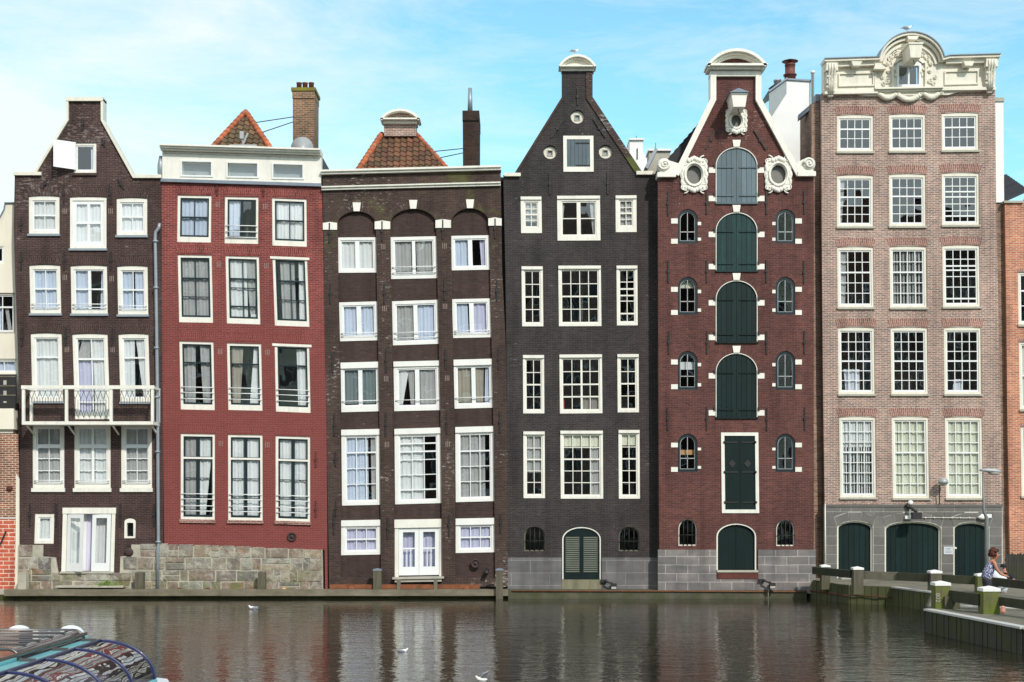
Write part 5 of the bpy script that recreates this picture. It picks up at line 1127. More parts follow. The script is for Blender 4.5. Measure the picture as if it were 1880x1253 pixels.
# facing stones laid proud of the joints
m = MB(); G_ = .55
def stone(pts):
    m.cur = random.random(); P_ = h.pl(pts)
    ar = sum(P_[i][0] * P_[(i + 1) % len(P_)][1] - P_[(i + 1) % len(P_)][0] * P_[i][1] for i in range(len(P_)))
    m.prism(P_, h.y - .045, h.y - .02)
rows6 = [(1065, 1052), (1052, 1035), (1035, 1018), (1018, 1001), (1001, 984), (984, 967.5)]
for (a, b) in ((1514.5, 1536.5), (1603.2, 1624), (1728.2, 1750), (1816.2, 1839)):
    for (yb, yt) in rows6: stone([(a + G_, yb - G_), (b - G_, yb - G_), (b - G_, yt + G_), (a + G_, yt + G_)])
def fan(x0, x1, yt, sp, n, ytop, xl, xr):
    cx = (x0 + x1) / 2
    for i in range(n):
        def E(f):
            x = x0 + (x1 - x0) * f; d = (f - .5) * 2; y = sp - (sp - yt) * math.sqrt(max(0, 1 - d * d)) if abs(d) < 1 else sp; return x, y
        f0, f1 = i / n, (i + 1) / n; a, b = E(f0 + .004), E(f1 - .004); am = E((f0 + f1) / 2)
        def O(f, off): d = (f - .5) * 2; return (cx + d * (xr - xl) / 2 + off, ytop + 10 * d * d)
        stone([(a[0], a[1] - .5), (am[0], am[1] - .5), (b[0], b[1] - .5), O(f1, -G_), O(f0, G_)])
fan(1537, 1602.5, 956, 968, 3, 940, 1531, 1607); fan(1624.5, 1727.5, 957, 969, 5, 941, 1618, 1733); fan(1750.5, 1815.5, 958, 969, 3, 941, 1744, 1822)
for (xl, xr, yt_) in ((1531, 1607, 940), (1618, 1733, 941), (1744, 1822, 941)):
    for sg in (-1, 1):
        pts = [((xl + xr) / 2 + sg * d * (xr - xl) / 2, yt_ + 10 * d * d - .6) for d in (1, .85, .7, .5, .32)]; pts += [(pts[-1][0], 940.2), (pts[0][0], 940.2)]; stone(pts)
for pts in ([(1603.2, 967), (1624, 967), (1618.6, 951.5), (1618, 948.8), (1607.6, 948.8), (1607.5, 950.8)], [(1728.2, 967), (1750, 967), (1744.4, 951.8), (1744, 949.2), (1733.6, 949.2), (1733.4, 951.5)],
            [(1514.5, 967), (1536.4, 967), (1531.2, 950.8), (1530.6, 940.3), (1514.5, 940.3)], [(1816.2, 967), (1839, 967), (1839, 940.3), (1822.6, 940.3), (1822.3, 951.5)],
            [(1607.4, 948), (1617.8, 948), (1617.6, 940.3), (1607.4, 940.3)], [(1733.5, 948.4), (1743.8, 948.4), (1743.8, 940.3), (1733.5, 940.3)]): stone(pts)
x = 1514.5
for w_ in (28, 20, 36, 24, 40, 26, 30, 34, 28, 30, 29): stone([(x + G_, 939), (x + w_ - G_, 939), (x + w_ - G_, 931), (x + G_, 931)]); x += w_
m.build('facing_stones', 'ashlar', h.e)
slab(h, [(1513, 931), (1840, 931), (1840, 926.5), (1513, 926.5)], -.07, .05, 'ashlar', 'plinth_moulding')
# crest
arcT = arcpts(1668.5, 122, 61, 57, 168, 12, 22)
top = [(1509.5, 113.5), (1600, 110.5)] + arcT + [(1737, 107.5), (1830, 105)]
body = [(1512, 174), (1512, 116), (1602, 112)] + arcpts(1668.5, 124, 58, 54, 166, 14, 20) + [(1735, 110), (1826, 107), (1825, 168.5), (1760, 170), (1740, 176), (1590, 178), (1560, 173)]
WX0, WX1, WY0, WY1 = 1644.6, 1689.5, 114, 161.5
hw = h.pl([(WX0 + 1, WY1 - 1), (WX1 - 1, WY1 - 1), (WX1 - 1, WY0 + 4), (1667, WY0), (WX0 + 1, WY0 + 4)])[::-1]
cr = slab(h, body, -.10, .25, 'cream_deep', 'baroque_crest', holes=[hw])
m = MB(); m.band(h.pl(top), 1.6 * h.s, h.y - .46, h.y + .3); m.build('lead_capping', 'lead', cr)
t2 = [(a, b + 1.6) for a, b in top]; t3 = [(1512, 118.5), (1604, 115)] + arcpts(1668.5, 124, 56, 50, 168, 12, 22) + [(1733, 112), (1828, 109.5)]
m = MB(); m.band(h.pl(t2), 4.2 * h.s, h.y - .41, h.y + .2); m.band(h.pl(t3), 4 * h.s, h.y - .28, h.y + .2); m.band(h.pl([(a, b + 4) for a, b in t3[:2]]), 5 * h.s, h.y - .27, h.y + .2); m.band(h.pl(arcpts(1668.5, 126, 51, 44, 172, 8, 22)), 5 * h.s, h.y - .18, h.y + .2); m.band(h.pl([(a, b + 4) for a, b in t3[-2:]]), 5 * h.s, h.y - .27, h.y + .2); m.build('cornice_moulding', 'cream_deep', cr)
m = MB(); m.band(h.pl([(1512, 171), (1604, 169.5), (1604, 166.5), (1730, 164), (1825, 163)]), 5 * h.s, h.y - .2, h.y + .1); m.band(h.pl([(1604, 165), (1728, 162.5)]), 3 * h.s, h.y - .28, h.y - .05)
m.band(h.pl([(1604, 168), (1604, 128)]), 3 * h.s, h.y - .15, h.y - .05); m.band(h.pl([(1635, 165), (1635, 116), (1641, 116), (1650, 109.5), (1684, 109), (1692, 115.5), (1699, 115.5), (1699, 164)]), 3.5 * h.s, h.y - .18, h.y - .05)
for (a, b) in ((1558, 1577), (1762, 1781)): m.prism(h.pl([(a + 3, 128), (b - 3, 128), (b, 120), (a, 120)]), h.y - .45, h.y - .1)
m.prism(h.pl([(1661, 81), (1676, 81), (1680, 75), (1659, 75)]), h.y - .5, h.y - .1)
m.prism(h.pl([(1600, 133), (1622, 133), (1612, 122), (1602, 122)]), h.y - .38, h.y - .1); m.build('frame_moulding', 'cream_deep', cr)
for pts_ in ([(1540, 139), (1601, 137.5), (1601, 158), (1540, 159.5)], [(1734, 135), (1792, 133.5), (1792, 155), (1734, 156.5)]): m = MB(); m.band(h.pl(pts_), -2.2 * h.s, h.y - .16, h.y - .05, True); m.build('panel_moulding', 'cream_deep', cr)
# relief carving
m = MB(); s = h.s
def sp_(px, py, r, t, th, fl, a0): X_, Z_ = h.p(px, py); spiral(m, X_, Z_, h.y - .13, r * s, t, th * s, fl, a0)
for (sx_, fl) in ((-1, 1), (1, -1)):
    c0 = 1667
    for (dx_, py, r, a0) in ((25, 103, 6, 0), (34, 110, 5, 90), (40, 120, 4, 40), (38, 134, 3.5, 0), (40, 150, 6, 200), (48, 144, 4, 100), (45, 156, 5, 20)): sp_(c0 + sx_ * dx_, py, r, 1.3, 1.2, fl, a0 if fl > 0 else 180 - a0)
    for k in range(9): X_, Z_ = h.p(c0 + sx_ * (30 + 8 * math.sin(k * .9)), 108 + k * 5.5); m.ell((X_, h.y - .12, Z_), (.05, .05, .07), 5)
for k in range(9): X_, Z_ = h.p(1643 + random.random() * 10, 96 + random.random() * 10); m.ell((X_, h.y - .13, Z_), .06, 5)
# festoon hanging under the crest
for (cx, w_, dp) in ((1628, 20, 10), (1667, 28, 13), (1708, 18, 9)):
    pts = [(cx - w_ + 2 * w_ * i / 12, 172 + dp * math.sin(math.pi * i / 12)) for i in range(13)]; m.tube([(h.p(*q)[0], h.y - .08, h.p(*q)[1]) for q in pts], [.05 + .05 * math.sin(math.pi * i / 12) for i in range(13)], 6)
    for q in pts[2:11]: X_, Z_ = h.p(q[0], q[1] - 1.5); m.ell((X_, h.y - .1, Z_), (.1, .08, .09), 5)
for px in (1611, 1648, 1688, 1726): sp_(px, 173, 4, 1.4, 1.2, 1 if px < 1667 else -1, 90)
m.prism(h.pl([(1612, 171), (1622, 181), (1640, 179), (1655, 184), (1672, 186), (1690, 183), (1700, 179), (1714, 180), (1728, 170)])[::-1], h.y - .04, h.y + .04)
m.build('carving', 'cream_deep', cr)
for (cx, yt, yb) in ((1523, 122, 180), (1814, 115, 173)):
    m = MB(); X_ = h.X(cx); m.prism(h.pl([(cx - 11, yt + 14), (cx + 11, yt + 14), (cx + 10, yt), (cx - 10, yt)]), h.y - .42, h.y - .05)
    m.prism(h.pl([(cx - 8, yt + 36), (cx + 8, yt + 36), (cx + 9, yt + 14), (cx - 9, yt + 14)]), h.y - .30, h.y - .05); m.prism(h.pl([(cx - 4, yb), (cx + 4, yb), (cx + 7, yt + 36), (cx - 7, yt + 36)]), h.y - .2, h.y + .0)
    for dx_ in (-5, 0, 5): m.tube([(h.X(cx + dx_), h.y - .44, h.Z(yt + 2)), (h.X(cx + dx_), h.y - .44, h.Z(yt + 12)), (h.X(cx + dx_ * .9), h.y - .32, h.Z(yt + 20)), (h.X(cx + dx_ * .8), h.y - .31, h.Z(yt + 36)), (h.X(cx + dx_ * .5), h.y - .2, h.Z(yb - 3))], .045, 6)
    for k in range(7): m.ell((X_ + .1 * math.sin(k * 2.2), h.y - .34 + .02 * k, h.Z(yt + 12 + k * 6)), (.10, .06, .07), 5)
    m.build('console', 'cream_deep', cr)
m = MB(); m.prism(h.pl([(1511, 176), (1518, 176), (1518, 114), (1511, 116)]), h.y - .12, h.y + .25); m.build('crest_end', 'cream_deep', cr)
Q = Quad(h, WX0, WY0 + 2, WX1, WY1, 0, 0)
m = MB(); P = [(WX0, WY1), (WX0, WY0 + 5), (1654, WY0 + .5), (1667, WY0 - 1), (1680, WY0 + .5), (WX1, WY0 + 5), (WX1, WY1)]; I = [(WX0 + 4, WY1 - 4), (WX0 + 4, WY0 + 9), (WX1 - 4, WY0 + 9), (WX1 - 4, WY1 - 4)]
m.prism(h.pl(P), h.y - .14, h.y + .1, [h.pl(I)[::-1]]); m.box(h.X(1667) - .025, h.X(1667) + .025, h.y - .11, h.y + .05, h.Z(WY1 - 4), h.Z(WY0 + 9)); o = m.build('crest_window', 'white_paint', cr)
m = MB(); a = h.p(WX0 + 4, WY1 - 4); b = h.p(1667, WY0 + 9); c = h.p(WX1 - 4, WY1 - 4)
m.face([(a[0], h.y - .03, a[1]), (b[0], h.y - .03, a[1]), (b[0], h.y - .028, b[1]), (a[0], h.y - .028, b[1])]); m.face([(b[0], h.y - .03, a[1]), (c[0], h.y - .026, a[1]), (c[0], h.y - .026, b[1]), (b[0], h.y - .03, b[1])]); m.build('pane', 'glass', o)
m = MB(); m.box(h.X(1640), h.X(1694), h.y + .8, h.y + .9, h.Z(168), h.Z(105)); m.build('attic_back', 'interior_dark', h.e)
hb_ = hoist(h, 1665, 100, 24, 24, 1.1, 'cream_deep', roof=None)
# pipes, cable conduit, fittings on the stone front
m = MB(); m.tube([(h.X(1690), h.y - .09, h.Z(950.5)), (h.X(1790), h.y - .09, h.Z(951.5))], .012, 5)
for px in range(1698, 1792, 16): m.ell((h.X(px), h.y - .09, h.Z(951)), .03, 5)
m.build('conduit', 'cream', h.e)
m = MB(); m.tube([(h.X(1513.5), h.y - .12, h.Z(925)), (h.X(1514.5), h.y - .12, h.Z(1062))], .022, 6); m.build('conduit', 'cream', h.e)
# ================================================================== infill strips and neighbours
h = House('infill_wall', 'narrow strip of weathered brick wall with grey coping between the warehouse and the buff house', 'wall', .35, 1494, 1510, group=None)
wall(h, [(1490, 1085), (1490, 190), (1509, 186), (1516, 1085)], 'brick_strip', depth=2.0)
slab(h, [(1497, 187), (1510, 187), (1510, 174), (1497, 174)], -.05, .6, 'lead', 'coping')
m = MB(); m.hexa([(h.X(1476), h.y + 1.0, h.Z(206)), (h.X(1497), h.y + .0, h.Z(193)), (h.X(1500), h.y + .0, h.Z(182)), (h.X(1476), h.y + 1.0, h.Z(197)), (h.X(1478), h.y + 1.3, h.Z(206)), (h.X(1500), h.y + .5, h.Z(193)), (h.X(1502), h.y + .5, h.Z(182)), (h.X(1478), h.y + 1.3, h.Z(197))]); m.build('sloped_coping', 'lead', h.e)
h = House('chimney_block', 'tall white-plastered stack with rusty cowls rising behind the right slope of the warehouse gable', 'chimney', 4.0, 1412, 1494, group=None)
k = h.s
o = slab(h, [(1400, 345), (1412, 222), (1444, 172), (1444, 146), (1488, 150), (1488, 190), (1494, 260), (1494, 345)], 0, 2, 'white_plaster', 'stack')
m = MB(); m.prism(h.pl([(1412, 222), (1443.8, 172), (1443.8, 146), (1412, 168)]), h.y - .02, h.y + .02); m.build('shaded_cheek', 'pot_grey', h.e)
m = MB(); m.band(h.pl([(1410, 168), (1444, 143.5)]), 3 * k, h.y - .1, h.y + 2); m.band(h.pl([(1443, 144.5), (1490, 147.5)]), 3 * k, h.y - .06, h.y + 2); m.build('coping', 'lead', h.e)
m = MB(); c = h.p(1458, 144); m.lathe((c[0], h.y + .8, c[1] + .22), [(.24, -.3), (.22, .12), (.27, .13), (.27, .17), (.20, .18), (.20, .52), (.22, .53), (.20, .62), (.04, .62), (.04, .68), (.33, .70), (.05, .80)], 18); m.build('cowl', 'flue', h.e)
m = MB(); c = h.p(1438, 145); m.lathe((c[0], h.y + 1.2, c[1]), [(.14, 0), (.14, .25), (.16, .26), (.16, .32), (.1, .33)], 14); m.build('cowl', 'lamp_metal', h.e)
m = MB(); c = h.p(1430, 158); m.lathe((c[0], h.y + .6, c[1]), [(.1, -.1), (.1, .06), (.3, .08), (.12, .22), (.02, .24)], 14); m.build('cowl', 'iron', h.e)
m = MB(); c = h.p(1491, 190); m.lathe((c[0], h.y - .1, c[1] - .6), [(.06, 0), (.06, 1.75), (.09, 1.76), (.09, 1.84), (.03, 1.86)], 12); m.build('flue_pipe', 'white_plaster', h.e)
h = House('white_gable', 'distant white stepped chimney gable with an aerial, seen just right of the black gable', 'building', 12, 1150, 1200, group=None)
slab(h, [(1140, 330), (1156, 300), (1156, 257), (1180, 257), (1180, 278), (1192, 298), (1205, 330)], 0, 1.2, 'white_plaster', 'wall')
m = MB(); m.band(h.pl([(1155, 255), (1182, 255)]), 3 * h.s, h.y - .1, h.y + 1.3); m.build('coping', 'white_plaster', h.e)
m = MB(); p = h.p(1170, 256); m.tube([(p[0], h.y + .5, p[1]), (p[0], h.y + .5, p[1] + .3)], .012, 4); m.build('aerial', 'iron', h.e)
m = MB(); m.bar((h.X(1170), h.y - .03, h.Z(273)), (h.X(1170), h.y - .03, h.Z(293)), .04); m.build('wall_anchor', 'iron', h.e)
h = House('lead_dormer', 'distant beige chimney above a lead-edged roof slope, behind the left shoulder of the warehouse', 'building', 8, 1180, 1220, group=None)
slab(h, [(1180, 330), (1192, 300), (1192, 278), (1230, 278), (1230, 330)], 0, 1, 'stone_sill', 'wall'); m = MB(); m.band(h.pl([(1190, 274.5), (1232, 274.5)]), 3.5 * h.s, h.y - .1, h.y + 1.1); m.build('coping', 'white_plaster', h.e)
m = MB(); m.band(h.pl([(1178, 322), (1196, 287)]), 6 * h.s, h.y - 1.4, h.y - .2); m.build('lead_edge', 'zinc', h.e)
m = MB(); p = h.p(1206, 275); m.tube([(p[0], h.y + .5, p[1]), (p[0], h.y + .5, p[1] + .42)], .012, 4); m.build('aerial', 'iron', h.e)

# left neighbours
h = House('plaster_house', 'cream-plastered neighbour at the left edge with small windows above dark balcony boards', 'house', .6, -60, 30, group=None)
window(h, -14, 452, 7.5, 484, cw=.05, rec=.02, cols=1, ups=0, downs=1)
window(h, -40, 538, 28, 613, cw=.08, rec=.04, cm='stone_sill', cols=3, hb=[(.32, .06)], cur_=[(.3, .6, .4, .6, .35, 1, 'curtain_blue'), (.7, .8, .8, .9, .35, 1, 'curtain_grey')])
window(h, -40, 659, 32, 686, cw=.06, rec=.04, cols=3, ups=0, downs=1, cur_=cur('F', 'curtain_blue'))
wall(h, [(-330, 1085), (-330, 500), (-60, 440), (-20, 420), (0, 398), (7, 385), (9, 373), (40, 373), (45, 1085)], 'beige_plaster'); shell(h, [(-330, 1085), (-330, 505), (-60, 445), (0, 410), (10, 376), (40, 376), (44, 1085)], wall='beige_plaster', y1=8)
interior(h, -300, 40, 440, 1000, [510, 640])
strip(h, [(-60, 440), (-20, 420), (0, 398), (7, 385), (9, 372), (42, 372)], 2, -.06, .3, 'lead', 'coping')
m = MB(); m.box(h.X(-330), h.X(38), h.y - .5, h.y - .42, h.Z(742), h.Z(690)); m.box(h.X(-330), h.X(38), h.y - .55, h.y, h.Z(752), h.Z(742)); bl = m.build('balcony', 'iron', h.e)
m = MB()
for i in range(3):
    for px in (16, -14, -44, -74): m.box(h.X(px), h.X(px + 5.5), h.y - .53, h.y - .51, h.Z(701 + i * 19 + 8), h.Z(701 + i * 19))
m.build('white_squares', 'stone_sill', bl)
m = MB()
for i in range(4): m.box(h.X(-330), h.X(38), h.y - .52, h.y - .505, h.Z(695 + i * 17), h.Z(693 + i * 17))
m.build('rail_slats', 'timber_grey', bl)
slab(h, [(-330, 790), (37, 790), (36, 752.5), (-330, 752.5)], -.62, 0, 'beige_plaster', 'concrete_band'); slab(h, [(-330, 797), (33, 797), (33, 790.2), (-330, 790.2)], -.5, 0, 'cream_deep', 'ledge')
h2 = House('old_brick_annex', 'low wall of worn brown brick over bright orange blocks at the far left waterline', 'wall', .1, -60, 34, group=None)
wall(h2, [(-330, 952), (-330, 797), (34, 797), (35, 952)], 'brick_old', depth=.5); slab(h2, [(-330, 1086), (28, 1086), (29, 952.2), (-330, 952.2)], -.02, .5, 'brick_big', 'orange_blocks')
slab(h2, [(-330, 953), (29, 953), (29, 950), (-330, 950)], -.04, .3, 'mortar_line', 'capping')
slab(h2, [(28, 1086), (36.5, 1086), (36.5, 880), (30, 870), (29.5, 948)], -.03, .3, 'beige_plaster', 'corner_render')
m = MB(); p = h2.p(2, 1000); q = h2.p(12, 976); m.bar((p[0], .04, p[1]), (q[0], .04, q[1]), .05, .05); m.build('wall_anchor', 'iron', h2.e)
m = MB(); p = h2.p(18, 897); m.lathe((p[0], .1, p[1]), [(.11, 0), (.11, -.05), (.04, -.07)], 12, 'y'); m.build('wall_plate', 'rust_dark', h2.e)

# right neighbour
h = House('orange_brick_house', 'orange brick house at the right edge under a black tiled roof', 'house', .1, 1842, 2100, group=None)
window(h, 1868.5, 500, 1935, 596.3, sx=1.5, cw=.085, rec=.03, cm='cream_deep', cols=3, ups=1, downs=2, sill='stone_sill', cur_=None)
window(h, 1870.5, 628, 1937, 752, sx=2, cw=.085, rec=.03, cm='cream_deep', cols=2, ups=1, downs=1, cur_=cur('F', 'blind_cream'), sill='stone_sill')
window(h, 1873.6, 784, 1940, 911, sx=2, cw=.085, rec=.03, cm='cream_deep', cols=2, ups=1, downs=1, sill='stone_sill')
for (t, xo) in ((494, 0), (622, 2), (778, 5)): flat_arch(h, 1868 + xo, 1936 + xo, t, t + 6, splay=2, camber=0, mat='brick_arch_red')
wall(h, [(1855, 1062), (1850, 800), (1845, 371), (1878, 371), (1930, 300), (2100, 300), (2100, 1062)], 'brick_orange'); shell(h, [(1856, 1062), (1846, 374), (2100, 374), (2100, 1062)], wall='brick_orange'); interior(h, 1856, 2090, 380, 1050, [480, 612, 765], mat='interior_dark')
slab(h, [(1842, 373.5), (1878, 373.5), (1878, 369.5), (1842, 369.5)], -.08, .3, 'stone_sill', 'coping')
m = MB(); e0 = h.p(1840, 372); e1 = h.p(1900, 345); t0 = h.p(1840, 311); t1 = h.p(1900, 286)
for i in range(9):
    m.cur = random.random(); f0, f1 = i / 9, (i + 1.15) / 9; L = lambda a_, b_, f, y0, y1: (a_[0] + (b_[0] - a_[0]) * f, y0 + (y1 - y0) * f, a_[1] + (b_[1] - a_[1]) * f)
    m.face([L(e0, t0, f0, .6, 3), L(e1, t1, f0, .6, 3), L(e1, t1, f1, .55, 2.95), L(e0, t0, f1, .55, 2.95)])
m.build('front_roof', 'roof_dark', h.e)
h = House('party_wall', 'white rendered slab of party wall rising at the right side of the buff house', 'wall', .3, 1827, 1845, group=None)
slab(h, [(1826, 372), (1843.5, 372), (1842, 183), (1826, 183)], 0, 3, 'white_plaster', 'wall'); slab(h, [(1825, 187), (1843, 187), (1843, 180), (1825, 180)], -.05, 3, 'stone_sill', 'coping')
m = MB(); m.prism(h.pl([(1838, 1062), (1860, 1062), (1850, 800), (1844.5, 375), (1828, 375), (1833, 700)]), h.y, h.y + 3); m.build('lower_wall', 'brick_strip', h.e)
# ================================================================== waterline: rubble plinth, ledges
class PX:   # facade-plane pixel helper at depth y
    def __init__(s, y=0): s.y = y; s.s = (DIST + y) / FPX; s.e = None; s.holes = []
    def X(s, px): return (px - 940) * s.s
    def Z(s, py): return ZC + (HY - py) * s.s
    def p(s, px, py): return (s.X(px), s.Z(py))
    def pl(s, pts): return [s.p(a, b) for a, b in pts]
F = PX(0)
random.seed(11)
pe = empty('stone_plinth', (F.X(320), 0, 0), 'old patched rubble stone wall at the waterline below the brown and the red houses', 'stone wall')
def top_y(px):   # upper edge of the masonry
    pts = [(34, 1000), (80, 1000), (81, 1021), (103, 1023), (108, 1051), (208, 1051), (221, 1048), (222, 1021), (241, 1019), (242, 998.5), (300, 997), (440, 1002), (592, 1009)]
    for (a, b), (c, d) in zip(pts, pts[1:]):
        if a <= px <= c: return b + (d - b) * (px - a) / (c - a)
    return 1009
m = MB(); m.prism(F.pl([(34, 1086), (593, 1086), (592, 1010), (242, 1000), (242, 1020), (222, 1022), (221, 1052), (108, 1052), (103, 1024), (80, 1022), (80, 1001), (35, 1001)]), -.072, .3); m.build('mortar_bed', 'rubble_mortar', pe)
m = MB()
courses = [1086, 1067, 1046, 1023, 998]
for ci in range(4):
    yb, yt = courses[ci], courses[ci + 1]; px = 35 + random.uniform(-4, 0)
    while px < 592:
        w_ = random.choice((14, 20, 26, 32, 38, 24, 46)) * random.uniform(.8, 1.2); x1 = min(px + w_, 592); x0 = max(px, 35)
        if 592 - x1 < 8: x1 = 592
        t = max(yt + random.uniform(-1.5, 1.5) + (x0 - 300) * .012 * (x0 > 300) * (ci / 3), max(top_y(x0 + 1), top_y(x1 - 1), top_y((x0 + x1) / 2))); b = yb + (x0 - 300) * .012 * (x0 > 300) * (ci > 0) * (ci / 3)
        if b - t > 5 and x1 - x0 > 5:
            parts = [(t, b)] if random.random() > .22 or b - t < 18 else [(t, (t + b) / 2 - .5), ((t + b) / 2 + .5, b)]
            for (tt, bb) in parts:
                j = lambda: random.uniform(-1.3, 1.3); pr = -.075 - random.random() * .035; m.cur = random.random(); g = .7
                q = [(x0 + g, bb - g), ((x0 + x1) / 2, bb - g + j() * .4), (x1 - g, bb - g), (x1 - g + j() * .3, (tt + bb) / 2), (x1 - g, tt + g), ((x0 + x1) / 2 + j(), tt + g + j() * .4), (x0 + g, tt + g), (x0 + g + j() * .3, (tt + bb) / 2)]
                P_ = F.pl(q); cx = sum(a for a, _ in P_) / 8; cz = sum(b_ for _, b_ in P_) / 8; k = .93
                inner = [(cx + (a - cx) * k, pr - .012 * random.random(), cz + (b_ - cz) * k) for a, b_ in P_]; outer = [(a, pr + .05, b_) for a, b_ in P_]; back = [(a, -.02, b_) for a, b_ in P_]
                vs = inner + outer + back + [(cx, pr - .012, cz)]
                fs = [(i, (i + 1) % 8, 24) for i in range(8)] + [(8 + i, 8 + (i + 1) % 8, (i + 1) % 8, i) for i in range(8)] + [(16 + i, 16 + (i + 1) % 8, 8 + (i + 1) % 8, 8 + i) for i in range(8)]
                m.idx(vs, fs)
        px += w_
m.build('stones', 'old_stone', pe)
m = MB(); m.box(F.X(109), F.X(232), -.42, .0, F.Z(1078), F.Z(1074.5)); m.build('slate_ledge', 'rubble_mortar', pe)
# little plant tuft under the white door
m = MB()
for i in range(420):
    a = random.uniform(0, 6.28); r = abs(random.gauss(0, .19)); x = F.X(201) + r * math.cos(a) * 1.4; y = -.30 + r * math.sin(a) * .4; z = F.Z(1076) + max(0, random.gauss(.12, .07)) * math.exp(-r * 2); L = random.uniform(.02, .05); t = random.uniform(0, 6.28); u = Vector((math.cos(t), math.sin(t) * .5, random.uniform(-.5, .8))) * L; v = Vector((-math.sin(t), .4, random.uniform(.2, 1))) * L * .4; c = Vector((x, y, z)); m.face([c - u, c + v, c + u, c - v])
plain('leaf_bright', (.14, .24, .03), .7, .4, 8); tag(m.build('plant_tuft', 'leaf_bright', None, base=(F.X(201), -.3, F.Z(1076))), 'small bright green plant tuft growing on the ledge under the white doors', 'plant')
# timber waling along the water and mossy foot
def beam(name, px0, px1, z0, z1, y0, y1, mat, label, cat):
    m = MB(); n = 14
    for i in range(n):
        a, b = F.X(px0 + (px1 - px0) * i / n) + .004, F.X(px0 + (px1 - px0) * (i + 1) / n) - .004 * (i % 4 == 3); m.box(a - .004, b, y0 + .006 * (i % 3), y1, z0 + .004 * (i % 2), z1 - .006 * ((i * 7) % 3))
    o = m.build(name, mat, None, base=(F.X((px0 + px1) / 2), 0, 0)); tag(o, label, cat); return o
beam('timber_waling', 21, 933, .10, .33, -.75, -.25, 'fender_wood', 'long weathered timber beam lying along the waterline before the three left houses', 'beam')
m = MB(); m.box(F.X(-330), F.X(1474), -.55, .2, -.6, .12); structure(m.build('quay_foot', 'waterline_moss', base=(0, 0, 0)))
m = MB(); m.box(F.X(933), F.X(1474), -.66, .0, -.4, .30); structure(m.build('stone_ledge', 'ledge_moss', base=(0, 0, 0)))
m = MB(); m.box(F.X(-330), F.X(935), -.28, .25, -.3, .30); structure(m.build('footing', 'rubble_mortar', base=(0, 0, 0)))
m = MB(); m.tube([(F.X(940), -.70, .28), (F.X(1205), -.70, .27), (F.X(1340), -.71, .26), (F.X(1474), -.71, .25)], .022, 6); tag(m.build('rusty_pipe', 'rust', None, base=(F.X(1200), -.7, .27)), 'thin rusty pipe running along the stone ledge below the black house', 'pipe')
m = MB(); yb = -.35; zb = F.Z(1077.5)
m.box(F.X(608.5), F.X(881), yb - .13, yb + .12, zb - .05, zb); m.box(F.X(608.5), F.X(881), yb - .13, yb - .10, zb, zb + .10); m.box(F.X(608.5), F.X(881), yb + .09, yb + .12, zb, zb + .10)
tag(m.build('rusty_channel', 'rust', None, base=(F.X(745), yb, zb)), 'long rusty steel channel beam lying on the ledge under the arched-bay house', 'steel beam')
for i, px in enumerate((648, 857)):
    m = MB(); m.lathe((F.X(px), -.52, F.Z(1080)), [(.12, .06), (.12, -.06), (.05, -.07)], 12, 'y'); tag(m.build('rusty_roller', 'rust', None, base=(F.X(px), -.52, F.Z(1080))), ('rusty round fitting below the left half of the steel channel', 'rusty round fitting below the right half of the steel channel')[i], 'fitting', 'rusty fittings under the channel')
for i, (px, mt) in enumerate(((332, 'rust_dark'), (384, 'rust_dark'), (523, 'box_tan'))):
    m = MB(); m.ell((F.X(px), -.20, F.Z(1082)), (.10, .08, .075), 7); tag(m.build('mooring_ring', mt, None, base=(F.X(px), -.2, F.Z(1082))), ('leftmost rusty iron knob at the foot of the stone wall, below the red house', 'second rusty iron knob at the foot of the stone wall', 'pale tan iron knob at the foot of the stone wall, right of the mossy plank')[i], 'mooring fitting', 'iron knobs along the stone wall')
# planks and posts standing on the waling
def post(name, x, y, zb, zt, w, label, cap=True, mat='post_moss', group='timber posts along the water', d=None, capm='stone_sill', rot=0):
    r = empty(name, (x, y, zb), label, 'post', group); m = MB(); w2 = w / 2; ch = w * .28; d2 = (d or w) / 2; z2 = zt - (ch if cap else 0)
    m.box(x - w2, x + w2, y - d2, y + d2, zb - .2, z2); m.build('shaft', mat, r)
    if cap:
        m = MB(); c = w2 + .015; e = d2 + .015
        m.idx([(x - c, y - e, z2), (x + c, y - e, z2), (x + c, y + e, z2), (x - c, y + e, z2), (x - c, y - e, zt - ch * .3), (x + c, y - e, zt - ch * .3), (x + c, y + e, zt - ch * .3), (x - c, y + e, zt - ch * .3), (x, y, zt + ch * .15)],
              [(0, 1, 5, 4), (1, 2, 6, 5), (2, 3, 7, 6), (3, 0, 4, 7), (4, 5, 8), (5, 6, 8), (6, 7, 8), (7, 4, 8), (3, 2, 1, 0)]); m.build('cap', capm, r)
    r.rotation_euler.z = 0; return r
post('timber_post', F.X(695.5), -.5, .3, F.Z(1043), .28, mat='post_grey', label= 'grey mossy timber post with lead cap left of the white double door', capm='lead')
post('timber_post', F.X(917.5), -.8, -.1, F.Z(1042), .25, mat='post_grey', label= 'tall weathered timber post standing in the water between the umber and the black houses', capm='lead')
post('timber_post', F.X(50), -.4, .3, F.Z(1050), .30, 'dark stone-grey post at the left end of the rubble wall', cap=False, mat='rubble_mortar')
post('timber_post', F.X(263), -.45, .3, F.Z(1050), .30, 'green mossy leaning plank post left of the grey drainpipe', cap=False, mat='post_grey')
post('timber_post', F.X(485), -.45, .3, F.Z(1050), .27, 'green mossy plank post against the rubble wall below the red house', cap=False, mat='post_grey')
post('timber_post', F.X(734), -.45, .3, F.Z(1063), .13, 'thin grey post under the left end of the white threshold', cap=False, mat='timber_grey'); post('timber_post', F.X(801), -.45, .3, F.Z(1063), .13, 'thin grey post under the right end of the white threshold', cap=False, mat='timber_grey')
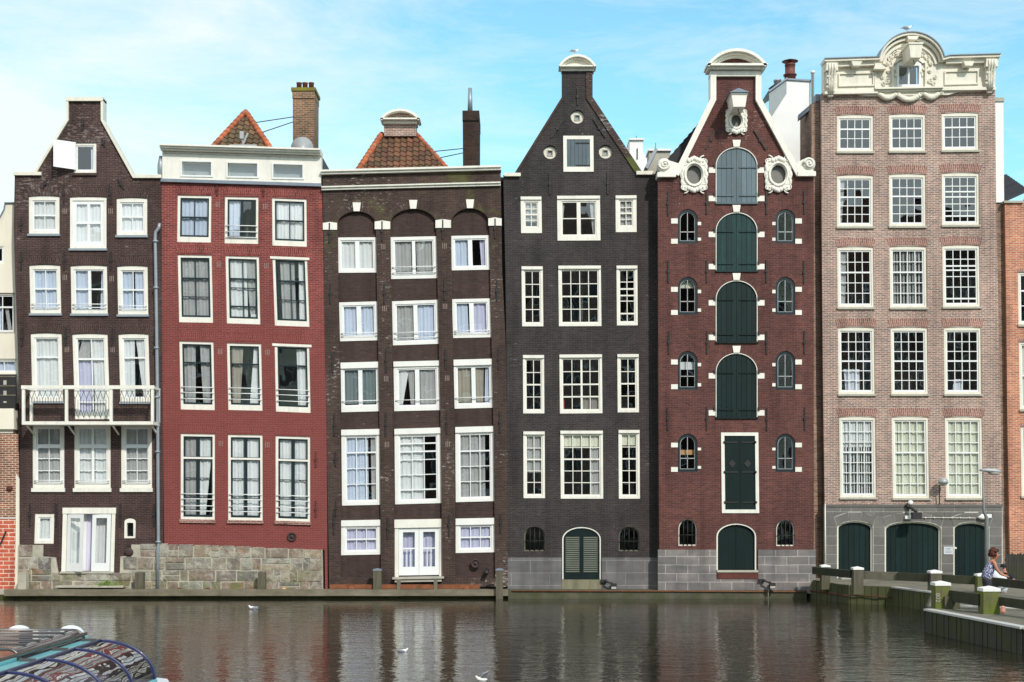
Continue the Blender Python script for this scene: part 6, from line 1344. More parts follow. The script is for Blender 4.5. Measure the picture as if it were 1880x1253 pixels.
# small lights on arms above the water
def arm_light(px, py, y, label, fl=1):
    x, z = F.p(px, py); r = empty('bracket_lamp', (x, y, z), label, 'lamp', 'black bracket lamps at the waterline')
    m = MB(); m.tube([(x - .24, y + .1, z + .26), (x - .1, y - .1, z + .22), (x + .12, y - .15, z + .16)], .035, 6); m.box(x - .30, x - .08, y - .02, y + .14, z + .19, z + .29); m.build('arm', 'iron', r)
    m = MB(); m.box(x + .04, x + .26, y - .28, y - .08, z - .06, z + .16); m.box(x - .02, x + .04, y - .24, y - .12, z - .02, z + .08); m.build('lamp_housing', 'iron', r)
    m = MB(); m.box(x + .06, x + .24, y - .29, y - .281, z - .03, z + .05); m.build('lens', 'lamp_glass', r)
    m = MB(); m.tube([(x + .02, y - .1, z - .02), (x + .02, y - .1, z - .45)], .012, 5); m.build('cable', 'lamp_glass', r)
arm_light(1118, 1079, -.10, 'black bracket lamp at the foot of the black house, right of the louvred door'); arm_light(1402, 1076, -.70, 'black bracket lamp at the foot of the oxblood warehouse')

# ================================================================== quay on the right
ZT = .60
def W3(px, d): return ((px - 940) * d / FPX, d - DIST)
E = [W3(1471, 50.2), W3(1562, 47), W3(1640, 46.2), W3(1714, 43.6), W3(1702, 36.6), W3(1880, 31.3), (30.0, -30.0)]
m = MB(); back = [(60.0, -24.0), (60.0, .3), (E[0][0], .3)]
poly = E + back
tr = tessellate_polygon([[Vector((a, b, 0)) for a, b in poly]]); i0 = len(m.v)
m.idx([(a, b, ZT + (.10 if b > .2 else 0)) for a, b in poly], [tuple(t) for t in tr]); structure(m.build('quay_pavement', 'quay_top', base=(15, -5, 0)))
def sheet_wall(name, pts, z0, z1, mat, capmat=None):
    m = MB(); c = MB()
    for (a, b) in zip(pts, pts[1:]):
        A, B = Vector(a), Vector(b); L = (B - A).length; n = max(1, int(L / .24)); d = (B - A) / n; nr = Vector((d.y, -d.x)).normalized()
        for i in range(n):
            p, q = A + d * (i + .03), A + d * (i + .97); o = nr * (.05 + .012 * ((i * 5) % 3))
            k = -.2; m.hexa([(p.x + o.x, p.y + o.y, z0), (q.x + o.x, q.y + o.y, z0), (q.x + o.x, q.y + o.y, z1 - .01 * ((i * 3) % 3)), (p.x + o.x, p.y + o.y, z1 - .01 * ((i * 3) % 3)), (p.x + nr.x * k, p.y + nr.y * k, z0), (q.x + nr.x * k, q.y + nr.y * k, z0), (q.x + nr.x * k, q.y + nr.y * k, z1 - .02), (p.x + nr.x * k, p.y + nr.y * k, z1 - .02)])
        if capmat:
            p, q = A, B; o = nr * .1; k = -nr * .16; c.hexa([(p.x + o.x, p.y + o.y, z1), (q.x + o.x, q.y + o.y, z1), (q.x + o.x, q.y + o.y, z1 + .05), (p.x + o.x, p.y + o.y, z1 + .05), (p.x + k.x, p.y + k.y, z1), (q.x + k.x, q.y + k.y, z1), (q.x + k.x, q.y + k.y, z1 + .05), (p.x + k.x, p.y + k.y, z1 + .05)])
    o = structure(m.build(name, mat, base=(pts[0][0], pts[0][1], 0)))
    if capmat: structure(c.build(name + '_capping', capmat, base=(pts[0][0], pts[0][1], 0)))
sheet_wall('quay_wall', E[0:3], -.8, ZT + .03, 'sheet_moss'); sheet_wall('quay_wall', E[2:4], -.8, ZT - .02, 'sheet_moss', 'metal_tread'); sheet_wall('quay_wall', E[3:5], -.8, ZT, 'sheet_dark'); sheet_wall('quay_wall', E[4:7], -.8, ZT - .02, 'sheet_dark', 'metal_tread')
for (a, b) in zip(E[:3], E[1:3]): pass
m = MB()
for (a, b) in ((E[0], E[1]), (E[1], E[2])):
    A, B = Vector(a), Vector(b); d = (B - A).normalized(); nr = Vector((d.y, -d.x)) * .12; m.tube([(A.x + nr.x, A.y + nr.y, .30), (B.x + nr.x, B.y + nr.y, .26)], .02, 5)
tag(m.build('rusty_rod', 'rust_dark', None, base=(E[1][0], E[1][1], .3)), 'rusty rod bolted along the mossy quay boards', 'rod')
PG = 'white-capped mooring posts on the quay'
def qpost(px, base, top, w, label, cap='white_plaster', mat='post_moss'):
    d = (ZC - ZT) * FPX / (base - HY); x, y = W3(px, d); z = ZC - (top - HY) * d / FPX; post('mooring_post', x, y, ZT, z, w * d / FPX, label, group=PG, capm=cap, mat=mat); return x, y, z
pA = qpost(1514.5, 1072, 1037, 15.5, 'leftmost white-capped post on the quay, beside the warehouse corner', mat='post_grey'); pB = qpost(1574, 1080, 1041, 18, 'second white-capped post from the left, before the narrow green cellar door', mat='post_grey')
pC = qpost(1716, 1086, 1047, 20, 'white-capped post behind the numbered one, in front of the wide cellar door', mat='post_grey'); pF = qpost(1801, 1089, 1053, 18, 'white-capped mossy post just behind the woman')
pD = qpost(1727, 1117, 1067.5, 27, 'green mossy post with white numbers painted down its left side'); pE = qpost(1815.5, 1127, 1077, 30, 'largest bright green mossy post with white cap in front of the woman')
m = MB(); x, y, z = pD; m.box(x + .02, x + .42, y - .32, y - .21, ZT - .1, ZT + .34); tag(m.build('timber_block', 'post_grey', None, base=(x, y, ZT)), 'short mossy timber block against the foot of the numbered post', 'timber block')
# painted digits reading downwards on the post's face
def text(body, loc, rot, size, mat, parent_label):
    c = bpy.data.curves.new(body, 'FONT'); c.body = body; c.size = size; c.extrude = .002; c.align_x = 'CENTER'; c.align_y = 'CENTER'; o = bpy.data.objects.new(parent_label, c); COL.objects.link(o); o.location = loc; o.rotation_euler = rot
    bpy.context.view_layer.update(); me = bpy.data.meshes.new_from_object(o.evaluated_get(bpy.context.evaluated_depsgraph_get())); me.materials.clear(); me.materials.append(MATS[mat]); COL.objects.unlink(o); bpy.data.objects.remove(o)
    o = bpy.data.objects.new(parent_label, me); COL.objects.link(o); o.rotation_euler = rot; return o
root = [o for o in bpy.data.objects if o.get('label', '').startswith('green mossy post with white numbers')][0]
t = text('802', (0, 0, 0), (R(90), R(90), 0), .17, 'stone_sill', 'painted_number'); t.parent = root; t.location = (-.145, -.214, .30)
def rail(name, a, b, z0, z1, th, label, mat='rail_wood'):
    m = MB(); A, B = Vector(a[:2]), Vector(b[:2]); d = (B - A).normalized(); n = Vector((d.y, -d.x)) * th / 2
    m.hexa([(A.x + n.x, A.y + n.y, z0[0]), (B.x + n.x, B.y + n.y, z0[1]), (B.x + n.x, B.y + n.y, z1[1]), (A.x + n.x, A.y + n.y, z1[0]), (A.x - n.x, A.y - n.y, z0[0]), (B.x - n.x, B.y - n.y, z0[1]), (B.x - n.x, B.y - n.y, z1[1]), (A.x - n.x, A.y - n.y, z1[0])])
    tag(m.build(name, mat, None, base=(A.x, A.y, z0[0])), label, 'rail', 'timber rails between the quay posts')
off = lambda p, dx=0, dy=0: (p[0] + dx, p[1] + dy)
rail('timber_rail', off(pA, -.35, .2), off(pB, -.16, .1), (.93, .93), (1.19, 1.19), .14, 'dark timber rail joining the two leftmost quay posts')
mid = ((pB[0] + pC[0]) / 2, (pB[1] + pC[1]) / 2)
rail('timber_rail', off(pB, .16, .05), (mid[0] + .1, mid[1] + .12), (.90, .90), (1.17, 1.17), .12, 'paler grey stretch of timber rail right of the second post', 'timber_grey'); rail('timber_rail', (mid[0] + .1, mid[1] + .05), off(pC, -.15, .05), (.90, .90), (1.16, 1.16), .14, 'dark timber rail ending at the post before the wide cellar door')
rail('timber_rail', off(pC, .15, .05), off(pF, -.1, .1), (.88, .86), (1.15, 1.12), .14, 'dark timber rail between the cellar door post and the post behind the woman')
pR = (W3(1990, 38.5)); rail('timber_rail', off(pF, .12, .05), pR, (.86, .86), (1.12, 1.10), .14, 'dark timber rail running to the right frame edge behind the woman')
rail('timber_rail', off(pD, .18, .1), off(pE, -.2, .05), (.80, .80), (1.10, 1.10), .12, 'broad mossy rail board between the two nearest posts'); rail('timber_rail', off(pE, .2, .05), W3(1990, 31.8), (.82, .80), (1.05, 1.03), .14, 'broad mossy rail board right of the nearest post')
m = MB(); a, b = off(pD, .45, -.35), off(pE, 4.5, -.6); m.tube([(a[0], a[1], ZT + .07), (b[0], b[1], ZT + .06)], .04, 8); tag(m.build('white_pipe', 'white_plaster', None, base=(a[0], a[1], ZT)), 'white pipe running low behind the nearest mossy post', 'pipe')
m = MB(); x, y = W3(1841, 34.6); m.lathe((x, y, ZT + .0), [(.02, .06), (.06, .09), (.07, .15), (.05, .22), (.06, .24), (.02, .26)], 12); tag(m.build('pale_float', 'skin_pink', None, base=(x, y, ZT)), 'small pale pink float hanging beside the white pipe', 'float')
# fence at the right
fe = empty('picket_fence', (W3(1868, 48.0)[0], -2.0, ZT), 'dark weathered picket fence below the orange brick house', 'fence'); m = MB()
for i in range(26):
    x = W3(1846, 48.4)[0] + i * .098; zt = 1.66 + .02 * ((i * 7) % 3); m.prism([(x, .5), (x + .088, .5), (x + .088, zt - .05), (x + .044, zt), (x, zt - .05)], -1.62, -1.595)
m.build('pickets', 'fence_wood', fe); m = MB(); x0 = W3(1846, 48.4)[0]
for z in (.8, 1.4): m.box(x0, x0 + 2.55, -1.59, -1.53, z, z + .08)
m.build('fence_rails', 'fence_wood', fe)
# kerbs and small fittings by the cellar doors
m = MB(); m.box(F.X(1538), F.X(1603), -.6, -.1, ZT + .02, ZT + .13); tag(m.build('door_step', 'stone_sill', None, base=(F.X(1570), -.3, ZT)), 'pale stone step before the narrow left cellar door', 'step'); m = MB(); m.box(F.X(1626), F.X(1700), -1.2, -.9, ZT + .01, ZT + .10); tag(m.build('kerb_stone', 'stone_sill', None, base=(F.X(1660), -1, ZT)), 'pale kerb stone before the wide middle cellar door', 'kerb')
# plate, lamps
x, z = F.p(1740, 1010.5); r = empty('notice_plate', (x, -.05, z), 'small framed white notice on the grey stone between two cellar doors', 'sign'); m = MB(); m.box(x - .17, x + .17, -.075, -.046, z - .15, z + .13); m.build('board', 'paper', r)
m = MB()
for i, w_ in enumerate((.10, .06, .12, .11)): m.box(x - w_, x + w_, -.078, -.0755, z + .06 - i * .05, z + .075 - i * .05)
m.build('printed_lines', 'ink', r)
m = MB(); x, z = F.p(1675, 951); r = empty('floodlight', (x, -.2, z), 'black floodlight on a bracket over the wide middle cellar door', 'floodlight'); m.box(x - .17, x + .17, -.62, -.40, z - .05, z + .21); m.build('lamp_housing', 'iron', r)
m = MB(); m.tube([(x - .2, -.05, z + .42), (x - .12, -.25, z + .36), (x + .02, -.45, z + .22)], .055, 7); m.tube([(x - .26, -.1, z + .5), (x - .14, -.16, z + .33)], .06, 7); m.build('bracket', 'iron', r); m = MB(); m.box(x - .14, x + .14, -.60, -.42, z - .056, z - .051); m.build('lens', 'lamp_glass', r)
m = MB(); xx, zz = F.p(1670, 923.5); m.ell((xx, -.12, zz), (.10, .08, .09), 8); m.tube([(xx, -.12, zz), (xx - .03, -.05, zz - .5)], .014, 5); m.build('sensor', 'white_plaster', r)
x, z = F.p(1666, 950.5); m = MB(); m.box(x - .12, x + .12, -.13, -.05, z - .06, z + .07); tag(m.build('bulkhead_lamp', 'white_plaster', None, base=(x, -.1, z)), 'white wall lamp box left of the black floodlight', 'wall lamp'); x, z = F.p(1804, 950); m = MB(); m.ell((x, -.14, z), (.22, .09, .09), 9); m.box(x - .1, x + .3, -.1, -.05, z - .02, z + .11); tag(m.build('bulkhead_lamp', 'white_plaster', None, base=(x, -.1, z)), 'white oval wall lamp over the right cellar door', 'wall lamp')
r = empty('wall_lamp', (F.X(1722), -.1, F.Z(925)), 'small white dome lamp on a thin pole against the buff brick wall', 'lamp'); m = MB(); m.tube([(F.X(1723), -.12, F.Z(926)), (F.X(1722), -.22, F.Z(890))], .022, 6); m.build('pole', 'rust_dark', r)
m = MB(); c = Vector((F.X(1726), -.35, F.Z(888))); m.lathe(c, [(.03, -.10), (.13, -.07), (.16, .0), (.16, .02)], 14); m.build('lens', 'lamp_glass', r); m = MB(); m.lathe(c, [(.19, .0), (.185, .08), (.13, .17), (.03, .21)], 16); m.build('lamp_cover', 'lamp_metal', r)
# street lamp
d = 44.5; x, y = W3(1811, d); s_ = d / FPX; zz = lambda py: ZC - (py - HY) * s_
r = empty('street_lamp', (x, y, ZT), 'tall grey street lamp with flat head standing behind the woman', 'street lamp')
xt = (1804.5 - 940) * s_; m = MB(); m.tube([(x + .02, y, ZT - .05), (x + .01, y, zz(1000)), (x - .0, y, zz(950)), (xt + .03, y, zz(940)), (xt, y, zz(868))], [.070, .068, .062, .042, .032], 12); m.build('pole', 'pole_grey', r)
m = MB(); a = (1798 - 940) * s_; b = (1838 - 940) * s_; zc = zz(864)
prof = [(0, .03, .03), (.12, .10, .07), (.35, .13, .10), (.65, .13, .11), (.9, .09, .07), (1, .02, .02)]; vs = []
for (f, hw_, hh) in prof:
    for k in range(10): t = math.pi * 2 * k / 10; vs.append((a + (b - a) * f, y + hw_ * math.cos(t), zc + hh * math.sin(t) * (1 if math.sin(t) > 0 else .45) - .05 * f))
m.idx(vs, [(i * 10 + k, i * 10 + (k + 1) % 10, (i + 1) * 10 + (k + 1) % 10, (i + 1) * 10 + k) for i in range(5) for k in range(10)] + [tuple(range(10)), tuple(range(50, 60))], True); hd = m.build('lamp_head', 'lamp_metal', r)
m = MB(); m.ell((a + (b - a) * .66, y, zc - .08), (.20, .10, .07), 8); m.build('lens', 'lamp_glass', hd)

# ================================================================== gulls
def skin_body(name, verts, edges, radii, mat, parent, base, sub=1, root=0):
    me = bpy.data.meshes.new(name); b = Vector(base); me.from_pydata([tuple(Vector(v) - b) for v in verts], edges, []); o = bpy.data.objects.new(name, me); COL.objects.link(o); o.parent = parent; me.materials.append(MATS[mat])
    if not parent: o.location = b
    bm = bmesh.new(); bm.from_mesh(me); ly = bm.verts.layers.skin.verify(); bm.verts.ensure_lookup_table()
    for v, q in zip(bm.verts, radii): v[ly].radius = q if isinstance(q, tuple) else (q, q); v[ly].use_root = (v.index == root)
    bm.to_mesh(me); bm.free(); s = o.modifiers.new('skin', 'SKIN'); s.use_smooth_shade = True; s.branch_smoothing = .3
    if sub: u = o.modifiers.new('sub', 'SUBSURF'); u.levels = sub; u.render_levels = sub
    return o
def gull(x, y, z, s, face, label, swim=False, raised=False):
    r = empty('gull', (x, y, z), label, 'gull', 'white gulls around the canal'); D = lambda a, b, c: (x + face * a * s, y + b * s, z + c * s); h0 = .0 if swim else .14
    skin_body('body', [D(0, 0, h0 + .07), D(.10, 0, h0 + .09), D(.16, 0, h0 + .15), D(.185, 0, h0 + .19), D(-.10, 0, h0 + .06), D(-.20, 0, h0 + .07)], [(0, 1), (1, 2), (2, 3), (0, 4), (4, 5)], [.075 * s, .06 * s, .035 * s, .038 * s, .05 * s, .015 * s], 'gull_white', r, (x, y, z))
    m = MB(); m.tube([D(.21, 0, h0 + .19), D(.26, 0, h0 + .18)], [.012 * s, .004 * s], 6); m.build('beak', 'beak', r)
    for b in (-1, 1):
        m = MB()
        if raised:
            m.idx([D(.06, .03 * b, h0 + .10), D(-.08, .03 * b, h0 + .10), D(-.16, .12 * b, h0 + .24), D(-.24, .20 * b, h0 + .34), D(-.06, .16 * b, h0 + .26)], [(0, 1, 2, 4), (4, 2, 3)]); m.idx([D(.06, .03 * b, h0 + .09), D(-.08, .03 * b, h0 + .09), D(-.16, .12 * b, h0 + .23), D(-.24, .20 * b, h0 + .335), D(-.06, .16 * b, h0 + .25)], [(4, 2, 1, 0), (3, 2, 4)])
        else: m.ell(D(-.06, .062 * b, h0 + .09), (.14 * s, .018 * s, .045 * s), 7, Matrix.Rotation(R(8 * face), 3, 'Y'))
        m.build('wing', 'gull_grey', r)
        if not swim:
            m = MB(); m.tube([D(.0, .03 * b, h0 + .02), D(.0, .03 * b, 0)], .008 * s, 5); m.tube([D(.0, .03 * b, .005), D(.05, .03 * b, .005)], .01 * s, 5); m.build('leg', 'beak', r)
    m = MB(); m.idx([D(-.18, -.02, h0 + .08), D(-.18, .02, h0 + .08), D(-.28, .025, h0 + .08), D(-.28, -.025, h0 + .08), D(-.18, -.02, h0 + .07), D(-.18, .02, h0 + .07), D(-.28, .025, h0 + .075), D(-.28, -.025, h0 + .075)], [(0, 1, 2, 3), (7, 6, 5, 4), (0, 3, 7, 4), (1, 5, 6, 2), (3, 2, 6, 7)]); m.build('tail', 'gull_black', r)
gull(F.X(1055), -.05, F.Z(104) + .02, .72, 1, 'gull standing on top of the black gable'); gull(F.X(1661), -.3, F.Z(66.5), .85, 1, 'gull standing on the cream baroque crest')
gx, gy = gpt(465, 1119, 0); gull(gx, gy, -.02, .8, -1, 'gull swimming below the red house', True); gx, gy = gpt(740, 1197, 0); gull(gx, gy, -.03, .62, 1, 'small gull floating in the middle of the canal', True); gx, gy = gpt(884, 1250, 0); gull(gx, gy, -.02, .62, -1, 'gull lifting its wings at the bottom edge of the picture', True, True)

# ================================================================== people on the quay
def fingers(hx, face, curl, n=5): return None
def hand(v, e, r, wrist_i, p, d, up, s=1.0):
    """palm and five fingers growing from a wrist vertex"""
    p = Vector(p); d = Vector(d).normalized(); up = Vector(up).normalized(); sd = d.cross(up).normalized(); k = len(v); v.append(tuple(p + d * .055 * s)); r.append((.030 * s, .018 * s)); e.append((wrist_i, k))
    for j, (o, L) in enumerate(((-.030, .058), (-.011, .070), (.010, .068), (.030, .052))):
        a = p + d * .085 * s + sd * o * s; b = a + d * L * .5 * s - up * .006 * s; c = a + d * L * .85 * s - up * .026 * s; i = len(v); v += [tuple(a), tuple(b), tuple(c)]; r += [.0095 * s, .0088 * s, .0075 * s]; e += [(k, i), (i, i + 1), (i + 1, i + 2)]
    a = p + d * .035 * s - sd * .035 * s - up * .012 * s; b = a + d * .035 * s - sd * .014 * s - up * .014 * s; i = len(v); v += [tuple(a), tuple(b)]; r += [.0115 * s, .009 * s]; e += [(k, i), (i, i + 1)]
wx, wy = W3(1813, 36.4); PS = 1.0
r = empty('person', (wx, wy, ZT), 'curly-haired woman in a sleeveless patterned top reaching forward over the rail', 'person', 'people on the quay')
P = lambda a, b, c: (wx + a, wy + b, ZT + c)
# skeleton: leaning forward to the right (+x)
v = [P(-.02, 0, .88), P(.01, 0, 1.02), P(.07, 0, 1.16), P(.12, 0, 1.28), P(.145, 0, 1.345), P(.175, 0, 1.39), P(.215, -.01, 1.45), P(.205, -.01, 1.54)]
e = [(0, 1), (1, 2), (2, 3), (3, 4), (4, 5), (5, 6), (6, 7)]; rr = [(.135, .105), (.115, .085), (.125, .09), (.115, .08), (.055, .055), (.058, .056), (.088, .098), (.090, .098)]
for b in (-1, 1):
    i = len(v); v += [P(.12, .16 * b, 1.31), P(.17, .19 * b, 1.12) if b < 0 else P(.24, .17, 1.14), P(.30, .15 * b, .98) if b < 0 else P(.38, .13, 1.0), P(.42, .10 * b, .935) if b < 0 else P(.47, .07, .94)]; rr += [.048, .042, .036, .026]; e += [(3, i), (i, i + 1), (i + 1, i + 2), (i + 2, i + 3)]; hand(v, e, rr, i + 3, v[i + 3], (1, -.1 * b, -.25), (0, 0, 1), .95)
    i = len(v); v += [P(-.02, .09 * b, .82), P(.02 + .03 * b, .10 * b, .46), P(-.06 + .04 * b, .10 * b, .09), P(.06 + .04 * b, .11 * b, .03)]; rr += [.10, .062, .042, (.04, .03)]; e += [(0, i), (i, i + 1), (i + 1, i + 2), (i + 2, i + 3)]
bd = skin_body('body', v, e, rr, 'skin_tan', r, (wx, wy, ZT), 1)
v2 = [P(-.05, 0, .80), P(-.01, 0, .95), P(.06, 0, 1.12), P(.115, 0, 1.26), P(.13, 0, 1.32)]; skin_body('top', v2, [(0, 1), (1, 2), (2, 3), (3, 4)], [(.20, .185), (.18, .16), (.175, .15), (.15, .13), (.07, .07)], 'print_fabric', r, (wx, wy, ZT), 1)
v3 = [P(-.02, 0, .93), P(-.02, 0, .80)]; e3 = [(0, 1)]; r3 = [(.155, .145), (.165, .14)]
for b in (-1, 1): i = len(v3); v3 += [P(-.02, .09 * b, .74), P(.02 + .03 * b, .10 * b, .46), P(-.06 + .04 * b, .10 * b, .14)]; r3 += [.115, .078, .058]; e3 += [(1, i), (i, i + 1), (i + 1, i + 2)]
skin_body('jeans', v3, e3, r3, 'jeans', r, (wx, wy, ZT), 1)
m = MB(); random.seed(5)
for i in range(90):
    t = random.uniform(0, 6.28); u = random.uniform(-.6, 1); k = math.sqrt(max(0, 1 - u * u)); c = Vector(P(.165, -.005, 1.535)); q = Vector((math.cos(t) * k * .125, math.sin(t) * k * .125, u * .125))
    if q.x > .02 and q.z < .07: continue
    m.ell(c + q, random.uniform(.026, .042), 5)
m.ell(Vector(P(.145, -.005, 1.54)), (.10, .11, .11), 8); m.build('hair', 'hair_brown', r)
m = MB(); m.ell(P(.302, -.01, 1.475), (.018, .014, .022), 6); m.build('nose', 'skin_tan', r)
for b in (-1, 1): m = MB(); m.ell(P(.283, -.01 + .034 * b, 1.51), (.008, .012, .007), 5); m.build('eye', 'gull_black', r); m = MB(); m.ell(P(.20, -.01 + .088 * b, 1.49), (.018, .010, .026), 6); m.build('ear', 'skin_tan', r); m = MB(); m.ell(P(.26, .105 * b if 0 else .11 * b, .02), (.01, .01, .01), 4) if 0 else None
m = MB(); m.ell(P(.288, -.01, 1.435), (.010, .024, .006), 6); m.build('mouth', 'flue', r)
for b in (-1, 1): m = MB(); m.ell(P(.02 + .04 * b, .11 * b, .05), (.13, .05, .05), 7); m.build('shoe', 'iron', r)
# man crouching behind the rail, arms over it
mx, my = W3(1838, 43.3)
r = empty('person', (mx, my, ZT), 'man in black cap and navy shirt crouching behind the rail with forearms over it', 'person', 'people on the quay')
P = lambda a, b, c: (mx + a, my + b, ZT + max(.03, c - .15))
v = [P(.02, .35, .30), P(.08, .25, .48), P(.14, .12, .64), P(.15, .04, .76), P(.10, -.01, .84), P(.06, -.04, .92), P(.05, -.03, .98)]; e = [(i, i + 1) for i in range(6)]; rr = [(.14, .12), (.13, .11), (.15, .12), .07, .055, (.075, .085), (.07, .08)]
for (b, sh, el, wr) in ((-1, (-.03, .08, .70), (-.14, -.12, .56), (-.26, -.30, .50)), (1, (.30, .06, .70), (.40, -.16, .52), (.14, -.34, .52))):
    i = len(v); v += [P(*sh), P(*el), P(*wr)]; rr += [.055, .044, .03]; e += [(2, i), (i, i + 1), (i + 1, i + 2)]; dd = Vector(wr) - Vector(el); hand(v, e, rr, i + 2, P(*wr), dd, (0, 0, 1), 1.0)
for b in (-1, 1): i = len(v); v += [P(.02 + .10 * b, .15, .30), P(.02 + .14 * b, -.02, .42), P(.02 + .12 * b, .10, .07), P(.02 + .12 * b, -.02, .04)]; rr += [.095, .07, .05, .045]; e += [(0, i), (i, i + 1), (i + 1, i + 2), (i + 2, i + 3)]
skin_body('body', v, e, rr, 'skin_pink', r, (mx, my, ZT), 1)
skin_body('shirt', [P(.03, .32, .36), P(.08, .24, .48), P(.14, .11, .64), P(.15, .06, .73), P(-.04, .07, .70), P(-.12, -.08, .60), P(.31, .05, .70), P(.385, -.10, .58)], [(0, 1), (1, 2), (2, 3), (2, 4), (4, 5), (2, 6), (6, 7)], [(.165, .14), (.16, .13), (.175, .14), .085, .075, .06, .078, .062], 'navy', r, (mx, my, ZT), 1)
skin_body('trousers', [P(.02, .34, .32), P(-.08, .15, .30), P(-.12, -.03, .42), P(-.10, .10, .14), P(.12, .15, .30), P(.16, -.03, .42), P(.14, .10, .14)], [(0, 1), (1, 2), (2, 3), (0, 4), (4, 5), (5, 6)], [.16, .11, .085, .065, .11, .085, .065], 'jeans', r, (mx, my, ZT), 1)
m = MB(); c = Vector(P(.06, -.03, .975)); m.lathe(c, [(.096, .0), (.098, .05), (.07, .10), (.02, .115)], 14); m.ell(c + Vector((-.03, -.12, .01)), (.07, .08, .012), 6); m.build('cap', 'cap_black', r)
m = MB(); m.ell(P(.035, -.125, .90), (.014, .02, .018), 6); m.build('nose', 'skin_pink', r)
for b in (-1, 1): m = MB(); m.ell(P(.045 + .03 * b, -.112, .93), (.010, .008, .006), 5); m.build('eye', 'gull_black', r)
m = MB(); m.ell(P(.04, -.115, .868), (.022, .008, .005), 5); m.build('mouth', 'flue', r)
# pale shape taken for a third bent figure, built as a jacket
sx_, sy_ = W3(1836, 43.6); r = empty('pale_shape', (sx_, sy_, ZT), 'pale grey shape built as a jacket, behind the rail between the two people', 'jacket')
m = MB(); m.ell((sx_ - .12, sy_ - .2, ZT + .40), (.24, .2, .36), 10, Matrix.Rotation(R(-24), 3, 'Y')); m.ell((sx_ - .02, sy_ - .25, ZT + .28), (.2, .18, .3), 9); m.build('cloth', 'shirt_white', r)

# ================================================================== glass-topped canal boat
bx, by = -6.05, -35.0
r = empty('canal_boat', (bx, by, 0), 'glass-roofed canal tour boat with turquoise frame and blue ribs, at the lower left', 'boat')
ZR = 1.50
m = MB(); L0, L1 = -43.0, -29.3
hullp = [(-2.9, L0), (-2.9, L1 - .5), (-2.6, L1 + .1), (-1.3, L1 + .7), (.0, L1 + .6), (.75, L1 + .1), (.98, L1 - .6), (.98, L0)]
vs = []; n = len(hullp)
for (k, z) in ((.93, -.3), (1.0, .35), (1.02, .80)):
    for (a, b) in hullp: vs.append((bx + (-.96 + (a + .96) * k), b, z))
m.idx(vs, [(j * n + i, j * n + (i + 1) % n, (j + 1) * n + (i + 1) % n, (j + 1) * n + i) for j in range(2) for i in range(n)] + [tuple(range(2 * n, 3 * n))]); m.build('hull', 'boat_white', r)
def arcp(y, k=1.0):   # rib from roof edge down to the gunwale
    out = []
    for i in range(13):
        t = i / 12 * math.pi / 2; out.append((bx + .10 + .80 * math.sin(t) * k, y, .92 + (ZR - .92) * math.cos(t) ** .9 * k if i < 12 else .92))
    return out
ribs = [-30.35, -31.5, -32.7, -34.0, -35.3, -36.7, -38.1, -39.5, -40.9]
for i, y in enumerate(ribs):
    m = MB(); m.tube(arcp(y), .019, 8); m.build('rib', 'boat_rib', r)
for a, b in zip(ribs, ribs[1:]):
    m = MB(); A, B = arcp(a - .03, .99), arcp(b + .03, .99); n = len(A); q = []
    for j in range(7):
        f = j / 6
        for i in range(n): p_ = Vector(A[i]).lerp(Vector(B[i]), f); w_ = .0015 * math.sin(i * .9 + j * 1.7); q.append((p_.x + w_, p_.y, p_.z + w_))
    m.idx(q, [(j * n + i, j * n + i + 1, (j + 1) * n + i + 1, (j + 1) * n + i) for j in range(6) for i in range(n - 1)], True); m.build('roof_glass', 'boat_glass', r)
# rounded front pane
m = MB(); A = arcp(ribs[0] + .02); rows_ = []
for j in range(5):
    f = j / 4; rows_.append([(bx + .1 + (p_[0] - bx - .1) * (1 - .3 * f), p_[1] + .42 * math.sin(f * 1.5), .92 + (p_[2] - .92) * (1 - f ** 2)) for p_ in A])
n = len(A); m.idx([p_ for rw in rows_ for p_ in rw], [(j * n + i, j * n + i + 1, (j + 1) * n + i + 1, (j + 1) * n + i) for j in range(4) for i in range(n - 1)], True); m.build('front_glass', 'boat_glass', r)
m = MB(); m.tube([(bx + .10, L0, ZR + .005), (bx + .10, ribs[0], ZR + .005)], .022, 8); m.build('roof_edge', 'boat_rib', r)
m = MB(); m.tube([(bx + .91, L0, .92), (bx + .91, ribs[0], .92), (bx + .80, ribs[0] + .35, .92), (bx + .1, ribs[0] + .5, .92)], .028, 8); m.build('gunwale', 'boat_teal', r)
m = MB(); m.box(bx - .24, bx + .07, L0, ribs[0] + .25, ZR - .06, ZR - .01); m.build('roof_deck', 'boat_teal', r)
for i in range(9): m = MB(); y = ribs[0] + .0 - i * 1.25; m.box(bx - .16, bx + .05, y - .012, y + .012, ZR - .01, ZR + .03); m.build('deck_bracket', 'boat_grey', r)
y0_, y1_ = -32.7, -30.1; XR = bx - .20; ZS = 1.63
m = MB(); PF = [(XR - .16 + .16 * math.sin(i / 8 * math.pi / 2), ZS - .16 + .16 * math.cos(i / 8 * math.pi / 2)) for i in range(9)] + [(XR, ZS - .26)]
vs = [(a, y, b) for y in (y0_, y1_) for (a, b) in PF]; n = len(PF); m.idx(vs, [(i, i + 1, n + i + 1, n + i) for i in range(n - 1)], True); m.build('sliding_roof_curve', 'roof_mirror', r)
m = MB()
for y in (y0_, y1_): m.tube([(a, y, b) for a, b in PF], .022, 6); m.tube([(XR - .16, y, ZS), (bx - 3.2, y, ZS)], .022, 6)
m.build('sliding_roof_frame', 'boat_grey', r)
m = MB(); m.box(bx - 3.2, XR - .16, y0_, y1_, ZS - .02, ZS + .003); m.build('sliding_roof', 'roof_mirror', r)
m = MB()
for i in range(1, 5): y = y1_ - i * .52; m.tube([(bx - 3.2, y, ZS + .01), (XR - .1, y, ZS + .01)], .014, 6)
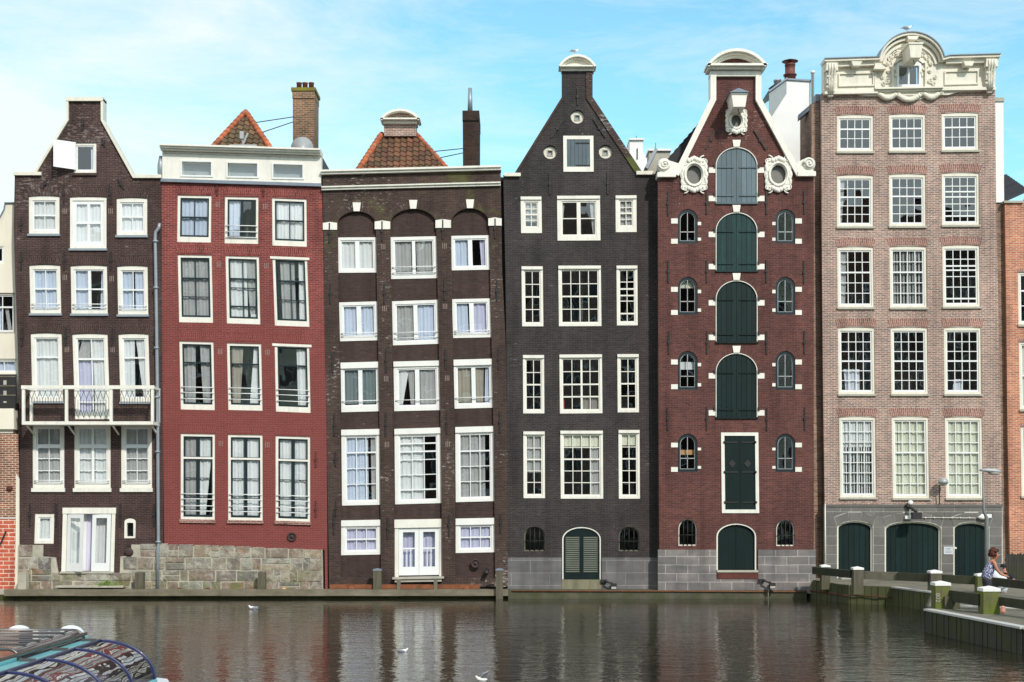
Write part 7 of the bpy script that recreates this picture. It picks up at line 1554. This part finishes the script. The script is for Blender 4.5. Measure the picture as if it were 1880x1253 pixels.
m.build('roof_bars', 'boat_grey', r)
m = MB(); m.box(bx - 3.2, XR - .12, -36.5, y0_ + .02, ZS - .32, ZS - .24)
for i in range(4): m.box(bx - 3.2, XR - .12, y0_ - .30 - i * .5, y0_ - .24 - i * .5, ZS - .24, ZS - .20)
m.build('rear_roof', 'boat_grey', r)
m = MB(); m.tube([(bx - .16, L0, ZR + .08), (bx - .16, ribs[0] + .2, ZR + .08)], .026, 8); m.build('rail', 'boat_bronze', r)
m = MB(); m.box(bx - 2.9, bx + .0, L0, L1 - 1.3, .80, .84); m.box(bx - 3.2, bx - .24, L0, -37.0, ZR - .22, ZR - .18); m.build('deck', 'boat_floor', r)
m = MB(); m.box(bx - .27, bx - .24, L0, y1_ + .3, ZR - .35, ZR + .02); m.build('side_coaming', 'boat_teal', r)
for i, (px, dd) in enumerate(((35, 21.0), (130, 21.0))):
    x = (px - 940) * dd / FPX; z = ZC - (1166 - HY) * dd / FPX; m = MB(); m.ell((x, dd - DIST, z), (.205, .205, .15), 12); m.lathe((x, dd - DIST, z - .35), [(.05, -.4), (.05, .3)], 10); m.build('dome_lamp', 'boat_white', r)

# ================================================================== houses on the opposite bank, behind the camera (seen only as reflections)
random.seed(3)
cols_ = ['brick_far', 'brick_umber_smooth', 'brick_buff', 'brick_chimney_dark', 'beige_plaster']
desc = ['brick', 'umber', 'buff', 'dark brick', 'plastered']
x = -58
i = 0
while x < 60:
    w_ = random.uniform(7, 10); hh = random.uniform(24, 29); ci = i % 5; kind = i % 3
    nm = ('%s house with %s, %s from the west on the opposite bank' % (desc[ci], ('stepped gable', 'plain pointed gable', 'flat cornice')[kind], ('first', 'second', 'third', 'fourth', 'fifth', 'sixth', 'seventh', 'eighth', 'ninth', 'tenth', 'eleventh', 'twelfth', 'thirteenth', 'fourteenth', 'fifteenth', 'sixteenth')[i]))
    r = empty('opposite_house', (x + w_ / 2, -74, .8), nm, 'house', 'houses on the opposite bank'); cx = x + w_ / 2
    if kind == 0:
        out = [(x, .5), (x + w_, .5), (x + w_, hh)]
        for k in range(1, 5): out += [(x + w_ - k * w_ * .1, hh + (k - 1) * 1.3), (x + w_ - k * w_ * .1, hh + k * 1.3)]
        out += [(2 * cx - a, b) for a, b in out[:2:-1]]
        out += [(x, hh)]
    elif kind == 1: out = [(x, .5), (x + w_, .5), (x + w_, hh), (cx + .8, hh + w_ * .8), (cx - .8, hh + w_ * .8), (x, hh)]
    else: out = [(x, .5), (x + w_, .5), (x + w_, hh + 3), (x, hh + 3)]
    m = MB(); m.prism(out, -84, -74); m.build('wall', cols_[ci], r)
    nf = 6
    for f in range(nf):
        for c_ in range(3):
            wx_ = x + w_ * (c_ + .5) / 3; z = 2.2 + f * (hh - 2.5) / nf
            m = MB(); m.box(wx_ - .75, wx_ + .75, -74.0, -73.92, z, z + 2.3); fr = m.build('window', 'white_paint', r); m = MB(); m.box(wx_ - .62, wx_ - .04, -73.93, -73.90, z + .12, z + 2.18); m.box(wx_ + .04, wx_ + .62, -73.93, -73.90, z + .12, z + 2.18); m.build('pane', 'interior_dark', fr)
    x += w_; i += 1
for o in bpy.data.objects:
    if '_o' in o: del o['_o']
